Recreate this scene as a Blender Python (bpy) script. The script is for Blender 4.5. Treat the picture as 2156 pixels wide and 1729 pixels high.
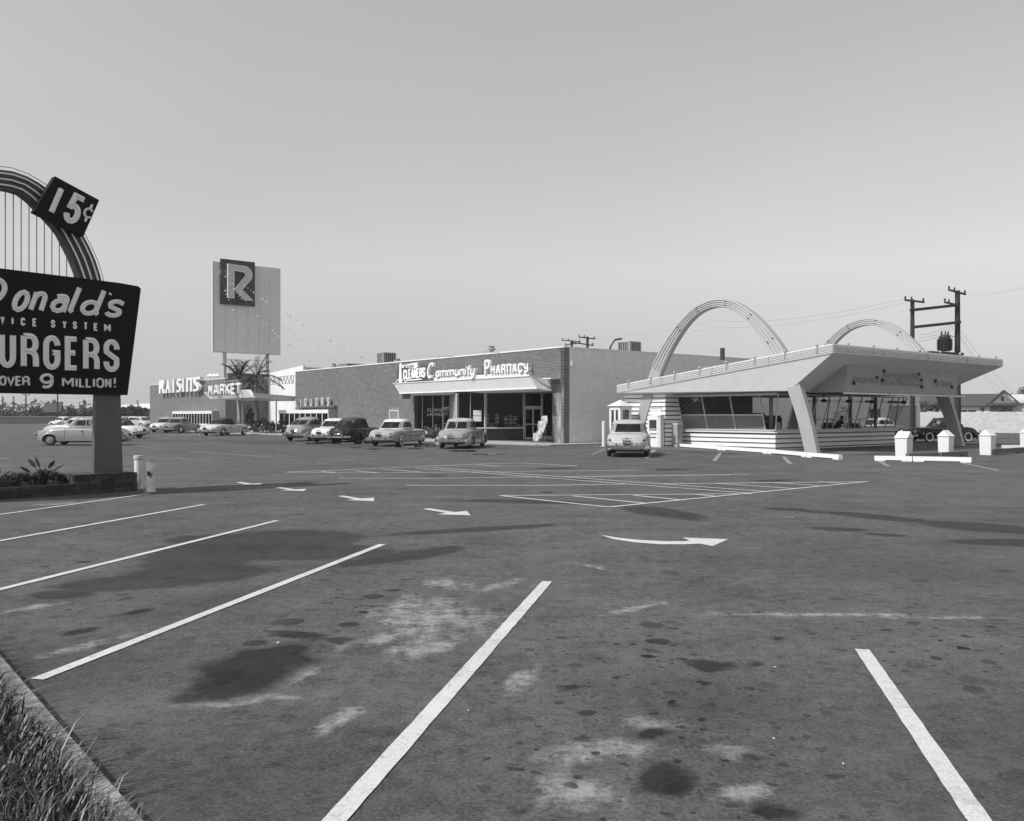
import bpy, math, random
from mathutils import Vector, Matrix
random.seed(7)
R = math.radians
for _o in list(bpy.data.objects): bpy.data.objects.remove(_o)
SC = bpy.context.scene
COL = SC.collection
# ------------------------------------------------------------------ camera, sky, sun, exposure
EYE = 1.75; FP = 1850.0; CXP = 1078.0; HZP = 875.0      # eye height, focal length / centre / horizon in photo units
cd = bpy.data.cameras.new('camera'); cam = bpy.data.objects.new('camera', cd); COL.objects.link(cam)
cam.location = (0, 0, EYE); cam.rotation_euler = (R(90), 0, 0)
cd.sensor_width = 36; cd.lens = 36*FP/2156; cd.shift_y = 10.5/2156; cd.clip_end = 3000; cd.clip_start = .05
SC.camera = cam
SC.render.resolution_x = 1024; SC.render.resolution_y = 821
SUN_EL = 48.0; SH = 29.5                                 # shadows fall towards this compass angle
sd_ = (-math.cos(R(SUN_EL))*math.cos(R(SH)), -math.cos(R(SUN_EL))*math.sin(R(SH)), math.sin(R(SUN_EL)))
W = bpy.data.worlds.new('World'); SC.world = W; W.use_nodes = True
nt = W.node_tree; nt.nodes.clear()
sk = nt.nodes.new('ShaderNodeTexSky'); sk.sky_type = 'NISHITA'; sk.sun_disc = False
sk.sun_elevation = R(SUN_EL); sk.sun_rotation = math.atan2(sd_[0], sd_[1]); sk.air_density = 1.0; sk.dust_density = .6; sk.ozone_density = 1
sp = nt.nodes.new('ShaderNodeSeparateColor')            # the film was blue sensitive: a monochrome sky from the blue light
cr = nt.nodes.new('ShaderNodeMath'); cr.operation = 'MULTIPLY'; cr.inputs[1].default_value = .5
cb = nt.nodes.new('ShaderNodeMath'); cb.operation = 'MULTIPLY_ADD'; cb.inputs[1].default_value = .5
bg = nt.nodes.new('ShaderNodeBackground'); bg.inputs['Strength'].default_value = .15
wo = nt.nodes.new('ShaderNodeOutputWorld')
tc = nt.nodes.new('ShaderNodeTexCoord'); sx = nt.nodes.new('ShaderNodeSeparateXYZ'); nt.links.new(tc.outputs['Generated'], sx.inputs[0])
mxz = nt.nodes.new('ShaderNodeMath'); mxz.operation = 'MAXIMUM'; mxz.inputs[1].default_value = .16; nt.links.new(sx.outputs[2], mxz.inputs[0])
cx = nt.nodes.new('ShaderNodeCombineXYZ'); nt.links.new(sx.outputs[0], cx.inputs[0]); nt.links.new(sx.outputs[1], cx.inputs[1]); nt.links.new(mxz.outputs[0], cx.inputs[2])
nt.links.new(cx.outputs[0], sk.inputs[0])                # keeps the milky brightness of the low sky down to the horizon
mg = nt.nodes.new('ShaderNodeMapRange'); mg.inputs[1].default_value = 0; mg.inputs[2].default_value = .45; mg.inputs[3].default_value = .855; mg.inputs[4].default_value = 1.36
nt.links.new(sx.outputs[2], mg.inputs[0]); ml = nt.nodes.new('ShaderNodeMath'); ml.operation = 'MULTIPLY'
nt.links.new(sk.outputs[0], sp.inputs[0]); nt.links.new(sp.outputs[2], cr.inputs[0])
nt.links.new(sp.outputs[0], cb.inputs[0]); nt.links.new(cr.outputs[0], cb.inputs[2])
nt.links.new(cb.outputs[0], ml.inputs[0]); 
nz_ = nt.nodes.new('ShaderNodeTexNoise'); nz_.inputs['Scale'].default_value = 2.2; nz_.inputs['Detail'].default_value = 5; mpz = nt.nodes.new('ShaderNodeMapping'); mpz.inputs['Scale'].default_value = (1, 1, 3.5)
nt.links.new(tc.outputs['Generated'], mpz.inputs[0]); nt.links.new(mpz.outputs[0], nz_.inputs['Vector'])
mh = nt.nodes.new('ShaderNodeMapRange'); mh.inputs[1].default_value = .3; mh.inputs[2].default_value = .7; mh.inputs[3].default_value = .97; mh.inputs[4].default_value = 1.03; nt.links.new(nz_.outputs['Fac'], mh.inputs[0])
mu = nt.nodes.new('ShaderNodeMath'); mu.operation = 'MULTIPLY'; nt.links.new(mg.outputs[0], mu.inputs[0]); nt.links.new(mh.outputs[0], mu.inputs[1])   # thin uneven haze
nt.links.new(mu.outputs[0], ml.inputs[1]); nt.links.new(ml.outputs[0], bg.inputs['Color']); nt.links.new(bg.outputs[0], wo.inputs[0])
sl = bpy.data.lights.new('sun', 'SUN'); sl.energy = 3.9; sl.angle = R(.5); sl.color = (1, 1, 1)
so = bpy.data.objects.new('sun', sl); COL.objects.link(so)
so.rotation_euler = Vector(sd_).to_track_quat('Z', 'Y').to_euler()
SC.view_settings.view_transform = 'Standard'; SC.view_settings.look = 'None'
SC.view_settings.exposure = 0.0; SC.view_settings.gamma = 1

# ------------------------------------------------------------------ measuring helpers (photo position -> real place on the ground)
def G(px, py, z=0.0):
    d = FP*(EYE-z)/(py-HZP); return Vector(((px-CXP)/FP*d, d, z))
def crop(x0, y0, w, ww):
    k = w/ww; return lambda x, y: ((x0+x*k)/1.884, (y0+y*k)/1.884)
# ------------------------------------------------------------------ materials
MC = {}
def newmat(name):
    m = bpy.data.materials.new(name); m.use_nodes = True
    n = m.node_tree; p = n.nodes['Principled BSDF']; return m, n, p
def N(n, t, **k):
    x = n.nodes.new(t)
    for a, b in k.items(): setattr(x, a, b)
    return x
def ramp(n, fac, lo, hi, a, b):
    r = N(n, 'ShaderNodeMapRange'); r.inputs[1].default_value = lo; r.inputs[2].default_value = hi
    r.inputs[3].default_value = a; r.inputs[4].default_value = b; n.links.new(fac, r.inputs[0]); return r.outputs[0]
def math_(n, op, a, b=None, c=None):
    x = N(n, 'ShaderNodeMath', operation=op)
    for i, v in enumerate((a, b, c)):
        if v is None: continue
        if isinstance(v, (int, float)): x.inputs[i].default_value = v
        else: n.links.new(v, x.inputs[i])
    return x.outputs[0]
def objco(n):
    return N(n, 'ShaderNodeTexCoord').outputs['Object']
def noise(n, co, scale, detail=4, rough=.6, sc=None):
    x = N(n, 'ShaderNodeTexNoise'); x.inputs['Scale'].default_value = scale; x.inputs['Detail'].default_value = detail
    x.inputs['Roughness'].default_value = rough
    if sc:
        mp = N(n, 'ShaderNodeMapping'); mp.inputs['Scale'].default_value = sc; n.links.new(co, mp.inputs[0]); co = mp.outputs[0]
    n.links.new(co, x.inputs['Vector']); return x.outputs['Fac']
def mat(name, v, rough=.7, var=.12, scale=3.0, metal=0.0, bump=0.0, coat=0.0, streak=0.0, spec=.5):
    """plain grey surface with uneven tone, optional relief, clear coat and rain streaks"""
    if name in MC: return MC[name]
    m, n, p = newmat(name); co = objco(n)
    f = noise(n, co, scale, 5)
    f2 = noise(n, co, scale*9, 3)
    val = math_(n, 'ADD', ramp(n, f, .3, .7, v*(1-var), v*(1+var)), ramp(n, f2, .3, .7, -v*var*.35, v*var*.35))
    if streak:
        s = noise(n, co, 1.0, 4, .7, (9, 9, .5)); val = math_(n, 'MULTIPLY', val, ramp(n, s, .42, .7, 1, 1-streak))
    cc = N(n, 'ShaderNodeCombineColor')
    for i in range(3): n.links.new(val, cc.inputs[i])
    n.links.new(cc.outputs[0], p.inputs['Base Color'])
    p.inputs['Metallic'].default_value = metal
    n.links.new(ramp(n, f2, .3, .7, max(.02, rough-.08), min(1, rough+.08)), p.inputs['Roughness'])
    p.inputs['Specular IOR Level'].default_value = spec
    if coat: p.inputs['Coat Weight'].default_value = coat; p.inputs['Coat Roughness'].default_value = .06
    if bump:
        b = N(n, 'ShaderNodeBump'); b.inputs['Strength'].default_value = bump; b.inputs['Distance'].default_value = .02
        n.links.new(noise(n, co, scale*14, 4), b.inputs['Height']); n.links.new(b.outputs[0], p.inputs['Normal'])
    MC[name] = m; return m
def glassmat(name, opac=.35, tint=.05, rough=.03):
    if name in MC: return MC[name]
    m, n, p = newmat(name)
    p.inputs['Base Color'].default_value = (tint, tint, tint, 1); p.inputs['Roughness'].default_value = rough
    p.inputs['Specular IOR Level'].default_value = .9
    tr = N(n, 'ShaderNodeBsdfTransparent'); mx = N(n, 'ShaderNodeMixShader')
    lw = N(n, 'ShaderNodeFresnel'); lw.inputs['IOR'].default_value = 1.5
    n.links.new(math_(n, 'ADD', lw.outputs[0], opac), mx.inputs[0])
    n.links.new(tr.outputs[0], mx.inputs[1]); n.links.new(p.outputs[0], mx.inputs[2])
    n.links.new(mx.outputs[0], n.nodes['Material Output'].inputs['Surface']); MC[name] = m; return m
def brickmat(name, axis, c1, c2, mortar, bw=.24, bh=.094, ms=.013, efflo=False, bump=.6, patch=.25):
    """brickwork; axis 'y' = wall running along local y, 'x' = along local x"""
    if name in MC: return MC[name]
    m, n, p = newmat(name); co = objco(n)
    s = N(n, 'ShaderNodeSeparateXYZ'); n.links.new(co, s.inputs[0])
    c = N(n, 'ShaderNodeCombineXYZ'); n.links.new(s.outputs[1 if axis == 'y' else 0], c.inputs[0]); n.links.new(s.outputs[2], c.inputs[1])
    b = N(n, 'ShaderNodeTexBrick'); n.links.new(c.outputs[0], b.inputs['Vector'])
    b.inputs['Color1'].default_value = (c1,)*3+(1,); b.inputs['Color2'].default_value = (c2,)*3+(1,); b.inputs['Mortar'].default_value = (mortar,)*3+(1,)
    b.inputs['Scale'].default_value = 1; b.inputs['Brick Width'].default_value = bw; b.inputs['Row Height'].default_value = bh
    b.inputs['Mortar Size'].default_value = ms; b.inputs['Bias'].default_value = -.1; b.inputs['Mortar Smooth'].default_value = .3
    sc = N(n, 'ShaderNodeSeparateColor'); n.links.new(b.outputs[0], sc.inputs[0])
    big = noise(n, co, .35, 4); mid = noise(n, co, 2.2, 5)
    val = math_(n, 'MULTIPLY', sc.outputs[0], ramp(n, big, .3, .7, 1-patch, 1+patch))
    val = math_(n, 'MULTIPLY', val, ramp(n, mid, .3, .7, .92, 1.08))
    if efflo:   # lime bloom on the end pier and scattered patches
        pier = math_(n, 'MULTIPLY', ramp(n, s.outputs[1], .3, .75, 1, 0), ramp(n, s.outputs[2], 3.1, 3.7, 1, 0))
        st = noise(n, co, 1.0, 5, .75, (1, 7, 1.1))
        k = math_(n, 'MULTIPLY', pier, ramp(n, st, .43, .56, 0, 1))
        k2 = math_(n, 'MULTIPLY', ramp(n, noise(n, co, 5, 5, .75), .6, .72, 0, .35), ramp(n, big, .45, .6, 0, 1))
        mx = N(n, 'ShaderNodeMix'); n.links.new(math_(n, 'MAXIMUM', k, k2), mx.inputs['Factor'])
        n.links.new(val, mx.inputs['A']); mx.inputs['B'].default_value = .5; val = mx.outputs['Result']
    cc = N(n, 'ShaderNodeCombineColor')
    for i in range(3): n.links.new(val, cc.inputs[i])
    n.links.new(cc.outputs[0], p.inputs['Base Color']); p.inputs['Roughness'].default_value = .85
    bp = N(n, 'ShaderNodeBump'); bp.inputs['Strength'].default_value = bump; bp.inputs['Distance'].default_value = .01; bp.invert = True
    n.links.new(b.outputs['Fac'], bp.inputs['Height']); n.links.new(bp.outputs[0], p.inputs['Normal'])
    MC[name] = m; return m
def stripemat(name, axis):
    """white glazed tile with narrow dark tile bands, measured off the building's own height"""
    m, n, p = newmat(name); co = objco(n)
    s = N(n, 'ShaderNodeSeparateXYZ'); n.links.new(co, s.inputs[0])
    z = s.outputs[2]
    fr = math_(n, 'FRACT', math_(n, 'DIVIDE', math_(n, 'SUBTRACT', z, .06), .238))
    dark = math_(n, 'LESS_THAN', fr, .29)
    u = s.outputs[1 if axis == 'y' else 0]
    tj = math_(n, 'LESS_THAN', math_(n, 'FRACT', math_(n, 'DIVIDE', u, .15)), .1)
    nz = noise(n, co, 6, 3)
    dv = math_(n, 'ADD', ramp(n, nz, .3, .7, .06, .1), math_(n, 'MULTIPLY', tj, .12))
    wv = ramp(n, noise(n, co, 2, 4), .3, .7, .76, .84)
    mx = N(n, 'ShaderNodeMix'); n.links.new(dark, mx.inputs['Factor']); n.links.new(wv, mx.inputs['A']); n.links.new(dv, mx.inputs['B'])
    cc = N(n, 'ShaderNodeCombineColor')
    for i in range(3): n.links.new(mx.outputs['Result'], cc.inputs[i])
    n.links.new(cc.outputs[0], p.inputs['Base Color']); p.inputs['Roughness'].default_value = .25
    return m
# ------------------------------------------------------------------ mesh helpers
class MB:
    def __init__(s): s.v = []; s.f = []
    def add(s, vs, fs):
        k = len(s.v); s.v += [tuple(v) for v in vs]; s.f += [tuple(i+k for i in f) for f in fs]; return s
    def box(s, x0, x1, y0, y1, z0, z1):
        return s.add([(x0,y0,z0),(x1,y0,z0),(x1,y1,z0),(x0,y1,z0),(x0,y0,z1),(x1,y0,z1),(x1,y1,z1),(x0,y1,z1)],
                     [(3,2,1,0),(4,5,6,7),(0,1,5,4),(1,2,6,5),(2,3,7,6),(3,0,4,7)])
    def hexa(s, b, t):
        """box from four bottom and four top corners, both counter-clockwise seen from above"""
        return s.add(list(b)+list(t), [(3,2,1,0),(4,5,6,7),(0,1,5,4),(1,2,6,5),(2,3,7,6),(3,0,4,7)])
    def quad(s, *p): return s.add(p, [tuple(range(len(p)))])
    def bar(s, p, q, w, h=None, up=(0,0,1)):
        h = h or w; p = Vector(p); q = Vector(q); d = (q-p).normalized(); u = Vector(up)
        if abs(d.dot(u)) > .98: u = Vector((0,1,0))
        a = d.cross(u).normalized()*w/2; b = a.cross(d).normalized()*h/2
        return s.add([p-a-b,p+a-b,p+a+b,p-a+b,q-a-b,q+a-b,q+a+b,q-a+b],[(0,1,2,3),(7,6,5,4),(0,4,5,1),(1,5,6,2),(2,6,7,3),(3,7,4,0)])
    def tube(s, pts, r, n=6, close=False, caps=True):
        pts = [Vector(p) for p in pts]; m = len(pts); rings = []
        rr = r if isinstance(r, (list, tuple)) else [r]*m; prev = None
        for i, p in enumerate(pts):
            d = (pts[min(i+1, m-1)]-pts[max(i-1, 0)])
            if close: d = pts[(i+1) % m]-pts[i-1]
            d = d.normalized() if d.length > 0 else Vector((0,0,1))
            u = prev if prev is not None else (Vector((0,0,1)) if abs(d.z) < .9 else Vector((1,0,0)))
            a = (u-d*u.dot(d)).normalized(); b = d.cross(a); prev = a
            rings.append([p+(a*math.cos(2*math.pi*j/n)+b*math.sin(2*math.pi*j/n))*rr[i] for j in range(n)])
        vs = [v for ring in rings for v in ring]; fs = []
        for i in range(m if close else m-1):
            for j in range(n):
                a0 = i*n+j; a1 = i*n+(j+1) % n; b0 = ((i+1) % m)*n+j; b1 = ((i+1) % m)*n+(j+1) % n
                fs.append((a0, a1, b1, b0))
        if caps and not close: fs.append(tuple(range(n-1,-1,-1))); fs.append(tuple(range((m-1)*n, m*n)))
        return s.add(vs, fs)
    def lathe(s, prof, n=16, c=(0,0,0), axis='z'):
        vs = []; fs = []; m = len(prof)
        for r, z in prof:
            for j in range(n):
                a = 2*math.pi*j/n; x, y = r*math.cos(a), r*math.sin(a)
                v = (x, y, z) if axis == 'z' else (x, z, y)
                vs.append((c[0]+v[0], c[1]+v[1], c[2]+v[2]))
        for i in range(m-1):
            for j in range(n): fs.append((i*n+j, i*n+(j+1) % n, (i+1)*n+(j+1) % n, (i+1)*n+j))
        fs.append(tuple(range(n-1,-1,-1))); fs.append(tuple(range((m-1)*n, m*n)))
        return s.add(vs, fs)
    def prism(s, poly, fn, d0, d1):
        """2-D polygon (u,v) placed by fn(u,v,d), thickness d0..d1"""
        n = len(poly); vs = [fn(u, v, d0) for u, v in poly]+[fn(u, v, d1) for u, v in poly]
        return s.add(vs, [tuple(range(n)), tuple(range(2*n-1, n-1, -1))]+[(i, i+n, (i+1) % n+n, (i+1) % n) for i in range(n)])
    def grid(s, rows):
        m = len(rows[0]); vs = [v for r in rows for v in r]
        return s.add(vs, [(i*m+j, i*m+j+1, (i+1)*m+j+1, (i+1)*m+j) for i in range(len(rows)-1) for j in range(m-1)])
def obj(name, mb, m, parent=None, smooth=False, loc=None, rotz=None, kind=None, label=None, fix=True):
    me = bpy.data.meshes.new(name) if isinstance(mb, MB) else mb
    if isinstance(mb, MB):
        me.from_pydata(mb.v, [], mb.f); me.validate()
        if fix:
            import bmesh
            b = bmesh.new(); b.from_mesh(me); bmesh.ops.recalc_face_normals(b, faces=b.faces); b.to_mesh(me); b.free()
        me.materials.append(m)
        if smooth: me.polygons.foreach_set('use_smooth', [True]*len(me.polygons)); me.set_sharp_from_angle(angle=R(smooth if smooth > 1 else 45))
    o = bpy.data.objects.new(name, me); COL.objects.link(o)
    if parent: o.parent = parent
    if loc is not None: o.location = loc
    if rotz is not None: o.rotation_euler = (0, 0, rotz)
    if kind: o['kind'] = kind
    if label: o['label'] = label
    return o
def thing(name, label, cat, loc=(0,0,0), rotz=0, group=None):
    o = bpy.data.objects.new(name, None); o.empty_display_size = .2; COL.objects.link(o)
    o.location = loc; o.rotation_euler = (0, 0, rotz); o['label'] = label; o['category'] = cat
    if group: o['group'] = group
    return o
def tag(o, label, cat, group=None):
    o['label'] = label; o['category'] = cat
    if group: o['group'] = group
    return o
def copy_tree(o, parent=None, label=None):
    c = o.copy(); COL.objects.link(c); c.parent = parent
    if label: c['label'] = label
    for ch in list(o.children): copy_tree(ch, c)
    return c
# ------------------------------------------------------------------ stroke lettering
def arc(cx, cy, rx, ry, a0, a1, n=8):
    return [(cx+rx*math.cos(R(a0+(a1-a0)*i/n)), cy+ry*math.sin(R(a0+(a1-a0)*i/n))) for i in range(n+1)]
w = .55
GL = {
'A': (w, [[(0,0),(.22,.97)],[(.33,.97),(w,0)],[(.22,1),(.33,1)],[(.1,.33),(.45,.33)]]),
'B': (w, [[(0,0),(0,1)],[(0,1)]+arc(.3,.76,.22,.24,90,-90)+[(0,.52)],[(.28,.52)]+arc(.3,.26,.25,.26,90,-90)+[(0,0)]]),
'C': (w, [[(w,.72)]+arc(w/2,.74,w/2,.26,10,180)+arc(w/2,.26,w/2,.26,180,350)+[(w,.3)]]),
'D': (w, [[(0,0),(0,1)],[(0,1)]+arc(.25,.72,.3,.28,90,0)+arc(.25,.28,.3,.28,0,-90)+[(0,0)]]),
'E': (.48, [[(.48,1),(0,1),(0,0),(.48,0)],[(0,.52),(.4,.52)]]),
'F': (.48, [[(.48,1),(0,1),(0,0)],[(0,.52),(.4,.52)]]),
'G': (w, [[(w,.74)]+arc(w/2,.74,w/2,.26,0,180)+arc(w/2,.26,w/2,.26,180,360)+[(w,.5),(.3,.5)]]),
'H': (w, [[(0,0),(0,1)],[(w,0),(w,1)],[(0,.5),(w,.5)]]),
'I': (.0, [[(0,0),(0,1)]]),
'K': (w, [[(0,0),(0,1)],[(.5,1),(.03,.42)],[(.17,.6),(w,0)]]),
'L': (.45, [[(0,1),(0,0),(.45,0)]]),
'M': (.7, [[(0,0),(0,1)],[(0,.97),(.35,.35),(.7,.97)],[(.7,1),(.7,0)]]),
'N': (w, [[(0,0),(0,1)],[(0,.97),(w,.03)],[(w,1),(w,0)]]),
'n': (w, [[(0,0),(0,1)],[(0,1)]+arc(.3,.75,.25,.25,90,0)+[(w,0)]]),
'O': (w, [[(0,.5)]+arc(w/2,.72,w/2,.28,180,0)+arc(w/2,.28,w/2,.28,0,-180)+[(0,.5)]]),
'P': (w, [[(0,0),(0,1)],[(0,1)]+arc(.28,.73,.26,.27,90,-90)+[(0,.46)]]),
'Q': (w, [[(0,.5)]+arc(w/2,.72,w/2,.28,180,0)+arc(w/2,.28,w/2,.28,0,-180)+[(0,.5)],[(.3,.25),(.58,-.08)]]),
'R': (w, [[(0,0),(0,1)],[(0,1)]+arc(.28,.75,.26,.25,90,-90)+[(0,.5)],[(.25,.5)]+arc(.28,.25,.27,.24,80,0,4)+[(.55,0)]]),
'S': (w, [[(w,.72)]+arc(w/2,.76,w/2,.24,5,180)+[(.02,.62),(w-.02,.38)]+arc(w/2,.24,w/2,.24,0,-180)+[(0,.28)]]),
'T': (w, [[(0,1),(w,1)],[(w/2,1),(w/2,0)]]),
'U': (w, [[(0,1)]+arc(w/2,.27,w/2,.27,180,360)+[(w,1)]]),
'V': (w, [[(0,1),(w/2,0),(w,1)]]),
'W': (.75, [[(0,1),(.19,0),(.37,.7),(.56,0),(.75,1)]]),
'X': (w, [[(0,0),(w,1)],[(0,1),(w,0)]]),
'Y': (w, [[(0,1),(w/2,.48),(w,1)],[(w/2,.5),(w/2,0)]]),
'y': (w, [[(0,1),(0,.65)]+arc(w/2,.6,w/2,.2,180,360)+[(w,1)],[(w,.9)]+arc(w/2,.22,w/2,.22,0,-150)]),
'Z': (w, [[(0,1),(w,1),(0,0),(w,0)]]),
'0': (w, [[(0,.5)]+arc(w/2,.72,w/2,.28,180,0)+arc(w/2,.28,w/2,.28,0,-180)+[(0,.5)]]),
'1': (.0, [[(0,0),(0,1)]]),
'5': (w, [[(w,1),(.08,1),(.03,.55)]+arc(w/2-.02,.32,w/2,.3,130,-165,12)]),
'9': (w, [arc(w/2,.68,w/2,.32,0,360,14),[(w,.68)]+arc(w/2,.35,w/2,.35,0,-125,8)]),
'¢': (.4, [arc(.2,.5,.2,.24,40,320,10),[(.2,1),(.2,.74)],[(.2,.26),(.2,0)]]),
'!': (.0, [[(0,1),(0,.32)],[(0,.12),(0,0)]]),
"'": (.0, [[(.04,1),(0,.8)]]),
# brush-script lower case (drawn upright, leaned over by the caller)
'c_': (.42, [arc(.22,.3,.21,.29,50,310,9)]),
'o_': (.42, [arc(.21,.3,.2,.29,0,360,12)]),
'm_': (.74, [[(0,0),(0,.6)],[(0,.42)]+arc(.18,.42,.16,.17,150,0,5)+[(.34,0)],[(.34,.42)]+arc(.53,.42,.17,.17,150,0,5)+[(.72,.05)]]),
'n_': (.42, [[(0,0),(0,.6)],[(0,.42)]+arc(.2,.42,.19,.17,150,0,5)+[(.41,0)]]),
'u_': (.42, [[(0,.6)]+arc(.19,.19,.19,.18,180,350,6)+[(.4,.6)],[(.4,.6),(.42,0)]]),
'i_': (.08, [[(0,.6),(.02,0)],[(.03,.86),(.03,.76)]]),
't_': (.22, [[(.1,.98),(.08,.12),(.2,.0)],[(-.06,.62),(.26,.62)]]),
'y_': (.42, [[(0,.6)]+arc(.19,.19,.19,.18,180,350,6)+[(.4,.6)],[(.4,.6),(.38,-.1)]+arc(.2,-.18,.18,.16,0,-140,5)]),
'a_': (.42, [arc(.21,.22,.2,.2,20,380,10),[(.06,.56)]+arc(.25,.44,.16,.15,100,0,4)+[(.42,0)]]),
'l_': (.1, [[(.05,1.02),(0,.08),(.1,0)]]),
'd_': (.44, [arc(.2,.26,.2,.25,0,360,12),[(.43,1.02),(.4,.08),(.48,0)]]),
's_': (.4, [[(.4,.5)]+arc(.2,.44,.18,.14,40,180,6)+[(.06,.34),(.34,.22)]+arc(.18,.14,.19,.14,20,-170,6)]),
'D_': (.62, [[(0,0),(.04,1)],[(-.12,.94)]+[(.04,1)]+arc(.2,.5,.42,.5,85,-85,12)+[(0,0)]]),
'M_': (.9, [[(0,0),(.1,1),(.42,.15),(.75,1),(.88,0)]]),
'C_': (.62, [[(.6,.78)]+arc(.38,.5,.36,.5,60,310,14)]),
}
def ribbon(mb, pts, wd, fn, d0, d1):
    pts = [p for i, p in enumerate(pts) if i == 0 or abs(p[0]-pts[i-1][0])+abs(p[1]-pts[i-1][1]) > 1e-4]
    n = len(pts); L = []; Rr = []
    closed = n > 3 and abs(pts[0][0]-pts[-1][0])+abs(pts[0][1]-pts[-1][1]) < 1e-5
    for i, (x, y) in enumerate(pts):
        a = pts[i-1] if i else (pts[-2] if closed else None)
        b = pts[i+1] if i < n-1 else (pts[1] if closed else None)
        ds = []
        if a: dx, dy = x-a[0], y-a[1]; l = math.hypot(dx, dy) or 1; ds.append((dx/l, dy/l))
        if b: dx, dy = b[0]-x, b[1]-y; l = math.hypot(dx, dy) or 1; ds.append((dx/l, dy/l))
        nx = -sum(d[1] for d in ds); ny = sum(d[0] for d in ds); l = math.hypot(nx, ny) or 1; nx /= l; ny /= l
        k = 1.0
        if len(ds) == 2: k = 1/max(.55, nx*(-ds[0][1])+ny*ds[0][0])
        L.append((x+nx*wd/2*k, y+ny*wd/2*k)); Rr.append((x-nx*wd/2*k, y-ny*wd/2*k))
    vs = []; fs = []
    for i in range(n): vs += [fn(*L[i], d1), fn(*Rr[i], d1), fn(*Rr[i], d0), fn(*L[i], d0)]
    for i in range(n-1):
        k = 4*i
        for j in range(4): fs.append((k+j, k+(j+1) % 4, k+4+(j+1) % 4, k+4+j))
    fs.append((0,1,2,3)); fs.append((4*n-1, 4*n-2, 4*n-3, 4*n-4)); mb.add(vs, fs)
def glyph(ch, x, y, h, kx, wd, fn, d0, d1, lean=0.0):
    """returns mesh of one letter; fn places (u,v,depth)"""
    gw, st = GL[ch]; mb = MB()
    for k, s in enumerate(st):
        pts = [(x+(px*kx+py*lean)*h, y+py*h) for px, py in s]
        e = .003*k
        ribbon(mb, pts, wd, fn, d0, d1+(e if d1 > d0 else -e))
    return mb
def strokes(ch, x, y, h, kx, lean=0.0): return [[(x+(px*kx+py*lean)*h, y+py*h) for px, py in s] for s in GL[ch][1]]
def word(text, x0, y0, h, kx, gap, wd, fn, d0, d1, m, parent, lean=0.0, slope=0.0, width=None, tube=None, name='letter'):
    """letters as separate meshes; fitted to width when given. text is a list of glyph keys"""
    keys = list(text) if isinstance(text, str) else text
    tot = sum((GL[k][0]*kx*h if k != ' ' else .35*h) for k in keys)+gap*(len(keys)-1)
    sc = 1.0
    if width: sc = width/tot
    x = x0; out = []
    for k in keys:
        if k != ' ':
            o = obj(name, glyph(k, x, y0+slope*(x-x0), h, kx*sc, wd, fn, d0, d1, lean), m, parent)
            if tube:
                tm = MB()
                for s in strokes(k, x, y0+slope*(x-x0), h, kx*sc, lean): tm.tube([fn(u, v, d1+tube[1]) for u, v in s], tube[0], 5)
                obj('neon_tube', tm, tube[2], o)
            out.append(o); x += GL[k][0]*kx*h*sc+gap*sc
        else: x += .35*h*sc+gap*sc
    return out
def text(name, body, size, m, parent, loc, rot, depth=.002, align='CENTER', sx=1.0):
    cu = bpy.data.curves.new(name, 'FONT'); cu.body = body; cu.size = size; cu.align_x = align; cu.align_y = 'CENTER'; cu.extrude = depth; cu.resolution_u = 2
    t = bpy.data.objects.new('tmp', cu); COL.objects.link(t)
    dg = bpy.context.evaluated_depsgraph_get(); me = bpy.data.meshes.new_from_object(t.evaluated_get(dg))
    bpy.data.objects.remove(t); me.name = name; me.materials.clear(); me.materials.append(m)
    o = bpy.data.objects.new(name, me); COL.objects.link(o); o.parent = parent; o.location = loc; o.rotation_euler = rot; o.scale = (sx, 1, 1)
    return o
# building axes: x' runs away to the right, y' runs away to the left
ANG = math.atan2(.6216, .7833)
CO = Vector((3.16, 53.6, 0)); OO = Vector((13.3, 44.35, 0))
FACE_L = (R(90), 0, R(-90))       # lettering on a face looking along local -x
FACE_F = (R(90), 0, 0)            # lettering on a face looking along local -y
def inv(P, x, y):
    """world -> local building coordinates"""
    d = Vector((x, y, 0))-P; return (d.x*.7833+d.y*.6216, -d.x*.6216+d.y*.7833)
def onx(px, P, s):
    """local y where the sight line through photo column px meets local x = s"""
    rx = (px-CXP)/FP; A = (.7833, .6216)
    p0 = (P.x+A[0]*s, P.y+A[1]*s); t = (p0[0]*A[0]+p0[1]*A[1])/(rx*A[0]+A[1]); return inv(P, rx*t, t)[1]
def ony(px, P, tt):
    rx = (px-CXP)/FP; B = (-.6216, .7833)
    p0 = (P.x+B[0]*tt, P.y+B[1]*tt); t = (p0[0]*B[0]+p0[1]*B[1])/(rx*B[0]+B[1]); return inv(P, rx*t, t)[0]
def hgt(px, py, P, s, t):
    """height of photo row py at local place (s,t)"""
    y = P.y+.6216*s+.7833*t; return EYE+(HZP-py)/FP*y
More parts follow.
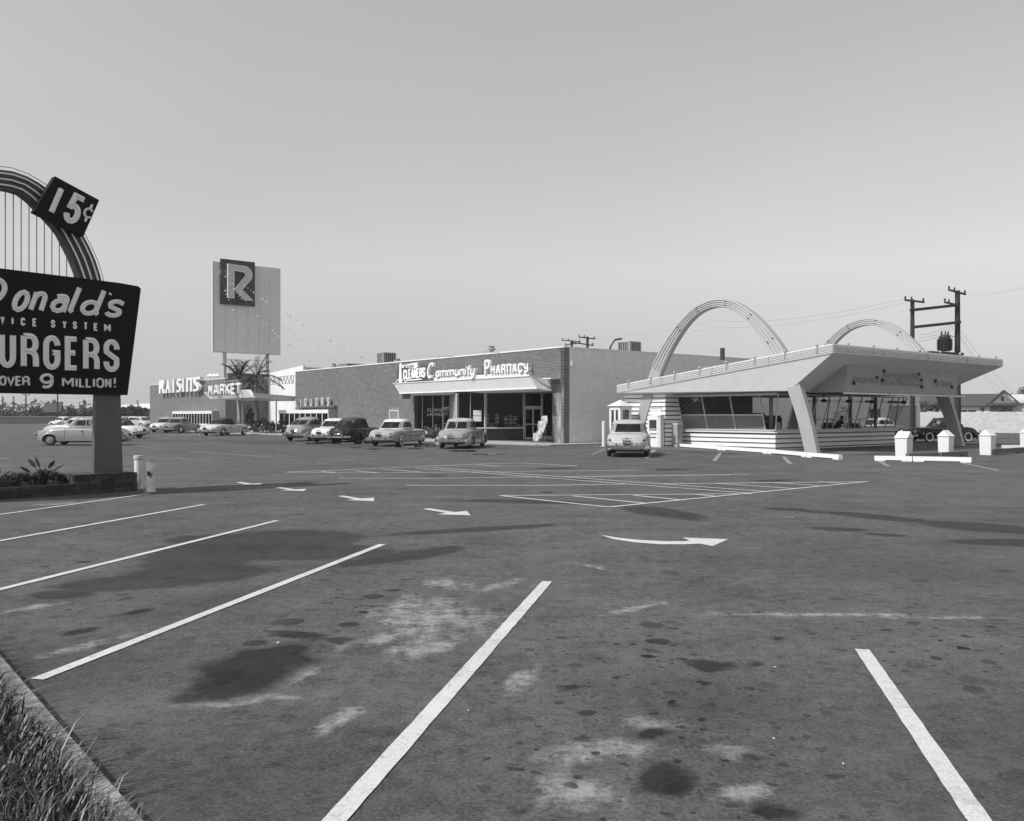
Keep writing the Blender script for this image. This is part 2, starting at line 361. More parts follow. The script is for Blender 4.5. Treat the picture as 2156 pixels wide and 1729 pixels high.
# ================================================================== GROUND
def asphalt():
    m, n, p = newmat('asphalt'); co = objco(n)
    big = noise(n, co, .11, 5, .6); mid = noise(n, co, .7, 6, .65); fine = noise(n, co, 9, 6, .7); grit = noise(n, co, 42, 4, .7)
    drag = noise(n, co, 1.0, 5, .65, (.22, 1.6, 1))
    val = math_(n, 'ADD', ramp(n, big, .3, .7, .074, .104), ramp(n, mid, .3, .7, -.02, .02))
    val = math_(n, 'ADD', val, ramp(n, drag, .35, .7, .006, -.01))
    val = math_(n, 'ADD', val, ramp(n, fine, .25, .75, -.03, .03))
    val = math_(n, 'ADD', val, ramp(n, grit, .25, .75, -.055, .055))
    wn = N(n, 'ShaderNodeTexNoise'); wn.inputs['Scale'].default_value = .9; wn.inputs['Detail'].default_value = 6; wn.inputs['Roughness'].default_value = .7; n.links.new(co, wn.inputs['Vector'])
    sb = N(n, 'ShaderNodeVectorMath', operation='SUBTRACT'); n.links.new(wn.outputs['Color'], sb.inputs[0]); sb.inputs[1].default_value = (.5,.5,.5)
    def warped(k):
        sc = N(n, 'ShaderNodeVectorMath', operation='SCALE'); n.links.new(sb.outputs[0], sc.inputs[0]); sc.inputs['Scale'].default_value = k
        ad = N(n, 'ShaderNodeVectorMath', operation='ADD'); n.links.new(co, ad.inputs[0]); n.links.new(sc.outputs[0], ad.inputs[1]); return ad.outputs[0]
    w1 = warped(1.1); w2 = warped(.35)
    rag = noise(n, co, 1.6, 9, .72); rag2 = noise(n, co, 6.5, 7, .7)
    def edge(mask, k=.9, lo=.42, hi=.58):
        return ramp(n, math_(n, 'ADD', mask, math_(n, 'ADD', math_(n, 'MULTIPLY', math_(n, 'SUBTRACT', rag, .5), k), math_(n, 'MULTIPLY', math_(n, 'SUBTRACT', rag2, .5), k*.5))), lo, hi, 0, 1)
    def at_(nm): return N(n, 'ShaderNodeAttribute', attribute_name=nm).outputs['Fac']
    wet, oil, light, farwet, zone, broad_dark = [at_(q) for q in ('wet','oil','light','farwet','zone','broad_dark')]
    broad_dark = edge(broad_dark, .9, .1, 1.1)
    wet = edge(wet, 1.0, .42, .6); oil = edge(oil, 1.1, .36, .66); light = edge(light, 1.5, .38, .8); farwet = edge(farwet, 1.3, .4, .6)
    # drips: round spots of many sizes, gathered where cars stood
    spots = None
    for sc_, th, seed in ((1.6, .22, 0), (3.4, .25, 11.3), (7.5, .26, 5.7)):
        mp = N(n, 'ShaderNodeMapping'); mp.inputs['Location'].default_value = (seed, seed*1.7, 0); n.links.new(w2, mp.inputs[0])
        vo = N(n, 'ShaderNodeTexVoronoi', voronoi_dimensions='2D'); vo.inputs['Scale'].default_value = sc_; n.links.new(mp.outputs[0], vo.inputs['Vector'])
        s3 = N(n, 'ShaderNodeSeparateColor'); n.links.new(vo.outputs['Color'], s3.inputs[0])
        rad = ramp(n, s3.outputs[0], .25, 1, 0, th)
        k = math_(n, 'MULTIPLY', ramp(n, math_(n, 'SUBTRACT', rad, vo.outputs['Distance']), 0, .035, 0, 1), ramp(n, s3.outputs[1], 0, 1, .25, 1))
        spots = k if spots is None else math_(n, 'MAXIMUM', spots, k)
    spots = math_(n, 'MULTIPLY', spots, math_(n, 'ADD', math_(n, 'MULTIPLY', zone, .8), .4))
    val = math_(n, 'ADD', val, ramp(n, rag2, .3, .7, -.018, .018)); val = math_(n, 'ADD', val, ramp(n, rag, .3, .7, -.016, .016))
    val = math_(n, 'MULTIPLY', val, math_(n, 'SUBTRACT', 1, math_(n, 'MULTIPLY', broad_dark, .3)))
    mott = ramp(n, noise(n, co, 6.5, 8, .8), .41, .57, .15, 1.1)
    val = math_(n, 'ADD', val, math_(n, 'MULTIPLY', math_(n, 'MULTIPLY', light, mott), .15))
    val = math_(n, 'MULTIPLY', val, math_(n, 'SUBTRACT', 1, math_(n, 'MULTIPLY', wet, .6)))
    val = math_(n, 'MULTIPLY', val, math_(n, 'SUBTRACT', 1, math_(n, 'MULTIPLY', oil, .78)))
    val = math_(n, 'MULTIPLY', val, math_(n, 'SUBTRACT', 1, math_(n, 'MULTIPLY', spots, .8)))
    fw = math_(n, 'MULTIPLY', farwet, ramp(n, noise(n, co, .8, 5, .7, (.35, 1, 1)), .4, .6, .35, 1))
    val = math_(n, 'MULTIPLY', val, math_(n, 'SUBTRACT', 1, math_(n, 'MULTIPLY', fw, .5)))
    # hairline cracks
    ck = N(n, 'ShaderNodeTexVoronoi', feature='DISTANCE_TO_EDGE'); ck.inputs['Scale'].default_value = .33; n.links.new(w1, ck.inputs['Vector'])
    ckm = math_(n, 'MULTIPLY', ramp(n, ck.outputs[0], 0, .006, 1, 0), ramp(n, mid, .5, .6, 0, .5))
    val = math_(n, 'MULTIPLY', val, math_(n, 'SUBTRACT', 1, ckm))
    cc = N(n, 'ShaderNodeCombineColor')
    for i in range(3): n.links.new(val, cc.inputs[i])
    n.links.new(cc.outputs[0], p.inputs['Base Color'])
    n.links.new(math_(n, 'SUBTRACT', ramp(n, fine, .3, .7, .85, .95), math_(n, 'MULTIPLY', fw, .25)), p.inputs['Roughness']); p.inputs['Specular IOR Level'].default_value = .3
    bp = N(n, 'ShaderNodeBump'); bp.inputs['Strength'].default_value = .8; bp.inputs['Distance'].default_value = .009
    n.links.new(math_(n, 'ADD', grit, math_(n, 'MULTIPLY', fine, .6)), bp.inputs['Height']); n.links.new(bp.outputs[0], p.inputs['Normal'])
    return m
LOT_PATCHES = {   # stained and broadly darkened patches of the lot: two end points in photo units and half width in metres
'wet': ((760,1125,380,1150,1.3),(560,1160,300,1190,.9),(480,1215,100,1235,.6),(700,1122,300,1180,1.1),(860,1160,420,1165,.85),(1230,1101,760,1130,.32),(560,1200,250,1215,.9),(200,1255,60,1250,.3),
                (1590,1068,1760,1080,.35),(1700,1074,2000,1104,.45),(1900,1097,2300,1128,.75),(1690,1110,1840,1118,.28),(1800,1122,1920,1130,.2),(1980,1140,2300,1146,.5),
                (900,1052,1300,1060,.5),(1300,1062,1500,1098,.6),(330,1140,560,1128,.6),(980,1150,700,1195,.4)),
'oil': ((400,1420,640,1385,.4),(1360,1620,1440,1690,.16),(1420,1390,1560,1410,.14),(470,1370,700,1400,.22),(400,1440,560,1400,.24),(500,1420,640,1350,.25),(780,1275,815,1280,.1),(745,1275,750,1276,.05),(680,1274,700,1268,.05),(800,1245,850,1243,.06),(840,1222,880,1220,.05),
                (1372,1640,1440,1670,.1),(1600,1700,1660,1725,.13),(1560,1395,1600,1400,.1),(1345,1333,1346,1334,.05),(1440,1395,1520,1420,.09),(1620,1340,1660,1346,.07),(1085,1690,1100,1712,.02),
                (1195,1040,1100,1033,.14),(1240,1048,1190,1046,.12),(1700,1010,1560,1013,.35),(1290,1008,1120,1012,.25),(1480,988,1320,990,.5),(1230,985,1100,988,.45),(960,1000,870,1004,.25),(1640,1035,1700,1037,.12),(380,1480,620,1400,.35),(560,1330,700,1345,.12),(1400,1600,1450,1680,.14),(1330,1560,1420,1530,.1),(1500,1580,1640,1600,.08),(240,1300,330,1280,.08),(120,1340,210,1320,.12),(1150,1455,1260,1445,.04)),
'light': ((830,1262,1000,1345,.62),(960,1330,840,1390,.3),(880,1220,1010,1240,.25),(760,1300,900,1280,.16),(700,1370,860,1330,.16),(540,1460,700,1390,.13),(470,1490,560,1455,.08),(1000,1250,1110,1215,.14),(1120,1600,1400,1560,.18),(1130,1640,1300,1700,.2),(1420,1560,1620,1600,.16),(1480,1680,1640,1660,.12),(1300,1520,1480,1530,.14),(0,1070,260,1050,.25),(1400,1290,2156,1302,.05),(330,1490,640,1466,.02),(1180,1310,1440,1262,.02),(1050,1480,1130,1400,.1),(60,1390,300,1330,.08),(0,1290,160,1265,.12),(640,1560,760,1480,.08),(1180,1180,1330,1210,.1)),
'broad_dark': ((60,1640,700,1760,1.1),(1960,1480,2240,1760,1.2),(240,1450,60,1360,.7),(1300,1500,1700,1450,.6),(1650,1180,2156,1200,1.6),(250,1300,600,1240,.5)),  # broad patches that darken the ground, edges broken by noise
'farwet': ((430,925,900,945,3.6),(700,930,1100,948,2.6),(900,948,640,936,2.0),(250,925,420,932,3),(1430,950,1560,958,1.2),(1730,950,1990,966,1.0),(1560,940,1660,946,.8)),
'zone': ((1280,1560,1500,1729,.5),(1250,1330,1500,1420,.5),(700,1280,900,1220,.35),(1950,1300,2100,1420,.5),(1300,1300,1560,1700,.75),(450,1440,900,1210,.45),(1700,1280,1980,1420,.6),(1100,1520,1500,1729,.6),(120,1300,260,1260,.4),(250,1170,60,1190,.5)),
}
import numpy as np
def lotmesh():
    xs = np.concatenate([[-900,-300,-90], np.arange(-45,-8,.5), np.arange(-8,8,.12), np.arange(8,52,.5), [90,300,900]])
    ys = np.concatenate([[-60], np.arange(1,16,.12), np.arange(16,110,.5), [200,400,1500]])
    X, Y = np.meshgrid(xs, ys); nx, ny = len(xs), len(ys)
    co = np.stack([X, Y, X*0], -1).reshape(-1, 3)
    i = (np.arange(ny-1)[:,None]*nx+np.arange(nx-1)[None]).reshape(-1)
    me = bpy.data.meshes.new('parking_lot'); me.from_pydata(co.tolist(), [], np.stack([i, i+1, i+1+nx, i+nx], -1).tolist())
    for k, lst in LOT_PATCHES.items():
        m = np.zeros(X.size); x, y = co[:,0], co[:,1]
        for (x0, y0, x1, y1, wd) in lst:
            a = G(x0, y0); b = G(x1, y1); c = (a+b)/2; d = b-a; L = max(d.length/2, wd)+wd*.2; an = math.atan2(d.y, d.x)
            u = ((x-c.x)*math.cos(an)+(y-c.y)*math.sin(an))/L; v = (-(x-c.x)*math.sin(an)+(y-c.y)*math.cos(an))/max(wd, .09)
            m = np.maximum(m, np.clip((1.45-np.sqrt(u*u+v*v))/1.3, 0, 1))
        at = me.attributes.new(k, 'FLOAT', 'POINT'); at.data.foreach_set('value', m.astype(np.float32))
    return me
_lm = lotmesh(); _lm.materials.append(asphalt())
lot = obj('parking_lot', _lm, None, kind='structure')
def paintmat(name, v):
    m, n, p = newmat(name); co = objco(n)
    f = noise(n, co, 14, 5, .75); g = noise(n, co, 1.3, 4)
    val = math_(n, 'MULTIPLY', ramp(n, g, .3, .7, v*.86, v), ramp(n, f, .56, .72, 1, .5))
    val = math_(n, 'MULTIPLY', val, ramp(n, noise(n, co, 60, 4, .7), .5, .7, 1, .62))
    val = math_(n, 'MULTIPLY', val, ramp(n, noise(n, co, 3.1, 6, .75), .55, .68, 1, .7))
    cc = N(n, 'ShaderNodeCombineColor')
    for i in range(3): n.links.new(val, cc.inputs[i])
    n.links.new(cc.outputs[0], p.inputs['Base Color']); p.inputs['Roughness'].default_value = .7; return m
PAINT = paintmat('road_paint', .6); WORN = paintmat('worn_road_paint', .27); FAINT = paintmat('faint_road_paint', .21)
_zi = [0]
def zup(): _zi[0] = (_zi[0]+1) % 12; return .004+.0006*_zi[0]
def line(p, q, wd=.1, m=PAINT, name='parking_line'):
    a = G(*p); b = G(*q); d = (b-a); L = d.length; d.normalize(); nrm = Vector((-d.y, d.x, 0))*wd/2; z = zup(); k = max(2, min(120, int(L/.12)))
    mb = MB(); rows = []
    for i in range(k+1):
        c = a+d*L*i/k; j = 1+random.uniform(-.055, .055); rows.append([(c.x-nrm.x*j, c.y-nrm.y*j, z), (c.x+nrm.x*j, c.y+nrm.y*j, z)])
    mb.grid(rows); return obj(name, mb, m, lot)
def pline(cf, pts, wd=.1, m=PAINT):
    for a, b in zip(pts, pts[1:]): line(cf(*a), cf(*b), wd, m)
def patch(name, pts, m): return obj(name, MB().quad(*[Vector((*G(*p).xy, zup())) for p in pts]), m, lot)
h1 = crop(1000,1780,1000,2156); h2 = crop(1900,1780,1000,2156); h3 = crop(2700,1780,1362,2156); h4 = crop(400,1600,1000,2156); h5 = crop(0,1780,1100,2156)
ext = lambda a, b, k: (b[0]+(b[0]-a[0])*k, b[1]+(b[1]-a[1])*k)
line((1815,1368), (2062,1729), .105); line((2062,1729), (2300,2077), .105)
line((1152,1225), (705,1729), .11); line((705,1729), (440,2028), .11)
line((805,1147), (78,1432), .1); line((583,1097), (-140,1277), .1); line((430,1063), (-160,1168), .1); line((315,1040), (-140,1104), .09)
T = [h2(180,405), h2(1110,503)]; TIP = h3(1175,208); LT = h1(285,204)
line(T[0], T[1]); line(T[1], TIP); line(T[0], h3(445,286)); line(h2(1530,302), TIP)
line(h2(800,405), h2(1440,470)); line(h2(1320,400), h2(1760,443)); line(h2(1850,393), h2(2060,412)); line(h3(100,289), h3(235,302)); 
for a, b in (((200,218),(720,252)),((545,213),(870,234)),((870,209),(1020,220))): line(h3(*a), h3(*b))
line(LT, h1(1910,135)); line(h1(1910,135), h2(365,124)); line(h2(365,124), h2(840,150)); line(LT, h1(880,210), .09); line(h1(880,210), h2(1520,183), .09)
line(h1(1690,151), h2(840,150), .07)
for a, b in (((590,196),(710,205)),((880,192),(1080,209)),((1120,178),(1450,202)),((1910,137),(2110,150))): line(h1(*a), h1(*b), .09)
line(h1(1550,163), h3(530,270)); line(h1(1390,166), h3(450,283))
line(h1(740,254), h1(1400,258), .09); line(h1(1400,258), h2(520,243), .09); line(h2(690,243), h3(425,163), .09)
line(h1(1320,317), h2(450,317)); line(h2(450,317), h2(1300,303)); line(h2(700,244), h2(2156,225), .09)
for a, b in (((600,33),(965,52)),((965,52),(1080,3)),((620,30),(1080,0)),((930,14),(1060,20)),((840,30),(985,38))): line(h2(*a), h2(*b), .11, WORN)
for a, b, w_ in (((250,28),(212,78),.16),((645,52),(690,97),.16),((1250,82),(1305,113),.16),((1760,90),(1998,140),.16)): line(h3(*a), h3(*b), w_, WORN)
line(h2(1500,12), h2(1430,84), .2, WORN); line(h2(1440,95), h2(1590,95), .25, WORN)
for cf, a, b in ((h1,(555,128),(805,119)),(h2,(850,103),(1050,108)),(h2,(1340,120),(1560,127)),(h3,(100,101),(270,108)),(h3,(510,120),(720,126)),(h3,(1080,142),(1345,153)),(h3,(1575,163),(1880,178)),(h3,(640,432),(712,435)),(h1,(1460,93),(1600,88)),(h4,(1850,515),(2100,507))):
    line(cf(*a), cf(*b), .12, WORN)
pline(h4, [(340,461),(510,478),(1450,463)], .1, WORN)
for a, b in (((610,461),(720,474)),((860,462),(945,471)),((730,411),(1450,463)),((790,411),(1480,463)),((250,362),(590,387)),((200,350),(520,393)),((180,437),(1000,440)),((180,408),(700,410)),((1500,445),(1660,460)),
             ((1000,300),(1400,290)),((1260,302),(1520,285)),((1560,322),(1640,315)),((180,340),(760,345)),((330,316),(800,300)),((0,500),(340,470))):
    line(h4(*a), h4(*b), .12, FAINT)
for k in range(9): line(h4(540+k*48, 262), h4(610+k*40, 278), .14, FAINT)
line(crop(1540,1340,760,2156)(800,1282), crop(1540,1340,760,2156)(1240,1243), .1, WORN); line(crop(1540,1340,760,2156)(420,1262), crop(1540,1340,760,2156)(620,1232), .1, WORN)
line(crop(1540,1340,760,2156)(1150,1290), crop(1540,1340,760,2156)(2156,1262), .1, WORN)
for y0, x0, x1 in ((905,0,190),(917,0,150),(930,0,120),(955,20,185),(968,100,190),(895,10,150)): line((x0, y0), (x1, y0+1), .12, FAINT)
line((0, 990), (150, 985), .1, WORN); line((110, 1008), (330, 993), .1, WORN); line((-60,962),(20,966),.2,WORN)
AR = 'direction_arrow'
patch(AR, [h1(*p) for p in ((1455,517),(1510,512),(1735,545),(1835,535),(1870,574),(1580,564),(1660,553))], PAINT)
patch(AR, [h1(*p) for p in ((730,409),(780,405),(935,430),(1045,422),(1040,450),(805,441),(880,434))], PAINT)
patch(AR, [h1(*p) for p in ((195,336),(245,332),(370,350),(465,346),(445,365),(240,359),(310,352))], PAINT)
patch(AR, [h5(*p) for p in ((1830,266),(1870,262),(1960,273),(2040,269),(2020,283),(1855,280),(1915,277))], PAINT)
h6 = crop(2400,2100,1662,2156)
tp = [(1264,1127),(1300,1133),(1345,1138),(1400,1141),(1440,1141)]; bt = [(1440,1147),(1390,1147),(1335,1143),(1290,1136)]
patch(AR, tp+[(1452,1140), h6(398,46), h6(633,52), h6(553,88), h6(490,75)]+bt, PAINT)
# cigarette-paper sized litter
lm = mat('scrap_paper', .42, .9, .4, 30)
for i, (x, y, s) in enumerate(((585,1356,.03),(1630,1408,.02),(1628,1559,.016),(1775,1612,.014),(985,1500,.014),(478,1060,.04))):
    g = G(x, y); mb = MB(); a = random.uniform(0, 3)
    c_, s_ = math.cos(a)*s, math.sin(a)*s
    mb.grid([[(g.x+c_, g.y+s_, .011), (g.x-s_*.5, g.y+c_*.5, .016)], [(g.x+s_*.6, g.y-c_*.6, .014), (g.x-c_, g.y-s_, .01)]])
    tag(obj('paper_scrap', mb, lm, fix=False), ['crumpled white paper scrap beside the dark oil stain', 'tiny bright scrap on asphalt left of the right parking line', 'small pale scrap at bottom right between spots', 'bright crumb near the right parking line bottom',
        'small pale crumb near bottom centre line', 'little light scrap beyond the left parking lines'][i], 'litter')
# puddles near the shops
pm, pn, pp = newmat('puddle_water'); pp.inputs['Base Color'].default_value = (.02,.02,.02,1); pp.inputs['Roughness'].default_value = .04; pp.inputs['Specular IOR Level'].default_value = .9
def puddle(x0, x1, y, thick):
    pts = []; 
    for i in range(28):
        a = 2*math.pi*i/28; rr = 1+random.uniform(-.35, .35)
        pts.append(((x0+x1)/2+(x1-x0)/2*math.cos(a)*rr, y+thick*math.sin(a)*rr))
    z = zup(); obj('puddle', MB().quad(*[Vector((*G(*p).xy, z)) for p in pts]), pm, lot)
for a in ((715,770,934,1.6),(830,905,940.5,1.3),(770,800,946,1),(900,940,938.5,1.0),(950,1010,950,1.5),(1000,1060,957,1.6),(860,890,944.5,.8),(620,705,934,.9),(740,760,943,.7)): puddle(*a)
# concrete walk round the shops (a real step up)
conc = mat('concrete', .36, .85, .12, 1.2, bump=.2)
shop = thing('pharmacy_building', 'long brick shop building with sloping sign canopy, light painted side wall and corner pier', 'building', CO, ANG)
walk = thing('sidewalk', 'x', 'x', CO, ANG); del walk['label']; del walk['category']; walk['kind'] = 'structure'
def wpoly(pts, z0, z1, name, m=conc, parent=walk):
    mb = MB(); mb.prism(pts, lambda u, v, d: (u, v, d), z0, z1); return obj(name, mb, m, parent)
wpoly([(-2.9,-.9),(-2.4,-1.5),(-1.0,-1.7),(3,-1.7),(3,-.01),(-.01,-.01),(-.01,38.3),(-3.4,38.3),(-3.4,3)], 0, .05, 'shop_walk')
wpoly([(-4.3,38.31),(-.01,38.31),(9,38.31),(9,56.3),(-.01,56.3),(-.01,84),(-2.0,84),(-2.0,56),(-4.3,55)], 0, .05, 'market_walk')
kerbm = mat('kerb_concrete', .33, .9, .2, 2.0, bump=.3)
mb = MB()
for a, b in (((-2.9,-.9),(-3.4,3)),((-3.4,3),(-3.4,38.3)),((-2.4,-1.5),(-2.9,-.9)),((-1.0,-1.7),(-2.4,-1.5)),((3,-1.7),(-1.0,-1.7)),((-4.3,38.3),(-4.3,55))): mb.bar((*a,.03), (*b,.03), .16, .075)
obj('kerb', mb, kerbm, walk)
# ================================================================== PHARMACY BUILDING (local x: depth, local y: along the front)
BH = 5.9
BR_F = brickmat('brick_front', 'y', .07, .145, .25, efflo=True, patch=.1)
BR_S = brickmat('brick_returns', 'x', .09, .18, .27)
PB = brickmat('painted_brick', 'x', .80, .72, .62, patch=.04, bump=1.0)
white = mat('white_paint', .72, .45, .05, 1.5, streak=.08)
offw = mat('cream_stucco', .70, .7, .05, 1.2, streak=.06, bump=.15)
alum = mat('aluminium_frame', .6, .35, .05, 3, metal=.3)
roofm = mat('gravel_roof', .3, .95, .2, 3)
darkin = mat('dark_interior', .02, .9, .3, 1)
black = mat('black_panel', .01, .3, .2, 2)
steel = mat('grey_steel', .28, .5, .1, 3)
galv = mat('galvanised_metal', .38, .45, .12, 5, metal=.4)
SG = glassmat('shop_glass', .07, .02, .02)
# walls, thickness .3, front face at x=0; opening y 1.04..17.06 below z 3.42
wf = MB().box(0,.3,17.06,38.2,0,BH).box(.002,.3,1.04,17.06,3.27,BH).box(0,.3,0,1.04,0,BH)
obj('front_wall', wf, BR_F, shop)
obj('pier_return', MB().box(.0,.45,-.004,.3,0,BH-.002), BR_S, shop)
obj('side_wall', MB().box(.45,38.3,0,.3,0,BH).box(43.4,43.95,0,.3,0,BH).box(38.3,43.4,.002,.3,2.6,BH), PB, shop)
obj('back_wall', MB().box(43.65,43.95,.3,38.2,0,BH).box(.3,43.65,37.9,38.2,0,BH), BR_S, shop)
obj('roof', MB().box(.3,43.65,.3,37.9,5.35,5.5), roofm, shop)
obj('coping', MB().box(-.04,.34,-.04,38.24,BH,BH+.09).box(.34,43.99,-.03,.33,BH+.001,BH+.07), white, shop)
gd = obj('garage_door', MB().box(38.3,43.4,.16,.2,0,2.6), mat('door_grey', .3, .6), shop)
for k in range(5): obj('door_panel', MB().box(38.35,43.35,.12,.16,.04+k*.51,.04+k*.51+.49), mat('door_grey', .3), gd)
obj('wall_lamp', MB().box(.5,.72,-.18,0,4.8,5.1), white, shop)
obj('service_door', MB().box(29.6,30.7,-.03,0,0,2.1), mat('door_dull', .42), shop)
obj('louvre_vent', MB().box(35.2,36.9,-.04,0,1.2,2.3), mat('door_dark', .08), shop)
# small window in the brick
wn = obj('window', MB().box(-.05,.02,19.25,20.75,2.08,2.2).box(-.05,.02,19.25,19.4,.6,2.08).box(-.05,.02,20.6,20.75,.6,2.08).box(-.05,.02,19.25,20.75,.5,.6), alum, shop)
obj('pane', MB().box(-.02,-.01,19.4,20.6,.6,2.08), mat('window_blind', .2, .3), wn)
obj('soldier_course', MB().box(-.012,0,19.2,20.8,2.23,2.45), brickmat('soldier', 'y', .12, .2, .3, bw=.075, bh=.23), shop)
# shop fronts: glass lines drawn in plan, saw-toothed behind the wall line
GTOP = 3.27
def wallline(pa, pb, z0, z1, th, name, m, parent):
    a = Vector((*pa, 0)); b = Vector((*pb, 0)); mb = MB(); d = (b-a).normalized(); nn = Vector((-d.y, d.x, 0))*th/2
    mb.hexa([a-nn+Vector((0,0,z0)), b-nn+Vector((0,0,z0)), b+nn+Vector((0,0,z0)), a+nn+Vector((0,0,z0))], [a-nn+Vector((0,0,z1)), b-nn+Vector((0,0,z1)), b+nn+Vector((0,0,z1)), a+nn+Vector((0,0,z1))])
    return obj(name, mb, m, parent)
def planline(P, d, px):
    """point on plan line P+d*k seen in photo column px"""
    rx = (px-CXP)/FP; A = (.7833, .6216); B = (-.6216, .7833)
    ox = CO.x+A[0]*P[0]+B[0]*P[1]; oy = CO.y+A[1]*P[0]+B[1]*P[1]; dx = A[0]*d[0]+B[0]*d[1]; dy = A[1]*d[0]+B[1]*d[1]
    k = (rx*oy-ox)/(dx-rx*dy); return (P[0]+d[0]*k, P[1]+d[1]*k)
sf = crop(1740,1540,520,2156)
dP = (.84, -.546); P0 = (.55, 7.9)
cols = [sf(x, 0)[0] for x in (300, 322, 522, 770, 1405, 1700, 1872)]
pts = [planline(P0, dP, c) for c in cols]
def mull(p, wd=.1, z0=.1, z1=GTOP, name='mullion'):
    obj(name, MB().box(p[0]-wd/2, p[0]+wd/2, p[1]-wd/2, p[1]+wd/2, z0, z1), alum, shop)
for i, p in enumerate(pts): mull(p, (.1,.04,.05,.16,.13,.13,.05)[i])
sill = obj('bulkhead', MB(), black, shop)
a, b = pts[0], pts[4]
for k in range(12):
    q0 = (a[0]+(b[0]-a[0])*k/12, a[1]+(b[1]-a[1])*k/12); q1 = (a[0]+(b[0]-a[0])*(k+.985)/12, a[1]+(b[1]-a[1])*(k+.985)/12)
    wallline(q0, q1, .1, .86, .08, 'bulkhead_panel', black, shop)
bpy.data.objects.remove(sill)
wallline(a, b, .86, .93, .16, 'window_sill', white, shop)
for i in (0,1,2,3): wallline(pts[i], pts[i+1], .93, GTOP, .012, 'window_pane', SG, shop)
wallline(pts[5], pts[6], .35, GTOP, .012, 'window_pane', SG, shop); wallline(pts[5], pts[6], .1, .35, .05, 'window_sill', alum, shop)
# entrance doors with transom
dp0, dp1 = pts[4], pts[5]
tr = wallline(dp0, dp1, 2.28, 2.4, .1, 'transom', alum, shop)
wallline(dp0, dp1, 2.4, GTOP, .012, 'transom_pane', SG, shop)
for f0, f1 in ((.05,.49),(.51,.95)):
    q = lambda f: (dp0[0]+(dp1[0]-dp0[0])*f, dp0[1]+(dp1[1]-dp0[1])*f)
    dr = wallline(q(f0), q(f1), .12, .24, .05, 'door', alum, shop)
    for za, zb in ((1.12,1.18),(2.18,2.26)): wallline(q(f0), q(f1), za, zb, .05, 'door_rail', alum, dr)
    for fa, fb in ((f0,f0+.035),(f1-.035,f1)): wallline(q(fa), q(fb), .241, 2.179, .054, 'door_stile', alum, dr)
    wallline(q(f0+.035), q(f1-.035), .24, 2.18, .01, 'door_pane', SG, dr)
# cleaners' front: same slant, further left
sc7 = crop(1540,1340,760,2156)
Q0 = (.0, 17.06)
cc_ = [sc7(x, 0)[0] for x in (297, 384, 502, 615, 695)]
cp = [Q0]+[planline(Q0, dP, c) for c in cc_[1:]]
for i, p in enumerate(cp[1:]): mull(p, (.04,.06,.12,.12)[i])
for i in (0,1,2): wallline(cp[i], cp[i+1], .45, GTOP, .012, 'window_pane', SG, shop); wallline(cp[i], cp[i+1], .1, .45, .1, 'bulkhead_panel', black, shop)
tr = wallline(cp[3], cp[4], 2.28, 2.4, .1, 'transom', alum, shop); wallline(cp[3], cp[4], 2.4, GTOP, .012, 'transom_pane', SG, shop)
dr = wallline(cp[3], cp[4], .12, .3, .05, 'door', alum, shop); wallline(cp[3], cp[4], .3, 2.28, .012, 'door_pane', SG, dr); wallline(cp[3], cp[4], 1.12, 1.18, .06, 'door_rail', alum, dr)
wallline(cp[4], pts[0], .1, GTOP, .12, 'return_wall', mat('return_grey', .3), shop)
# interior: floor, back wall, ceiling, dim goods
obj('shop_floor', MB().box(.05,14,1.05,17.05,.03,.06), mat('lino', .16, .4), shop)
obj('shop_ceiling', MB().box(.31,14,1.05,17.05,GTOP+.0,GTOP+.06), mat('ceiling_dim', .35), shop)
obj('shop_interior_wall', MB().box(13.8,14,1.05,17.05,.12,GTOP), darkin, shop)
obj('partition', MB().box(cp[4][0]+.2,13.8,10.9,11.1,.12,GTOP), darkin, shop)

# canopy box: slanted ends, white drip edge
cy0, cy1 = .86, 16.9
can = MB(); can.hexa([(-1.4,cy0,3.41),(.0-.01,1.0,3.26),(-.01,17.05,3.26),(-1.4,cy1,3.41)], [(-1.62,1.32,4.17),(-.01,1.55,4.0),(-.01,17.3,4.0),(-1.62,17.45,4.17)])
canopy = obj('canopy', can, offw, shop)
obj('drip_edge', MB().bar((-1.42,cy0-.02,3.4),(-1.42,cy1+.02,3.4),.07,.06), white, canopy)
obj('top_edge', MB().bar((-1.63,1.3,4.17),(-1.63,17.47,4.17),.05,.05), white, canopy)
obj('side_eyebrow', MB().box(-.75,-.02,.35,1.25,3.98,4.05), white, canopy)
# letter rail and brace posts
obj('letter_rail', MB().box(-1.62,-1.5,1.35,11.9,4.2,4.42), white, canopy)
for y in (11.8, 6.4): obj('brace', MB().tube([(-1.3,y,4.2),(-1.3,y,5.95),(.1,y,5.95)], .02), galv, canopy)
fnL = lambda s: (lambda u, v, d: (s-d, -u, v))          # (u,v) on a face looking to -x; u grows to the right = -y
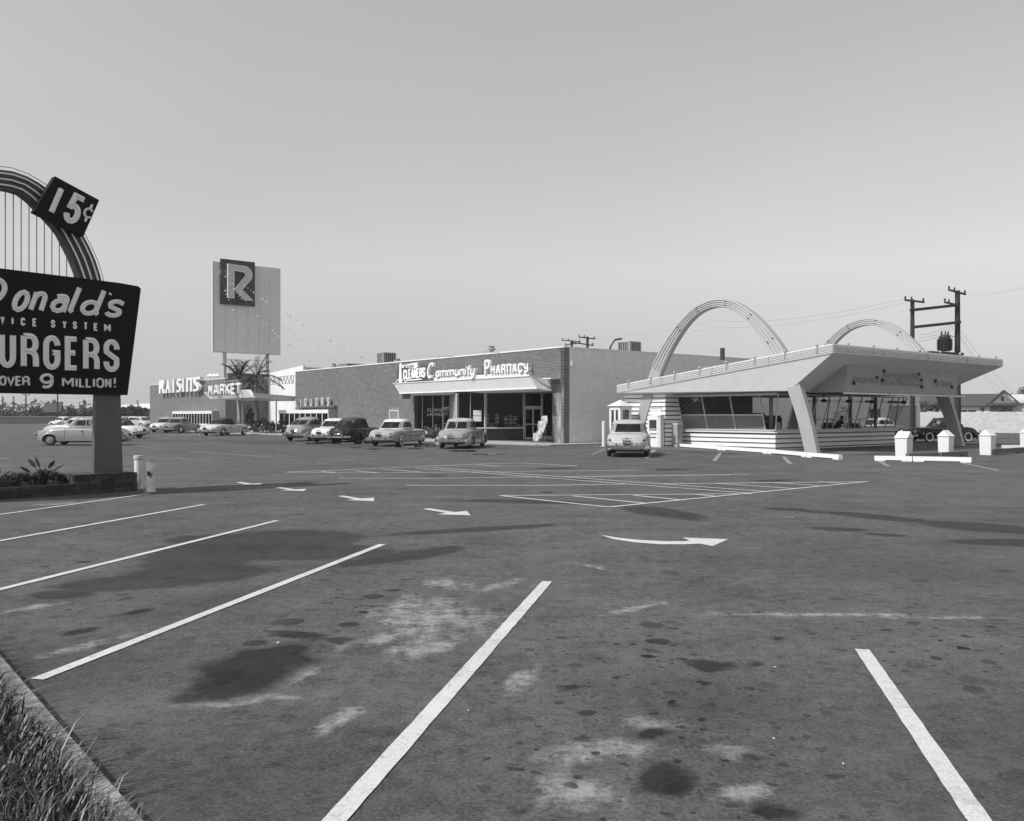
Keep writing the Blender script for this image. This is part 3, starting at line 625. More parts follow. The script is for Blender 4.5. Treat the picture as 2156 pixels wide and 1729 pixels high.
# 'Community' script and 'Pharmacy'
lett = mat('sign_letter_white', .82, .35, .03, 3)
letd = mat('sign_letter_side', .07, .5)
def onsign(px, s): return onx(px, CO, s)
csgn = thing('pharmacy_sign', 'white raised letters reading Community Pharmacy on the sloping canopy', 'sign', CO, ANG)
yL = onsign(sc7(450,0)[0], -1.6); yR = onsign(sc7(1020,0)[0], -1.6)
word(['C_'], -yL, 4.44, .98, 1.0, .1, .13, fnL(-1.55), 0, .2, lett, csgn, lean=.25)
yO = onsign(sc7(548,0)[0], -1.6)
word(['o_','m_','m_','u_','n_','i_','t_','y_'], -yO, 4.46, .64, 1.1, .13, .105, fnL(-1.55), 0, .2, lett, csgn, lean=.25, width=(yO-yR)-.35)
yP = onsign(sc7(1108,0)[0], -1.6); yE = onsign(sc7(1600,0)[0], -1.6)
word('P', -yP, 4.44, .86, .95, .1, .135, fnL(-1.55), 0, .2, lett, csgn)
y2 = onsign(sc7(1178,0)[0], -1.6)
word('HARnACy', -y2, 4.44, .5, 1.0, .2, .11, fnL(-1.55), 0, .2, lett, csgn, width=(y2-yE)-.1)
ms = MB()
for i in range(9): y = yO-(yO-yE)*i/8; ms.bar((-1.4,y,4.2),(-1.4,y,4.9),.04)
ms.bar((-1.38,yL,4.5),(-1.38,yE,4.5),.06); obj('support_frame', ms, letd, csgn)
# Beacon Cleaners sign
y0 = onsign(sc7(88,0)[0], -1.5); y1 = onsign(sc7(440,0)[0], -1.5); ww_ = y0-y1
cs = thing('cleaners_sign', 'dark painted Beacon Cleaners sign with white lighthouse and banner on the canopy', 'sign', CO, ANG)
f = fnL(-1.5)
f2 = lambda u, v, d: f(-y0+u*ww_/3.5, 4.18+v, d)
obj('panel', MB().prism([(0,.0),(3.3,.1),(3.5,.5),(3.45,1.12),(3.1,1.2),(1.2,1.05),(.5,1.15),(.15,1.1)], f2, -.1, 0), mat('sign_dark', .07, .5), cs)
obj('lighthouse', MB().prism([(.42,.0),(.78,.0),(.68,1.25),(.74,1.28),(.6,1.5),(.46,1.28),(.5,1.25)], f2, 0, .08), lett, cs)
rk = MB(); ribbon(rk, [(.05,.06),(.18,.26),(.4,.2)], .05, f2, 0, .05); ribbon(rk, [(.8,.22),(1.0,.22),(1.15,.0),(1.3,.03)], .05, f2, 0, .05); obj('rocks', rk, lett, cs)
obj('beam_banner', MB().prism([(.8,1.12),(2.35,.98),(2.6,1.12),(2.5,1.28),(2.62,1.42),(.8,1.3)], f2, 0, .1), lett, cs)
word('BEACON', 1.05, 1.08, .17, 1.0, .1, .035, f2, .1, .12, letd, cs, lean=.2)
word('CLEANERS', .98, .3, .62, .5, .1, .13, f2, 0, .07, lett, cs, slope=.02, width=2.3)
obj('skyline', MB().prism([(1.1,.12),(3.0,.16),(2.8,.24),(1.3,.22)], f2, 0, .03), lett, cs)
hs = thing('hanging_sign', 'small black hanging sign reading cleaners under the left end of the canopy', 'sign', CO, ANG)
ya = onx(sc7(155,0)[0], CO, -.9); yb = onx(sc7(250,0)[0], CO, -.9)
obj('panel', MB().prism([(-ya,3.36),(-yb,3.36),(-yb-.1,3.0),(-ya+.1,3.0)], fnL(-.9), -.04, .04), black, hs)
text('lettering', 'CLEANERS', .26, mat('dull_letter', .2), hs, (-.945, (ya+yb)/2, 3.18), FACE_L)
text('window_lettering', 'CLEANERS\nLAUNDRY', .34, lett, shop, ((cp[2][0]+cp[3][0])/2-.03, (cp[2][1]+cp[3][1])/2, 2.0), (R(90), 0, math.atan2(dP[1], dP[0])), sx=1.0)
# goods behind the pharmacy glass
def rack(px, d, w_, z0, z1, name, label, m, parent=None, n=5):
    p = planline((P0[0]+d, P0[1]+d*.65), dP, px); t = thing(name, label, 'display', CO+Matrix.Rotation(ANG,3,'Z')@Vector((p[0],p[1],.06)), ANG-.57)
    h = z1-z0
    for k in range(n):
        mb = MB(); z = z0+h*k/n-.1; 
        for j in range(3):
            x = -w_/2+w_*j/3+random.uniform(0,.03); mb.box(x, x+w_/3*.8, -.15, .15*random.random(), z+.02, z+h/n*random.uniform(.5,.9))
        obj('goods', mb, mat('goods%d' % ((k+n) % 4), (.6,.3,.15,.45)[(k+n) % 4]), t)
        obj('shelf', MB().box(-w_/2, w_/2, -.16, .16, z-.02, z), steel, t)
    obj('post', MB().box(-.03,.03,-.03,.03,-.0,max(z1-.1,.1)), steel, t); return t
rack(sf(1185,0)[0], .45, .95, .8, 1.85, 'display_rack', 'tall round rack of pale goods behind the widest pharmacy window', None)
rack(sf(955,0)[0], .6, .3, .7, 2.0, 'display_rack', 'narrow dark shelf column behind the left of the widest window', None)
rack(sf(1320,0)[0], .5, .7, .7, 1.2, 'display_rack', 'low display of small boxes behind the window beside the doors', None)
rack(sf(850,0)[0], .3, .55, .75, 1.3, 'display_rack', 'stack of papers inside the window next to the white column', None)
rack(sf(800,0)[0], .25, .22, .8, 1.95, 'display_rack', 'thin card stand beside the white window column', None)
pc = planline((P0[0]-.03, P0[1]-.02), dP, sf(635,0)[0])
for k, (dz, lb) in enumerate(((1.75, 'upper white notice taped inside the pharmacy window'), (1.35, 'lower white notice taped inside the pharmacy window'))):
    t_ = obj('window_notice', MB().box(-.28,.28,-.01,.01,dz,dz+.36), mat('notice', .75), None, loc=CO+Matrix.Rotation(ANG,3,'Z')@Vector((pc[0],pc[1],0)), rotz=ANG+math.atan2(dP[1],dP[0])); tag(t_, lb, 'notice')
# newspaper rack beside the door
pr = G(*sf(1640,905), .05); nr = thing('newspaper_rack', 'leaning folding rack full of white newspapers beside the pharmacy doors', 'rack', (pr.x, pr.y, .05), R(8))
fr_ = MB()
for x in (-.38,.0,.34): fr_.tube([(x,-.3,0),(x*.5+.35,.1,1.5)], .018); fr_.tube([(x+.75,.55,0),(x*.5+.35,.12,1.5)], .015)
for k in range(6): z = .15+k*.24; fr_.tube([(-.38+k*.09,-.28+z*.27,z),(.36+k*.07,-.28+z*.27,z)], .012)
obj('frame', fr_, letd, nr)
for k in range(13):
    z = .15+k*.105; x = -.25+z*.45+random.uniform(-.12,.12); y = -.3+z*.27; a_ = random.uniform(-.3,.3)
    obj('newspaper', MB().hexa([(x-.15,y,z),(x+.17,y+a_*.1,z),(x+.17,y+.06,z),(x-.15,y+.06,z)], [(x-.13,y+.06,z+.26),(x+.2,y+.06+a_*.1,z+.28),(x+.2,y+.1,z+.28),(x-.13,y+.1,z+.26)]), mat('newsprint%d' % (k % 3), (.72,.5,.62)[k % 3]), nr)
# LIQUORS letters and glazed display case
ls = thing('liquors_sign', 'pale letters reading LIQUORS on a dark ledge above the shop display case', 'sign', CO, ANG)
z6 = crop(1120,1340,620,2156)
ly0 = onx(z6(200,0)[0], CO, -.25); ly1 = onx(z6(655,0)[0], CO, -.25)
obj('ledge', MB().box(-.35,0,ly1-.9,ly0-.4,2.48,2.62), mat('ledge_grey', .12), ls)
word('LIQUORS', -ly0, 2.66, .62, .75, .62, .15, fnL(-.25), 0, .12, mat('letter_pale', .45), ls, width=ly0-ly1)
def showcase(name, label, y0, y1, z0, z1, n):
    t = thing(name, label, 'display case', CO, ANG)
    d = .75
    obj('frame', MB().box(-d-.05,0,y0-.05,y1+.05,z1,z1+.32).box(-d,0,y0-.02,y0+.08,z0,z1).box(-d,0,y1-.08,y1+.02,z0,z1).box(-d-.1,0,y0-.05,y1+.05,z0-.2,z0), white, t)
    obj('base', MB().box(-d+.15,0,y0+.1,y1-.1,.12,z0-.2), mat('base_dark', .08), t)
    obj('side_board', MB().box(-d-.02,-.02,y0-.12,y0-.05,z0-.1,z1+.3), mat('board_grey', .3), t)
    obj('back', MB().box(-.1,-.02,y0+.08,y1-.08,z0,z1), mat('case_back', .18), t)
    w_ = (y1-y0)/n
    for k in range(n):
        if k: obj('mullion', MB().box(-d-.01,-d+.07,y0+w_*k-.05,y0+w_*k+.05,z0,z1), white, t)
        for j in range(random.randint(2,3)):
            y = y0+w_*(k+random.uniform(.12,.75)); zz = z0+random.uniform(0,.5)*(z1-z0); s = random.uniform(.18,.38)
            obj('poster', MB().prism([(-y,zz),(-y+s,zz+random.uniform(-.1,.1)),(-y+s*.9,zz+s*1.3),(-y-.05,zz+s)], fnL(-d+.12+j*.03), 0, .01), mat('poster%d' % (k % 3), (.7,.45,.12)[(k+j) % 3]), t)
    obj('pane', MB().box(-d+.02,-d+.03,y0+.08,y1-.08,z0,z1), SG, t)
    return t
showcase('display_case', 'long white framed display case with posters under the LIQUORS letters', 29.9, 40.2, .85, 1.95, 9)
showcase('display_case', 'white framed display case full of goods on the far brick market wall', 58.5, 72.3, .8, 1.95, 14)
# roof plant
def acunit(px0, pxf, px1, ytop, s, t, label):
    """louvred cabinet whose front corner sits at local (s,t)"""
    wl = abs(onx(px0, CO, s)-onx(pxf, CO, s)); wr = abs(ony(px1, CO, t)-ony(pxf, CO, t)); zt = hgt(pxf, ytop, CO, s, t)
    r = thing('roof_cooler', label, 'air conditioner', CO, ANG)
    obj('cabinet', MB().box(s+.03,s+wr-.03,t+.03,t+wl-.03,5.5,zt-.05), mat('louvre_dark', .04, .5), r)
    obj('lid', MB().box(s-.03,s+wr+.03,t-.03,t+wl+.03,zt-.08,zt), galv, r)
    fm = MB()
    for x, y in ((s,t),(s+wr,t),(s,t+wl)): fm.box(x-.06,x+.06,y-.06,y+.06,5.5,zt-.08)
    obj('frame', fm, galv, r)
    lv = MB(); n = 6
    for k in range(1, n): lv.box(s-.005,s+.03,t+wl*k/n-.035,t+wl*k/n+.035,5.5,zt-.1); lv.box(s+wr*k/n-.03,s+wr*k/n+.03,t-.005,t+.03,5.5,zt-.1)
    obj('louvre', lv, galv, r); return r
q = z6(1395,0)[0]; s_ = 3.5
acunit(z6(1315,0)[0], q, z6(1560,0)[0], z6(0,200)[1], s_, onx(q, CO, s_), 'louvred roof cooler above the long brick wall left of the cleaners sign')
z8 = crop(2200,1340,600,2034)
q = z8(1010,0)[0]; t_ = 3.0
acunit(z8(868,0)[0], q, z8(1150,0)[0], z8(0,45)[1], ony(q, CO, t_), t_, 'louvred roof cooler above the light painted side wall')
dk = MB(); x_ = ony(z8(860,0)[0], CO, t_+1); dk.tube([(x_+.3,t_+1,7.2),(x_-.3,t_+1.05,7.1),(x_-.7,t_+1.1,6.6),(x_-.9,t_+1.1,5.5)], .07); obj('duct', dk, mat('duct_dark', .05), bpy.data.objects['roof_cooler.001'])
def vent(px, py0, py1, s, label, cap=True, m=None):
    t = onx(px, CO, s); zt = hgt(px, py0, CO, s, t)
    r = thing('roof_vent', label, 'vent', CO+Matrix.Rotation(ANG,3,'Z')@Vector((s,t,5.5)), ANG)
    h = zt-5.5
    if cap:
        obj('cowl', MB().lathe([(.42,h*.35),(.12,h*.62),(.12,h*.72),(.3,h*.8),(.3,h*.88),(.16,h*.92),(.26,h)], 10), galv, r); obj('curb', MB().box(-.5,.5,-.5,.5,0,h*.35), galv, r)
    else: obj('pipe', MB().lathe([(.16,0),(.16,h)], 10), m or mat('pipe_dark', .04), r)
    return r
vent(sc7(1163,0)[0], sc7(0,95)[1], 0, 3.0, 'tapered roof ventilator above the Community Pharmacy letters')
vent(z6(1588,0)[0], z6(0,290)[1], 0, 3.0, 'small roof ventilator just right of the front roof cooler')
vent(1521, 733, 757, 12.0, 'plain dark stack pipe on the roof behind the large arch', False)
vent(z6(712,0)[0], z6(0,357)[1], 0, 8, 'short roof ventilator at the far left of the shop roof')
# ================================================================== MARKET, COURT AND PYLON
mk = thing('market_building', 'long low brick market building at the far left with big angular letters', 'building', CO, ANG)
BR_M = brickmat('brick_market', 'y', .085, .16, .26, patch=.08); BR_D = brickmat('brick_market_side', 'x', .08, .14, .2)
obj('front_wall', MB().box(0,.3,56.4,84.5,0,5.85), BR_M, mk)
obj('side_wall', MB().box(.3,26,56.4,56.7,0,6.5).box(.0,.3,56.39,56.4,0,5.85), BR_D, mk)
obj('end_wall', MB().box(.3,26,84.2,84.5,0,5.85).box(25.7,26,56.7,84.2,0,5.85), BR_D, mk)
obj('roof', MB().box(.3,25.7,56.7,84.2,5.3,5.45), roofm, mk)
obj('coping', MB().box(-.03,.33,56.36,84.55,5.85,5.93), white, mk)
m5 = crop(560,1440,620,2156); mb_ = crop(860,1380,400,1729)
# the big letters: deep channel letters standing out from the wall
rs = thing('raisins_sign', 'row of deep white channel letters reading RAISINS across the far brick wall', 'sign', CO, ANG)
fr5 = fnL(-.15)
RX = [(272,352),(365,427),(455,512),(515,580),(590,645),(650,738),(745,842)]
Z0, Z1 = 4.62, 6.3
def span(i): a = onx(m5(RX[i][0],0)[0], CO, -.3); b = onx(m5(RX[i][1],0)[0], CO, -.3); return -a, -b
letf = mat('channel_face', .74, .5, .05); lets = mat('channel_side', .42, .5)
def chan(name, poly, d=.42): return obj(name, MB().prism(poly, fr5, 0, d), letf, rs)
def sc(i, pts):
    a, b = span(i); return [(a+(b-a)*x, Z0+(Z1-Z0)*y) for x, y in pts]
chan('letter', sc(0, [(0,0),(.3,0),(.3,.35),(.5,.35),(.62,0),(.95,0),(.72,.4),(.95,.75),(.95,1),(0,1)]))
chan('letter', sc(1, [(0,0),(.35,1),(.62,1),(1,0),(.72,0),(.6,.3),(.38,.3),(.28,0)]))
chan('letter', sc(2, [(.1,0),(.5,0),(.5,1),(.1,1)]))
chan('letter', sc(3, [(0,.0),(.55,0),(.9,.12),(.95,.3),(.4,.72),(.42,.82),(1,.82),(1,1),(.3,1),(.02,.85),(0,.65),(.55,.27),(.5,.17),(0,.17)]))
chan('letter', sc(4, [(.1,0),(.5,0),(.5,1),(.1,1)]))
chan('letter', sc(5, [(0,0),(.3,0),(.3,.82),(.62,.82),(.62,0),(.92,0),(.92,.86),(.75,1),(0,1)]))
chan('letter', sc(6, [(0,.0),(.5,0),(.8,.12),(.82,.3),(.4,.68),(.42,.82),(1,.82),(1,1),(.3,1),(.05,.85),(.02,.62),(.5,.27),(.45,.15),(0,.15)]))
# canopy over the court with MARKET letters
CXS = -3.95
mc = thing('market_canopy', 'flat white entrance canopy on thin posts with slanted sign face', 'canopy', CO, ANG)
c1 = MB(); c1.hexa([(CXS,38.7,3.44),(-.01,38.7,3.12),(-.01,49.9,3.3),(CXS,49.9,3.44)], [(CXS,38.7,3.86),(-.01,38.7,3.6),(-.01,49.9,3.86),(CXS,49.9,3.86)])
c1.hexa([(-.01,38.7,3.15),(3.0,38.7,3.15),(3.0,49.9,3.3),(-.01,49.9,3.3)], [(-.01,38.7,3.58),(3.0,38.7,3.58),(3.0,49.9,3.8),(-.01,49.9,3.8)])
obj('slab', c1, mat('canopy_grey', .5, .6), mc)
face = MB(); face.hexa([(CXS-.03,38.6,3.43),(CXS+.2,38.6,3.43),(CXS+.2,50.0,3.43),(CXS-.03,50.0,3.43)], [(CXS-.3,39.75,4.17),(CXS+.2,39.75,4.17),(CXS+.2,51.1,4.17),(CXS-.3,51.1,4.17)])
obj('sign_face', face, white, mc)
for px, s in ((m5(1400,0)[0], -3.4), (m5(1862,0)[0], -3.2)):
    t = onx(px, CO, s); obj('post', MB().box(s-.05,s+.05,t-.05,t+.05,.05,3.46 if t < 51 else 3.3), steel, mc)
MX = [(945,1000),(1015,1085),(1105,1160),(1185,1240),(1255,1310),(1318,1392)]
fm = fnL(CXS-.45)
mk2 = thing('market_sign', 'row of white block letters reading MARKET standing on the entrance canopy', 'sign', CO, ANG)
for ch, (a, b) in zip('MARKET', MX):
    ya = -onx(m5(a,0)[0], CO, CXS-.4); yb = -onx(m5(b,0)[0], CO, CXS-.4)
    kx = (yb-ya-.2)/(GL[ch][0]*.98)
    o = obj('letter', glyph(ch, ya+.1, 3.86, .88, kx/.88*.98, .2, fm, -.12, .1), letf, mk2)
obj('backing', MB().box(CXS-.33,CXS-.25,41.5,49.9,3.95,4.6), letd, mk2)
obj('rail', MB().box(CXS-.4,CXS-.3,41.4,50.0,4.4,4.46), letd, mk2)
# white stuccoed hall behind the court
hl = thing('market_hall', 'sunlit white stucco hall with sloping parapet behind the entrance court', 'building', CO, ANG)
zl = 6.62; 
hm = MB(); hm.hexa([(5,47.2,0),(5.3,47.2,0),(5.3,56.38,0),(5,56.38,0)], [(5,47.2,7.1),(5.3,47.2,7.1),(5.3,56.38,6.6),(5,56.38,6.6)])
obj('front_wall', hm, mat('stucco_white', .74, .8, .06, .8, streak=.1), hl)
obj('lower_front', MB().box(5.01,5.3,38.3,47.2,0,6.3), mat('stucco_grey', .4, .8), hl)
obj('side_wall', MB().box(5.3,30,47.19,47.45,0,6.9), mat('hall_side', .45, .8), hl)
obj('roof', MB().box(5.3,30,47.45,56.38,6.3,6.5), roofm, hl)
for i, (a, b, z) in enumerate(((44.9,47.1,7.35),(39.5,44.9,7.05))): obj('parapet', MB().box(9+i,20,a,b,6.2,z), mat('hall_dark', .2), hl)
# store front under canopy
obj('storefront_frame', MB().box(4.9,5.0,38.4,47,3.0,3.2).box(4.9,5.0,38.4,47,2.2,2.3), alum, hl)
for k in range(9): obj('mullion', MB().box(4.86,5.0,38.4+k*1.05,38.5+k*1.05,.05,3.2), alum, hl)
obj('storefront_pane', MB().box(4.98,5.005,38.5,47,.05,3.2), mat('dark_glass', .02, .05, spec=.9), hl)
# open-web truss spanning the court
tr_ = thing('lattice_beam', 'white open lattice beam crossing the court from brick wall to white hall', 'beam', CO, ANG)
def truss(par, A_, B_, dep, n, th, m):
    mbx = MB(); A_ = Vector(A_); B_ = Vector(B_); dz = Vector((0,0,-dep))
    mbx.bar(A_, B_, th); mbx.bar(A_+dz, B_+dz, th)
    for k in range(n):
        p = A_+(B_-A_)*k/n; q = A_+(B_-A_)*(k+.5)/n+dz; r_ = A_+(B_-A_)*(k+1)/n; mbx.bar(p, q, th*.7); mbx.bar(q, r_, th*.7)
    obj('lattice', mbx, m, par)
truss(tr_, (-.1,56.3,5.55), (-.1,38.3,5.55), .72, 24, .07, galv)
# pylon sign
PYT = 57.0
py = thing('pylon_sign', 'tall grey panelled pylon sign with a dark square bearing a big letter R', 'sign', CO, ANG)
for s0 in (0.2, 5.2): obj('post', MB().box(s0-.16,s0+.16,PYT+.0,PYT+.35,0,9.0), mat('pylon_grey', .4, .6), py)
truss(py, (.36,PYT+.15,8.05), (5.05,PYT+.15,8.05), .7, 4, .05, steel)
pmx = mat('pylon_panel', .62, .6, .04, 1)
for k in range(6): w_ = 7.8/6; obj('panel', MB().box(-1.1+w_*k+.012,-1.1+w_*(k+1)-.012,PYT-.12,PYT-.02,8.85,18.85), pmx, py)
obj('frame', MB().box(-1.12,6.72,PYT-.02,PYT+.35,8.8,18.82).box(-1.25,-1.121,PYT-.15,PYT+.35,8.76,18.88), mat('pylon_edge', .5, .6), py)
sq = obj('square_panel', MB().box(-.44,3.48,PYT-.42,PYT-.13,14.18,19.2), mat('square_dark', .03, .5), py)
fF = lambda t0: (lambda u, v, d: (u, t0-d, v))
ro = [(0.22,14.85),(.98,14.85),(.98,18.0),(2.35,17.8),(2.42,17.4),(1.05,15.92),(2.35,14.62),(3.15,14.7),(1.95,15.95),(3.0,17.15),(3.12,17.7),(2.9,18.3),(2.4,18.58),(.22,18.66)]
ro[8] = (1.9,15.93)
obj('letter', MB().prism([(0.22,14.85),(.98,14.85),(.98,18.02),(2.15,17.92),(2.3,17.55),(.98,15.85),(2.25,14.7),(3.2,14.78),(1.85,15.9),(2.98,17.2),(3.08,17.75),(2.85,18.3),(2.35,18.6),(.22,18.68)], fF(PYT-.42), 0, .3), mat('R_face', .5, .5), sq)
rim = MB(); ribbon(rim, [(0.26,14.89),(.94,14.89),(.94,17.98),(2.15,17.88),(2.28,17.55),(1.0,15.87),(2.25,14.74),(3.1,14.8),(1.85,15.9),(2.94,17.2),(3.04,17.75),(2.83,18.27),(2.33,18.56),(.26,18.64),(.26,14.89)], .06, fF(PYT-.72), 0, .06)
obj('letter_rim', rim, letf, sq)
# floodlights on the market roof
for px, lb in ((m5(958,0)[0], 'leftmost of three shallow white floodlights on the market roof'), (m5(1012,0)[0], 'middle of three shallow white floodlights on the market roof'), (m5(1057,0)[0], 'rightmost of three shallow white floodlights on the market roof')):
    t = onx(px, CO, .6); z = hgt(px, m5(0,185)[1], CO, .6, t)
    r_ = thing('floodlight', lb, 'lamp', CO+Matrix.Rotation(ANG,3,'Z')@Vector((.6,t,5.4)), ANG, 'floodlights on the market roof')
    obj('shade', MB().lathe([(.5,z-5.4),(.46,z-5.36),(.12,z-5.1),(.08,z-5.0)], 12), white, r_); obj('stem', MB().tube([(0,0,0),(0,0,z-5.4+.1)], .03), galv, r_)
# palms
leafd = mat('palm_leaf', .05, .6, .4, 3); trunkm = mat('palm_trunk', .3, .85, .25, 6, bump=.5); 
def blade(mb, p, d, l, w_, droop=.3):
    d = d.normalized(); side = d.cross(Vector((0,0,1))); side = side.normalized()*w_ if side.length > .01 else Vector((w_,0,0))
    q = p+d*l*.5+Vector((0,0,-droop*l*.12)); r_ = p+d*l+Vector((0,0,-droop*l*.5)); mb.add([p-side*.5, p+side*.5, q+side, q-side, r_], [(0,1,2,3),(3,2,4)])
def palm(px, s, zc, label, n=13, fl=2.6, fork=False):
    t = onx(px, CO, s); base = CO+Matrix.Rotation(ANG,3,'Z')@Vector((s,t,.05)); p = thing('palm_tree', label, 'palm tree', base, 0)
    obj('trunk', MB().tube([(0,0,0),(.05,0,zc*.3),(-.04,0,zc*.6),(0,0,zc)], [.32,.25,.22,.16], 10), trunkm, p, smooth=True)
    for k in range(n):
        a = k*2.399+.3; el = R(random.choice((75,62,45,25,5,-15))) ; L = fl*random.uniform(.8,1.15); mb = MB(); pts = []
        d = Vector((math.cos(a)*math.cos(el), math.sin(a)*math.cos(el), math.sin(el))); q = Vector((0,0,zc))
        for i in range(14): pts.append(q.copy()); q = q+d*L/13; d = (d+Vector((0,0,-.075))).normalized()
        mb.tube(pts, [.035*(1-i/15) for i in range(14)], 3)
        for i in range(2, 14):
            for sg in (-1, 1):
                for _ in range(3):
                    f_ = (pts[i]-pts[i-1]).normalized(); side = f_.cross(Vector((0,0,1)))
                    if side.length < .05: side = Vector((1,0,0))
                    dd = side.normalized()*sg+f_*random.uniform(.5,1.0)+Vector((0,0,random.uniform(-.5,.35)))
                    blade(mb, pts[i]+(pts[i]-pts[i-1])*random.random(), dd, .62*(1-.45*abs(i/13-.45))*random.uniform(.85,1.1), .05, random.uniform(.2,.8))
        obj('frond', mb, leafd, p, fix=False)
    return p
q_ = mb_(680,0)[0]; palm(q_, -.6, 5.55, 'taller palm with upright feathery fronds rising beside the pylon post', 16, 2.5)
q_ = mb_(385,0)[0]; palm(q_, -.9, 5.45, 'shorter palm with pale forked trunk under the MARKET canopy', 14, 2.2)
# shrubs
def foliage(name, n, rx, ry, rz, m, parent=None, leaf=.12, lean=0, loc=(0,0,0), seed=None, kind=None, shell=.55):
    mb = MB()
    for _ in range(n):
        a = random.uniform(0, 2*math.pi); e = math.asin(random.uniform(-.5,1)); r_ = random.uniform(shell,1)**.6*(1+.18*math.sin(3*a+e*4)+.12*math.sin(7*a-2*e))
        p = Vector((rx*r_*math.cos(a)*math.cos(e), ry*r_*math.sin(a)*math.cos(e), rz*(.5+.5*r_*math.sin(e))+lean))
        u = Vector((random.gauss(0,1), random.gauss(0,1), random.gauss(0,1))).normalized(); v = u.orthogonal().normalized(); l = leaf*random.uniform(.6,1.4)
        mb.add([p-u*l, p+v*l*.45, p+u*l, p-v*l*.45], [(0,1,2,3)])
    return obj(name, mb, m, parent, loc=loc, fix=False, kind=kind)
shm = mat('shrub_leaf', .05, .5, .5, 5); shm2 = mat('shrub_leaf_grey', .11, .5, .4, 5); stemm = mat('stem', .08, .8)
def shrub(px, s, rx, h, label, m=shm, n=260, leaf=.12):
    t = onx(px, CO, s); b = CO+Matrix.Rotation(ANG,3,'Z')@Vector((s,t,.05)); r_ = thing('shrub', label, 'shrub', b)
    foliage('crown', n, rx, rx, h, m, r_, leaf); mbx = MB()
    for k in range(4): a = k*1.57; mbx.tube([(0,0,0),(math.cos(a)*rx*.3,math.sin(a)*rx*.3,h*.5)], .02, 4)
    obj('stem', mbx, stemm, r_)
for i, (x, s, rx, h, lb, m_, n_) in enumerate(((560,-1.0,.45,2.5,'tall thin dark leafy climber left in the planted court',shm,300),(640,-1.4,.7,1.1,'low dark spreading plant behind the two-tone car bonnet',shm,260),
    (715,-1.2,.6,1.0,'greyish rounded shrub in the court near the palm trunk',shm2,260),(790,-1.4,.8,1.3,'dense dark shrub in the middle of the court bed',shm,320),(850,-1.6,.7,.9,'pale leafed low shrub in the court bed',shm2,260),
    (920,-1.5,.8,1.1,'dark shrub toward the right of the court bed',shm,300),(990,-1.2,.6,.8,'small grey shrub beside the canopy post',shm2,200),(1190,-.6,.8,1.3,'dark shrub between entrance doors and the old rounded sedan',shm,300))):
    shrub(mb_(x,0)[0], s, rx, h, lb, m_, n_)
shrub(sc7(500,0)[0], -.5, .75, .95, 'low leafy shrub at the foot of the cleaners window', shm2, 300, .1)
# pennant strings from the pylon down to the shop roofs
pen_w = mat('pennant_white', .5, .6); pen_d = mat('pennant_dark', .05, .6); cordm = mat('cord', .12)
def pennants(A_, B_, sag, n, label, start=0):
    A_ = Vector(A_); B_ = Vector(B_); t = thing('pennant_string', label, 'bunting', CO, ANG, 'pennant strings hung from the pylon'); pts = []
    for i in range(41): k = i/40; pts.append(A_+(B_-A_)*k+Vector((0,0,-sag*4*k*(1-k))))
    obj('cord', MB().tube(pts, .006, 3), cordm, t)
    for i in range(start, n):
        k = (i+random.uniform(.2,.8))/n*40; j = min(39, int(k)); p = pts[j]+(pts[j+1]-pts[j])*(k-j); d = (B_-A_).normalized()*random.uniform(.05,.08)
        sw = Vector((random.uniform(-.25,.25), random.uniform(-.25,.25), -random.uniform(.12,.26)))
        obj('pennant', MB().add([p-d, p+d, p+sw, p+sw+Vector((.01,.01,0))], [(0,1,3,2)]), pen_d if random.random() < .25 else pen_w, t, fix=False)
pennants((-.95,PYT-.8,18.4), (-1.5,41,6.4), 1.6, 26, 'leftmost pennant string curving steeply down toward the palm')
pennants((-.9,PYT-.8,18.2), (.2,33,6.0), 1.0, 34, 'second pennant string crossing the letter R toward the shop roof')
pennants((-.9,PYT-.85,18.0), (3,33,6.2), .9, 34, 'third pennant string running close to the second one')
pennants((-.9,PYT-.9,18.3), (.4,24,6.1), .5, 44, 'longest and straightest pennant string reaching the long brick shop')
# ================================================================== DRIVE-IN STAND
L1 = crop(2400,1150,900,2156); R1 = crop(3200,1100,862,1987); z3 = crop(2600,1550,600,2156); z4 = crop(3100,1550,600,2156); z5 = crop(3500,1550,562,2156); zz = crop(2440,1560,360,2156)
st = thing('hamburger_stand', 'drive-in hamburger stand with wedge roof, striped tile walls, leaning windows and two parabolic arches', 'building', OO, ANG)
SX = stripemat('tile_stripe_front', 'x'); SY = stripemat('tile_stripe_side', 'y')
wht = mat('gloss_white', .72, .35, .03, 1, streak=.05); soff = mat('soffit_stucco', .7, .75, .05, 1.5, bump=.1)
archm = mat('arch_paint', .36, .4, .04, 2, coat=.3); legm = mat('leg_paint', .36, .45, .05, 1.5, streak=.12)
tubem = mat('neon_glass', .62, .15, .02)
SL, SR, FT, RT = -2.0, 15.6, -4.4, 9.2      # roof outline: left, right, front, rear
zt0, zb0, zt1, zb1 = 4.96, 4.57, 3.46, 3.05
top = [(SL,FT,zt0),(SR,FT,zt0),(SR,RT,zt1),(SL,RT,zt1)]; bot = [(SL,FT,zb0),(SR,FT,zb0),(SR,RT,zb1),(SL,RT,zb1)]
IL, IR, IF, IB, IZ = -1.5, 12.9, -1.8, 9.1, 2.93
inn = [(IL,IF,IZ),(IR,IF,IZ),(IR,IB,IZ),(IL,IB,IZ)]
obj('roof', MB().quad(*top).quad(*[(x,y,z-.03) for x,y,z in top][::-1]), roofm, st, fix=False)
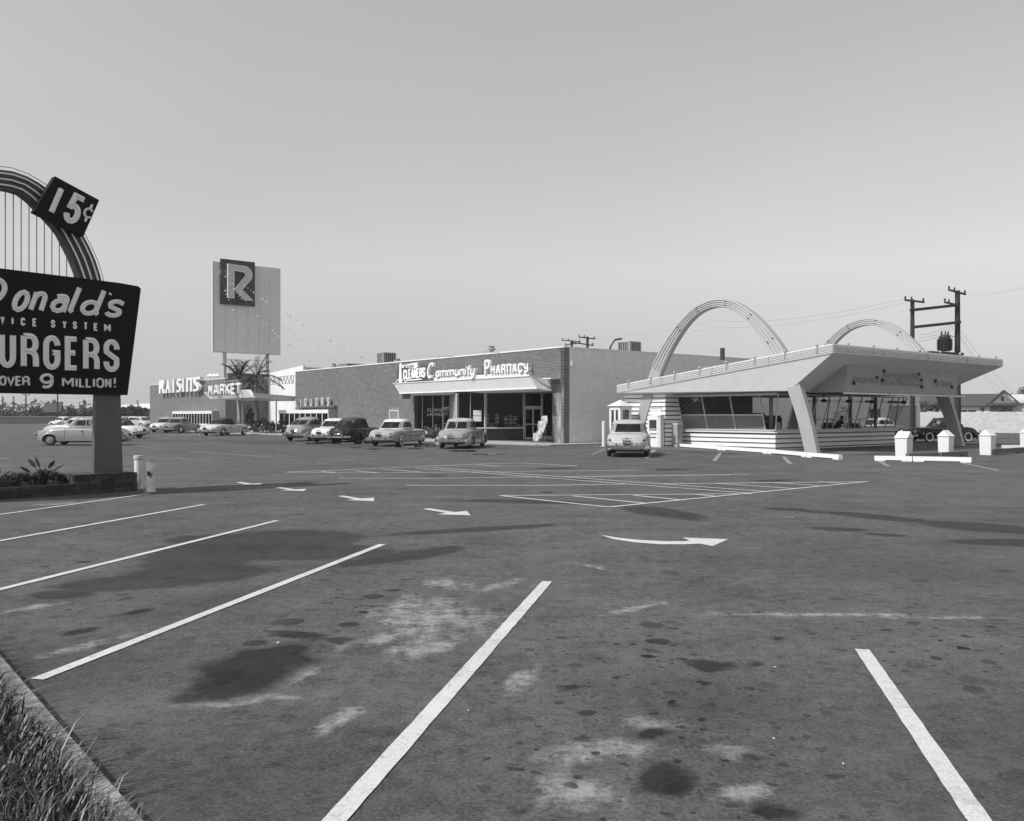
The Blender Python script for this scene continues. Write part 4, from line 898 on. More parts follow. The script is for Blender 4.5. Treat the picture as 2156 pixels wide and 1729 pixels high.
for i, (a, b) in enumerate(((3,0),(0,1),(1,2),(2,3))):
    fa = MB(); A_, B_, C_, D_ = [Vector(v) for v in (bot[a], bot[b], top[b], top[a])]
    fa.quad(A_, B_, C_+Vector((0,0,.03)), D_+Vector((0,0,.03))); fo = obj('fascia', fa, wht, st)
    out = (B_-A_).cross(Vector((0,0,1))).normalized()
    for k in range(5): 
        f_ = .06+k*.22; tb = MB().tube([A_+(D_-A_)*f_+out*.035, B_+(C_-B_)*f_+out*.035], .016, 5); obj('neon_tube', tb, tubem, fo)
    obj('soffit_panel', MB().quad(bot[a], bot[b], inn[b], inn[a]), soff, st)
    # lamp fittings clipped over the edge
    n_ = (8, 8, 0, 0)[i]
    for k in range(n_):
        p = D_+(C_-D_)*((k+.55)/n_)+out*.06; lmp = MB().tube([p+Vector((0,0,.1)), p+Vector((0,0,.02)), p+out*.05-Vector((0,0,.12)), p-Vector((0,0,.3))], .018, 5)
        lmp.lathe([(.05,0),(.06,.06),(.04,.12)], 8, tuple(p+Vector((0,0,.05)))); obj('edge_lamp', lmp, galv, st)
    for k in range(1, 4 if i < 2 else 0):
        p = A_+(B_-A_)*k/4+out*.02; q2 = D_+(C_-D_)*k/4+out*.02; obj('joint_strip', MB().bar(p, q2, .03, .03), galv, st)
obj('ceiling', MB().quad(*inn), mat('stand_ceiling', .4, .7), st)
# sign box under the front overhang
def zs(t): return IZ+(zb0-IZ)*(t-IF)/(FT-IF)
bxp = MB(); a_, b_ = .17, 11.3
bxp.hexa([(a_,-3.8,2.87),(b_,-3.8,2.87),(b_,IF+.05,2.87),(a_,IF+.05,2.87)], [(a_,-3.8,zs(-3.8)+.02),(b_,-3.8,zs(-3.8)+.02),(b_,IF+.05,IZ+.03),(a_,IF+.05,IZ+.03)])
sbx = obj('sign_box', bxp, mat('sign_box_paint', .3, .6), st)
neo = mat('unlit_neon', .3, .2); dk_ = mat('bracket_dark', .02)
def neon(body, x0, z, h, width, lean=0):
    tot = sum((GL[c][0]*h if c != ' ' else .4*h) for c in body)+.2*h*(len(body)-1); k = width/tot; x = x0
    for c in body:
        if c != ' ':
            mbn = MB()
            for s in strokes(c, x, z, h, k, lean): mbn.tube([(u, -3.87, v) for u, v in s], .022, 4)
            obj('neon_letter', mbn, neo, sbx); x += (GL[c][0]+.2)*h*k
        else: x += .6*h*k
def atx(xp, t=-3.8):
    return ony(R1(xp,0)[0], OO, t)
def neonl(body, xa, xb, z, h): neon(body, atx(xa), z, h, atx(xb)-atx(xa))
neonl('FRENCH FRIES', 428, 632, 3.37, .2); neonl('HAMBURGERS', 702, 1018, 3.62, .26); neonl('COLD MALTS COLD DRINKS', 685, 1040, 3.33, .2); neonl('ICE CREAM', 1172, 1318, 3.37, .2)
for xp, z in ((425,3.3),(635,3.6),(702,3.95),(1018,3.9),(685,3.5),(1042,3.6),(1170,3.6),(1320,3.3),(1045,3.25)): obj('bracket', MB().box(atx(xp)-.05,atx(xp)+.05,-3.9,-3.8,z-.08,z+.08), dk_, sbx)
# fluorescent tubes round the head of the windows
for k in range(6): obj('tube_lamp', MB().tube([(-.15+k*2.05,-3.86,2.8),(1.8+k*2.05,-3.86,2.8)], .05, 6), wht, st)
for k in range(3): obj('tube_lamp', MB().tube([(-.66,-.6+k*2.2,2.85),(-.66,1.5+k*2.2,2.85)], .045, 6), wht, st)
# counters: striped dado, double ledge
CW, CT = 11.75, 6.0
obj('front_wall', MB().box(0,CW,0,.2,0,.86), SX, st)
obj('left_wall', MB().box(-.0,.2,.2,CT,0,.86).box(-.003,.0,.0,.2,0,.86), SY, st)
obj('right_wall', MB().box(CW-.2,CW,.2,CT,0,.86), SY, st)
obj('counter_ledge', MB().box(-.06,CW+.3,-.12,.25,.86,.92).box(-.1,.25,-.05,CT,.861,.921), wht, st)
obj('window_sill', MB().box(-.12,CW+.4,-.06,.3,.98,1.03).box(-.06,.3,-.05,CT,.981,1.031).box(.02,CW-.02,.02,.22,.92,.98).box(.02,.22,.02,CT,.92,.98), alum, st)
# leaning glazing
def pane(a0, b0, a1, b1, name='window_pane', m=None, z0=1.03, z1=2.78, off=.0):
    return obj(name, MB().quad((*a0,z0),(*b0,z0),(*b1,z1),(*a1,z1)), m or SG, st, fix=False)
LN = .5
leftm = [0, .6, 2.45, 4.3, CT]
for a, b in zip(leftm, leftm[1:]):
    a1 = a if a else -LN
    pane((.02,a),(.02,b),(-LN+.02,a1),(-LN+.02,b))
    if a > .1:
        lp = MB().quad((.015,a,1.03),(.015,b,1.03),(.015-LN*.43,b,1.78),(.015-LN*.43,a,1.78)); obj('lower_panel', lp, mat('frosted_panel', .17, .3, .1, .8), st, fix=False)
for a in leftm[1:]: obj('mullion', MB().bar((0,a,1.03),(-LN,a,2.78),.055), alum, st)
obj('mullion', MB().bar((0,0,1.03),(-LN,-LN,2.78),.06), alum, st)
obj('mid_rail', MB().bar((-LN*.43,.6,1.78),(-LN*.43,CT,1.78),.05), alum, st)
obj('head_rail', MB().bar((-LN,-LN,2.8),(-LN,CT,2.8),.08).bar((-LN,-LN,2.8),(CW+LN,-LN,2.8),.08), alum, st)
fm_ = [0,.95,1.95,3.0,4.1,5.15,6.2,7.3,8.4,9.5,10.6,CW]
for a, b in zip(fm_, fm_[1:]):
    a1 = a if a else -LN; b1 = b if b < CW else CW+LN
    pane((a,.02),(b,.02),(a1,-LN+.02),(b1,-LN+.02))
for a in fm_[1:-1]: obj('mullion', MB().bar((a,0,1.03),(a,-LN,2.78),.05), alum, st)
obj('mullion', MB().bar((CW,0,1.03),(CW+LN,-LN,2.78),.06), alum, st)
for a in (.0,1.5,3.0,4.5,6.0): obj('mullion', MB().bar((CW,a,1.03),(CW+LN,a,2.78),.05), alum, st)
for a, b in zip((0,1.5,3,4.5),(1.5,3,4.5,6)): pane((CW,a),(CW,b),(CW+LN,a if a else -LN),(CW+LN,b))
# pass-through windows: small frames in the front bays
for k in (3,4,6,7): obj('service_window', MB().bar((fm_[k]+.1,-.1,1.55),(fm_[k+1]-.1,-.1,1.55),.05).bar((fm_[k]+.5,-.0,1.03),(fm_[k]+.45,-.12,1.55),.04), alum, st)
# back room, door, floor
BX = -1.5
obj('back_room_side', MB().box(BX,BX+.2,CT+.0,9.1,0,2.93), SY, st)
obj('back_room_front', MB().box(BX+.2,.02,CT+.001,CT+.2,0,2.93).box(BX+.001,BX+.2,CT-.003,CT,0,2.93), SX, st)
obj('back_room_rear', MB().box(BX+.2,6.5,8.9,9.1,0,2.93).box(6.3,6.5,6.2,8.9,0,2.93), wht, st)
obj('kitchen_wall', MB().box(.3,6.3,6.0,6.15,0,2.92), mat('kitchen_wall', .12, .6), st)
dr = obj('door', MB().box(BX-.04,BX,6.3,7.03,.06,2.18), wht, st); obj('door_head', MB().box(BX-.08,BX,6.26,7.07,2.18,2.22), alum, dr)
text('house_number', '10207', .14, mat('number_grey', .35), dr, (BX-.043, 6.66, 2.02), FACE_L)
obj('floor', MB().box(.2,CW-.2,.2,6.0,0,.06), mat('stand_floor', .07, .5), st)
apr = wpoly([(-3.6,-5.2),(15.2,-5.2),(15.2,.0),(15.2,9.5),(-3.6,9.5)], -.05, .012, 'stand_apron', mat('apron_concrete', .11, .85, .15, .6, bump=.2), None)
apr.location = OO; apr.rotation_euler = (0,0,ANG); apr['kind'] = 'structure'
# columns and kitchen kit seen through the glass
for x, y in ((.75,.8),(4.6,.75),(8.2,.75),(11.2,.9)): obj('column', MB().lathe([(.1,.06),(.1,2.93)], 10, (x,y,0)), steel, st)
kit = mat('kitchen_steel', .1, .3, metal=.5); kb = mat('kitchen_black', .02, .4)
for i, (x0, x1, y0, y1, z1, m_, nm, lb) in enumerate(((1.2,2.6,1.6,2.6,1.5,kb,'grill_cabinet','black grill cabinet inside the stand behind the front left bays'),(3.0,3.9,2.3,3.0,1.75,kb,'malt_mixer','dark bank of malt mixers inside the stand'),
        (.8,4.5,4.9,5.7,2.2,kb,'tall_cooler','tall dark cooler against the kitchen wall'),(5.0,6.1,4.9,5.7,1.9,kit,'tall_cooler','shorter steel cooler right of the dark one'),(6.3,6.9,.9,1.4,1.35,kit,'cash_register','steel cash register at the middle serving window'),(8.9,9.6,.9,1.4,1.3,kit,'cash_register','steel cash register at the right serving window'))):
    t_ = thing(nm, lb, 'appliance', OO, ANG)
    obj('cabinet', MB().box(x0,x1,y0,y1,.06,z1-.12), m_, t_); obj('top', MB().box(x0+.05,x1-.05,y0+.05,y1-.05,z1-.12,z1), kit, t_); obj('base', MB().box(x0+.04,x1-.04,y0+.04,y1-.04,.06,.07), kb, t_)
# small hanging menus and notices
def menu(xp0, xp1, y0, y1, body, label, m=None, t=-.3, dark=False):
    a = ony(z4(xp0,0)[0], OO, t); b = ony(z4(xp1,0)[0], OO, t); z1 = hgt(z4(xp0,0)[0], z4(0,y0)[1], OO, a, t); z0 = hgt(z4(xp0,0)[0], z4(0,y1)[1], OO, a, t)
    q = thing('menu_sign', label, 'sign', OO, ANG)
    if dark: obj('board', MB().box(a,b,t-.02,t+.02,z0,z1), mat('menu_dark', .02 if dark == 1 else .5), q)
    text('lettering', body, (z1-z0)*(.8 if '\n' not in body else .36), mat('menu_ink', .015) if not dark == 1 else mat('menu_light', .4), q, ((a+b)/2, t-.025, (z0+z1)/2), FACE_F, sx=.62)
    if not dark: obj('wire', MB().bar((a,t,z1+.01),(b,t,z1+.01),.01), steel, q)
menu(845, 1025, 130, 162, 'FRENCH FRIES', 'dark lettering FRENCH FRIES hung high in the front window')
menu(1195, 1365, 138, 172, 'HAMBURGERS\nCHEESEBURGERS', 'narrow hanging sign with two rows in the centre front window', dark=2)
menu(1515, 1685, 145, 180, 'HAMBURGERS\nMALTS', 'half dark hanging sign with two rows at the right front bay', dark=1)
menu(1970, 2130, 150, 188, 'ICE CREAM 20¢', 'hanging sign reading ICE CREAM beside the far dark leg', dark=1)
menu(810, 955, 232, 345, 'Old Fashioned\nTHICK MALTS\n20¢', 'window lettering Old Fashioned THICK MALTS left of the bending man', t=-.12)
menu(1215, 1330, 250, 315, 'Old Fashioned\nTHICK MALTS', 'window lettering Old Fashioned THICK MALTS in the centre bay', t=-.12)
menu(700, 765, 398, 440, 'CLOSED', 'small pale card reading closed in a serving window', t=-.12, dark=2)
menu(1728, 1800, 0, 0.1, 'x', 'x') if False else None
fan = mat('fan_dark', .02)
for xp in (605, 960, 1288, 1738):
    x = ony(z4(xp,0)[0], OO, -.9); q = thing('ceiling_fan', 'dark ceiling fan over the front windows, number %s from the left' % ('one','two','three','four')[(605,960,1288,1738).index(xp)], 'fan', OO, ANG, 'ceiling fans over the customers')
    q['label'] = {605:'dark ceiling fan nearest the front left leg', 960:'dark ceiling fan above the FRENCH FRIES lettering', 1288:'dark ceiling fan above the two-row centre sign', 1738:'dark ceiling fan nearest the far right leg'}[xp]
    obj('rod', MB().tube([(x,-.9,2.87),(x,-.9,2.6)], .02), fan, q); obj('motor', MB().lathe([(.06,2.42),(.15,2.46),(.15,2.55),(.06,2.6)], 12, (x,-.9,0)), fan, q)
    for a in range(4):
        c_, s_ = math.cos(a*1.571+.35), math.sin(a*1.571+.35); obj('blade', MB().bar((x+c_*.12,-.9+s_*.12,2.5),(x+c_*.75,-.9+s_*.75,2.5),.13,.015), fan, q)
for i, (x, y, wd_, hh, z) in enumerate(((.35,.12,.35,.36,1.05),(7.0,.2,.28,.3,1.05))):
    o = obj('menu_card', MB().hexa([(x,y,z),(x+wd_,y,z),(x+wd_,y+.02,z),(x,y+.02,z)], [(x,y+.1,z+hh),(x+wd_,y+.1,z+hh),(x+wd_,y+.12,z+hh),(x,y+.12,z+hh)]), mat('notice', .75), loc=OO, rotz=ANG); tag(o, ('white printed menu card at the corner window','small white card standing in a serving window')[i], 'notice')
# parabolic arches (each one solid ribbon of metal from foot to foot)
AO = [(0,7.76),(0.9,7.62),(1.6,7.33),(2.3,6.85),(2.95,6.28),(3.6,5.58),(4.15,4.85),(4.6,4.0),(5.0,3.1),(5.5,1.6),(5.9,-.02)]
AI = [(0,7.34),(.75,7.22),(1.35,6.95),(1.95,6.5),(2.5,5.92),(3.05,5.22),(3.5,4.5),(3.95,3.7),(4.33,2.9),(4.85,1.5),(5.25,-.02)]
def dense(P, n=4):
    out = []
    for i in range(len(P)-1):
        p0 = P[i-1] if i else (-P[1][0], P[1][1]); p1, p2 = P[i], P[i+1]; p3 = P[i+2] if i+2 < len(P) else p2
        for k in range(n):
            t = k/n; out.append(tuple(.5*((2*p1[j])+(-p0[j]+p2[j])*t+(2*p0[j]-5*p1[j]+4*p2[j]-p3[j])*t*t+(-p0[j]+3*p1[j]-3*p2[j]+p3[j])*t**3) for j in (0,1)))
    return out+[P[-1]]
def arch(s0, s1, c=2.55):
    O_ = dense(AO); I_ = dense(AI); full = lambda Q: [(c-x, z) for x, z in Q[::-1]]+[(c+x, z) for x, z in Q[1:]]
    o, i = full(O_), full(I_); n = len(o)
    def part(name, k0, k1, m):
        mb = MB(); rows = [[(s0,o[k][0],o[k][1]),(s1,o[k][0],o[k][1]),(s1,i[k][0],i[k][1]),(s0,i[k][0],i[k][1]),(s0,o[k][0],o[k][1])] for k in range(k0, k1+1)]
        mb.grid(rows); mb.quad(*rows[0][:4]); mb.quad(*rows[-1][:4]); return obj(name, mb, m, st, smooth=30)
    h = n//2; kf = h-4*8+2; kr = h+4*7+2     # where the legs take over, just under the roof
    part('arch_leg', 0, kf, legm); ar = part('arch', kf, kr, archm); part('arch_leg', kr, n-1, legm)
    for f in (.12,.37,.63,.88):
        for sx in (s0-.03, s1+.03):
            k0 = h-4*6-2; k1 = h+4*6+3 
            obj('neon_tube', MB().tube([(sx, o[k][0]+(i[k][0]-o[k][0])*f, o[k][1]+(i[k][1]-o[k][1])*f) for k in range(k0, k1)], .019, 6), tubem, ar, smooth=60)
    for k in (h-3, h+6, h+14, h-12, h-20): 
        for f in (.2,.7): p = (o[k][0]+(i[k][0]-o[k][0])*f, o[k][1]+(i[k][1]-o[k][1])*f); obj('tube_clip', MB().box(s0-.05,s0,p[0]-.04,p[0]+.04,p[1]-.03,p[1]+.03), dk_, ar)
arch(-1.56, -1.26); arch(13.0, 13.3)
# roof top bits
for s, t, w_, h_, lb in ((2.5,1.0,2.2,.62,'pale box vent on the stand roof at the foot of the large arch'),(1.2,4.5,.9,.5,'small pale hatch on the stand roof under the large arch')):
    zr = zt0+(zt1-zt0)*(t-FT)/(RT-FT); q = thing('roof_box', lb, 'vent', OO, ANG)
    obj('housing', MB().box(s,s+w_,t,t+1.0,zr-.1,zr+h_), wht, q); obj('lid', MB().box(s-.05,s+w_+.05,t-.05,t+1.05,zr+h_,zr+h_+.04), galv, q)
# ------------------------------------------------------------------ things round the stand
def place(s, t, z=.012): v = Matrix.Rotation(ANG,3,'Z')@Vector((s,t,0)); return (OO.x+v.x, OO.y+v.y, z)
t0 = onx(zz(1015,0)[0], OO, -2.05)
vm = thing('vending_machine', 'tall white ice vending machine with glass window beside door 10207', 'vending machine', place(-2.05, t0), ANG)
obj('cabinet', MB().box(0,.5,0,.74,0,1.74), wht, vm); obj('side_column', MB().lathe([(.1,0),(.1,1.66)], 10, (.12,-.04,0)), wht, vm)
obj('window', MB().box(-.012,.0,.1,.62,.92,1.5), mat('mirror_glass', .12, .05, metal=.7), vm); obj('slot', MB().box(-.015,0,.12,.5,.52,.57), kb, vm); obj('shelf', MB().box(-.06,0,.1,.56,.76,.8), alum, vm); obj('plinth', MB().box(-.03,.52,-.02,.76,0,.06), alum, vm)
obj('goods', MB().box(-.014,-.012,.14,.58,.94,1.04), mat('case_back'if 0 else 'goods1', .3), vm)
cb0 = onx(zz(1480,0)[0], OO, -.95)
cab = thing('waste_cabinet', 'grey steel cabinet with white top standing on a block by the striped wall', 'cabinet', place(-.95, cb0), ANG)
obj('cabinet', MB().box(0,.42,0,.48,.2,1.24), mat('cabinet_grey', .34, .5), cab); obj('lid', MB().box(-.03,.45,-.03,.51,1.24,1.3), wht, cab); obj('block', MB().box(-.08,.5,-.08,.56,0,.17), mat('block_concrete', .3, .9), cab); obj('handle', MB().box(.12,.2,-.03,0,1.08,1.11), alum, cab); obj('skirt', MB().box(.03,.39,.03,.45,.17,.2), kb, cab)
bt = onx(z8(885,0)[0], OO, -2.95)
bo = thing('phone_booth', 'white glazed telephone booth with low pyramid roof left of the stand', 'phone booth', place(-2.95, bt), ANG)
W_ = .88
for x, y in ((0,0),(W_,0),(0,W_),(W_,W_)): obj('post', MB().box(x-.04 if x else 0, x+.0 if x else .04, y-.04 if y else 0, y if y else .04, 0, 2.28), wht, bo)
obj('header', MB().box(0,W_,0,W_,2.05,2.27), wht, bo)
obj('roof', MB().add([(-.1,-.1,2.27),(W_+.1,-.1,2.27),(W_+.1,W_+.1,2.27),(-.1,W_+.1,2.27),(W_/2,W_/2,2.62)], [(3,2,1,0),(0,1,4),(1,2,4),(2,3,4),(3,0,4)]), wht, bo)
obj('side_panel', MB().box(.01,.02,.04,.2,0,2.05).box(.01,.02,.38,.52,0,2.05).box(.01,.02,.72,.86,0,2.05).box(.04,.2,.01,.02,0,2.05).box(.68,.86,.01,.02,0,2.05).box(.01,.02,.2,.72,0,.5).box(.2,.68,.01,.02,0,.5), wht, bo)
obj('pane', MB().box(.012,.016,.2,.38,.5,2.05).box(.012,.016,.52,.72,.5,2.05).box(.2,.68,.012,.016,.5,2.05), mat('dark_glass', .02, .05), bo); obj('back_panel', MB().box(W_-.02,W_-.01,.04,.84,0,2.05), steel, bo)
pb_ = G(*z8(658,1465)); bl = thing('post_bollard', 'slim white post between the painted wall and the parked pale sedan', 'bollard', pb_)
obj('post', MB().lathe([(.09,0),(.09,1.4),(.05,1.44)], 10), wht, bl); obj('base', MB().lathe([(.16,0),(.16,.03)], 10), conc, bl)
# wheel stops
def stop(a, b, label, m=None, hh=.2):
    a = Vector((*a,0)); b = Vector((*b,0)); d = b-a; L = d.length; q = thing('wheel_stop', label, 'wheel stop', a, math.atan2(d.y, d.x), 'timber wheel stops round the stand')
    m = m or wht; mbx = MB().hexa([(0,-.1,.05),(L-.03,-.1,.05),(L-.03,.1,.05),(0,.1,.05)], [(0,-.075,hh),(L-.03,-.075,hh),(L-.03,.075,hh),(0,.075,hh)]); obj('beam', mbx, m, q)
    for x in (.02, L-.4): obj('foot', MB().box(x,x+.36,-.11,.11,0,.05), m, q)
A_ = G(1423,941); B_ = G(*z9(1008,82)) if 'z9' in globals() else G(1772,969)
A_ = Vector((8.6,45.0)); B_ = Vector((12.6,33.5)); 
ks = [0,.28,.53,.78,1]
nm_ = ['farthest white wheel stop segment next to the grey cabinet','white wheel stop segment below the left stand windows','white wheel stop segment beside the foot of the front left leg','nearest white wheel stop segment ending right of the front left leg']
xs = [1424, 1523, 1620, 1702, 1771]; ys = [941.5, 948.5, 955.5, 963, 968.5]
for k in range(4): stop(G(xs[k],ys[k]).xy, G(xs[k+1],ys[k+1]).xy, nm_[k])
stop(G(1841,970.5).xy, G(1922,972).xy, 'white wheel stop segment in front of the nearest bin'); stop(G(1922,972).xy, G(2047,974.5).xy, 'white wheel stop segment right of the nearest bin', hh=.2)
gry = mat('shade_grey_timber', .12, .85)  # grey logs carry their shade in the base colour
stop(G(*z5(380,1038)).xy, G(*z5(850,1022)).xy, 'wheel stop coloured grey for shade between the first two bins', gry, .22); stop(G(*z5(870,1020)).xy, G(*z5(1275,998)).xy, 'wheel stop coloured grey for shade running behind the second bin', gry, .22)
stop(G(*z5(1650,980)).xy, G(*z5(2100,945)).xy, 'dark wheel stop right of the third bin', gry, .25); stop(G(*z5(2100,945)).xy, G(*z5(2500,920)).xy, 'dark wheel stop at the right edge of the picture', gry, .25); stop(G(*z5(1825,885)).xy, G(*z5(2110,885)).xy, 'distant white wheel stop behind the third bin')
# waste bins
def bin_(px0, pxm, px1, ytop, ybase, ridge, label):
    g = G(pxm, ybase); A = (.7833,.6216); B = (-.6216,.7833)
    kb_ = abs((B[0]*g.y-B[1]*g.x)/g.y**2)*FP; wB = (pxm-px0)/kb_*1.02; zt = EYE+(HZP-ytop)/FP*(g.y+.3)
    q = thing('waste_bin', label, 'waste bin', g, ANG, 'white bins with roof-shaped lids'); w_ = wB; c = w_/2; bw = w_*.84; o_ = (w_-bw)/2; zs_ = zt-.27
    q.location = Vector((g.x, g.y, 0))-Matrix.Rotation(ANG,3,'Z')@Vector((o_,o_,0))
    obj('body', MB().hexa([(o_,o_,0),(w_-o_,o_,0),(w_-o_,w_-o_,0),(o_,w_-o_,0)], [(.02,.02,zs_-.02),(w_-.02,.02,zs_-.02),(w_-.02,w_-.02,zs_-.02),(.02,w_-.02,zs_-.02)]), wht, q)
    obj('seam', MB().box(.03,w_-.03,.03,w_-.03,zs_-.02,zs_), kb, q)
    e = -.01; E_ = w_+.01
    if ridge == 'b': rp = [(c,.0,zt),(c,w_*.92,zt)]; fs = [(0,1,4),(1,2,5,4),(2,3,5),(3,0,4,5),(3,2,1,0)]
    else: rp = [(w_*.0+.03,c,zt),(w_*.92,c,zt)]; fs = [(0,1,5,4),(1,2,5),(2,3,4,5),(3,0,4),(3,2,1,0)]
    obj('lid', MB().add([(e,e,zs_),(E_,e,zs_),(E_,E_,zs_),(e,E_,zs_)]+rp, fs), wht, q)
bin_(z5(172,0)[0], z5(368,0)[0], 0, z5(0,620)[1], z5(0,1028)[1], 'b', 'nearest white waste bin, standing just behind the white wheel stop')
bin_(z5(825,0)[0], z5(1008,0)[0], 0, z5(0,600)[1], z5(0,980)[1], 'a', 'second white waste bin, overlapping the far dark leg')
bin_(z5(1455,0)[0], z5(1648,0)[0], 0, z5(0,590)[1], z5(0,982)[1], 'a', 'third white waste bin, in front of the pale block wall')
bin_(z5(2075,0)[0], z5(2250,0)[0], 0, z5(0,560)[1], z5(0,905)[1], 'a', 'white waste bin cut by the right edge of the picture')
# ================================================================== CARS
tyre = mat('tyre', .02, .8, .2, 8); chrome = mat('chrome', .55, .12, .05, 3, metal=1); rubw = mat('whitewall', .75, .6)
CG = glassmat('car_glass', .2, .04, .03); under = mat('car_underside', .012, .9)
platem = mat('plate_dark', .03, .5); platel = mat('plate_light', .6, .5); seatm = mat('car_seat', .05, .8); lampm = mat('tail_lamp', .06, .15); headm = mat('head_lamp', .6, .1)
def paint(v): return mat('car_paint_%03d' % int(v*1000), v, .3, .05, 1.2, coat=.12 if v < .1 else .55, spec=.15 if v < .1 else .3)
def sg(x, p): return math.copysign(abs(x)**p, x)
def car(label, x, y, hd, body, roof=None, L=5.0, Wd=1.85, H=1.6, belt=.98, hood=.93, deck=.88, cab=(-1.45,.85), top=(-.66,.14), fast=False, fender=False, ww=False, split=False, plate=None, wb=2.95, driver=0, group='parked cars', skirt=False, trim=True):
    """one car, nose towards +x; x,y is the middle of the rear axle on the ground"""
    a = R(hd); ro = wb/2-.06
    t = thing('parked_car', label, 'car', (x+math.cos(a)*ro, y+math.sin(a)*ro, 0), a, group)
    bm_ = paint(body); rm = paint(roof if roof is not None else body)
    h2_ = L/2; xr, xf = -wb/2+.06, wb/2+.06; ar = .40
    def hw(u):      # plan half width
        k = abs(u)/h2_; return Wd/2*(1-.30*max(0, (k-.45)/.55)**2.6)
    def ztop(u):
        cab0, cab1 = cab
        if u > cab1: k = (u-cab1)/(h2_-cab1); return belt+.0-(belt-hood)*k-.22*max(0, k-.72)/.28*max(0, k-.72)/.28
        if u < cab0: k = (cab0-u)/(h2_+cab0); return belt-(belt-deck)*k-.3*(max(0, k-.45)/.55)**2
        return belt
    def zside(u):
        k = abs(u)/h2_; return min(ztop(u), belt)-.045-.10*max(0, (k-.6)/.4)**2
    def zbot(u):
        z = .27+.1*max(0, (abs(u)/h2_-.8)/.2)
        for c in (xr, xf):
            if c == xr and skirt:
                if abs(u-c) < ar: z = max(z, .27+.12*(1-(u-c)**2/ar**2))
            elif abs(u-c) < ar: z = max(z, .32+math.sqrt(ar*ar-(u-c)**2)*.92)
        return z
    us = sorted(set([-h2_+.03+i*(L-.06)/34 for i in range(35)]+[c+d for c in (xr, xf) for d in (-ar-.005, -ar+.03, -.28, -.14, 0, .14, .28, ar-.03, ar+.005)]))
    rows = []
    for u in us:
        w_, zt, zs_, zb = hw(u), ztop(u), zside(u), zbot(u); zm = max(zb+.06, .62)
        half = [(0,.3),(w_*.7,.3),(w_*.9,.3 if zb < .35 else zb-.02),(w_*.985,zb),(w_,(zb+zm)/2),(w_*1.0,zm),(w_*.985,zs_-.12),(w_*.93,zs_-.02),(w_*.82,zs_+.03),(w_*.6,zt-.015),(w_*.3,zt+.008),(0,zt+.012)]
        rows.append([(u,-yy,zz_) for yy, zz_ in half]+[(u,yy,zz_) for yy, zz_ in half[::-1][1:]])
    mb = MB()
    for e, s_ in ((0, -1), (-1, 1)):       # rounded nose and tail
        r0 = rows[e]; zc = .58
        caps = [[(p[0]+s_*.05, p[1]*.93, zc+(p[2]-zc)*.93) for p in r0], [(p[0]+s_*.075, p[1]*.7, zc+(p[2]-zc)*.72) for p in r0], [(p[0]+s_*.085, p[1]*.2, zc+(p[2]-zc)*.2) for p in r0]]
        rows = caps[::-1]+rows if e == 0 else rows+caps
    mb.grid(rows); b_ = obj('body', mb, bm_, t, smooth=50)
    obj('underbody', MB().box(-h2_+.45,h2_-.45,-Wd*.36,Wd*.36,.22,.42), under, t)
    if trim:
        for s_ in (-1, 1): obj('trim_strip', MB().tube([(u, s_*(hw(u)+.012), .68 if not fender else belt-.1) for u in (xr+.5, 0, xf-.45, xf+.2)], .014, 4), chrome, t)
    for c in ([xf, xr] if fender else []):
        for s_ in (-1, 1):
            rowz = []
            for i in range(13):
                ph = R(-12+204*i/12); stretch = 1.25 if math.cos(ph) < 0 else 1.0
                row = []
                for j in range(7):
                    ps = j/6*math.pi/2; rad = .39+(.56-.39)*math.cos(ps)
                    row.append((c+rad*math.cos(ph)*(1.12 if c == xf else 1.18)*stretch, s_*(Wd*.33+(Wd*.53-Wd*.33)*math.sin(ps)), .30+rad*math.sin(ph)*.98))
                rowz.append(row)
            obj('fender', MB().grid(rowz), bm_, t, smooth=60, fix=False)
    # cabin grown from level contours; openings become separate panes
    n_ = 3.4; cb0, cb1 = cab; tp0, tp1 = top
    def contour(h):
        f = h if h < 1 else 1; shr = 1-.17*h
        if h > .78: shr *= max(.02, (1-((h-.78)/.22)**2.4))**(1/2.4)
        p = (1.5 if fast else 1.15)
        x0 = cb0+(tp0-cb0)*(h**p if fast else h**.9); x1 = cb1+(tp1-cb1)*h**.95
        if h > .78:
            k = (h-.78)/.22; q = 1-max(.02, (1-k**2.4))**(1/2.4); m_ = (x0+x1)/2; x0 += (m_-x0)*q; x1 += (m_-x1)*q
        return (x0+x1)/2, (x1-x0)/2, Wd*.445*shr, belt-.02+(H-belt+.02)*h
    rear = [0, .3, .58, .76, .86, .94]; side = [-.90,-.80,-.66,-.5,-.34,-.3,-.1,.06,.10,.3,.5,.66,.8,.90]
    def pt(kind, f, h):
        xc, xa, w_, z = contour(h)
        if kind == 'r': return (xc-xa*(1-f**n_)**(1/n_), w_*f, z)
        if kind == 'f': return (xc+xa*(1-f**n_)**(1/n_), w_*f, z)
        return (xc+xa*f, w_*(1-abs(f)**n_)**(1/n_), z)
    stn = [('r', f) for f in rear]+[('s', f) for f in side]+[('f', f) for f in rear[::-1]]
    hs_ = [0,.1,.2,.45,.68,.74,.8,.86,.92,.96,.985,1.0]
    nst = len(stn); R_ = [[pt(k, f, h) for k, f in stn] for h in hs_]
    full = [[(p[0], -p[1], p[2]) for p in r_[::-1]]+r_ for r_ in R_]      # right side front..rear, left side rear..front
    lo, hi = 2, 4     # window rows
    rmb = MB(); m_ = 2*nst; vs = [v for r_ in full for v in r_]; fr_f = []; win = {}
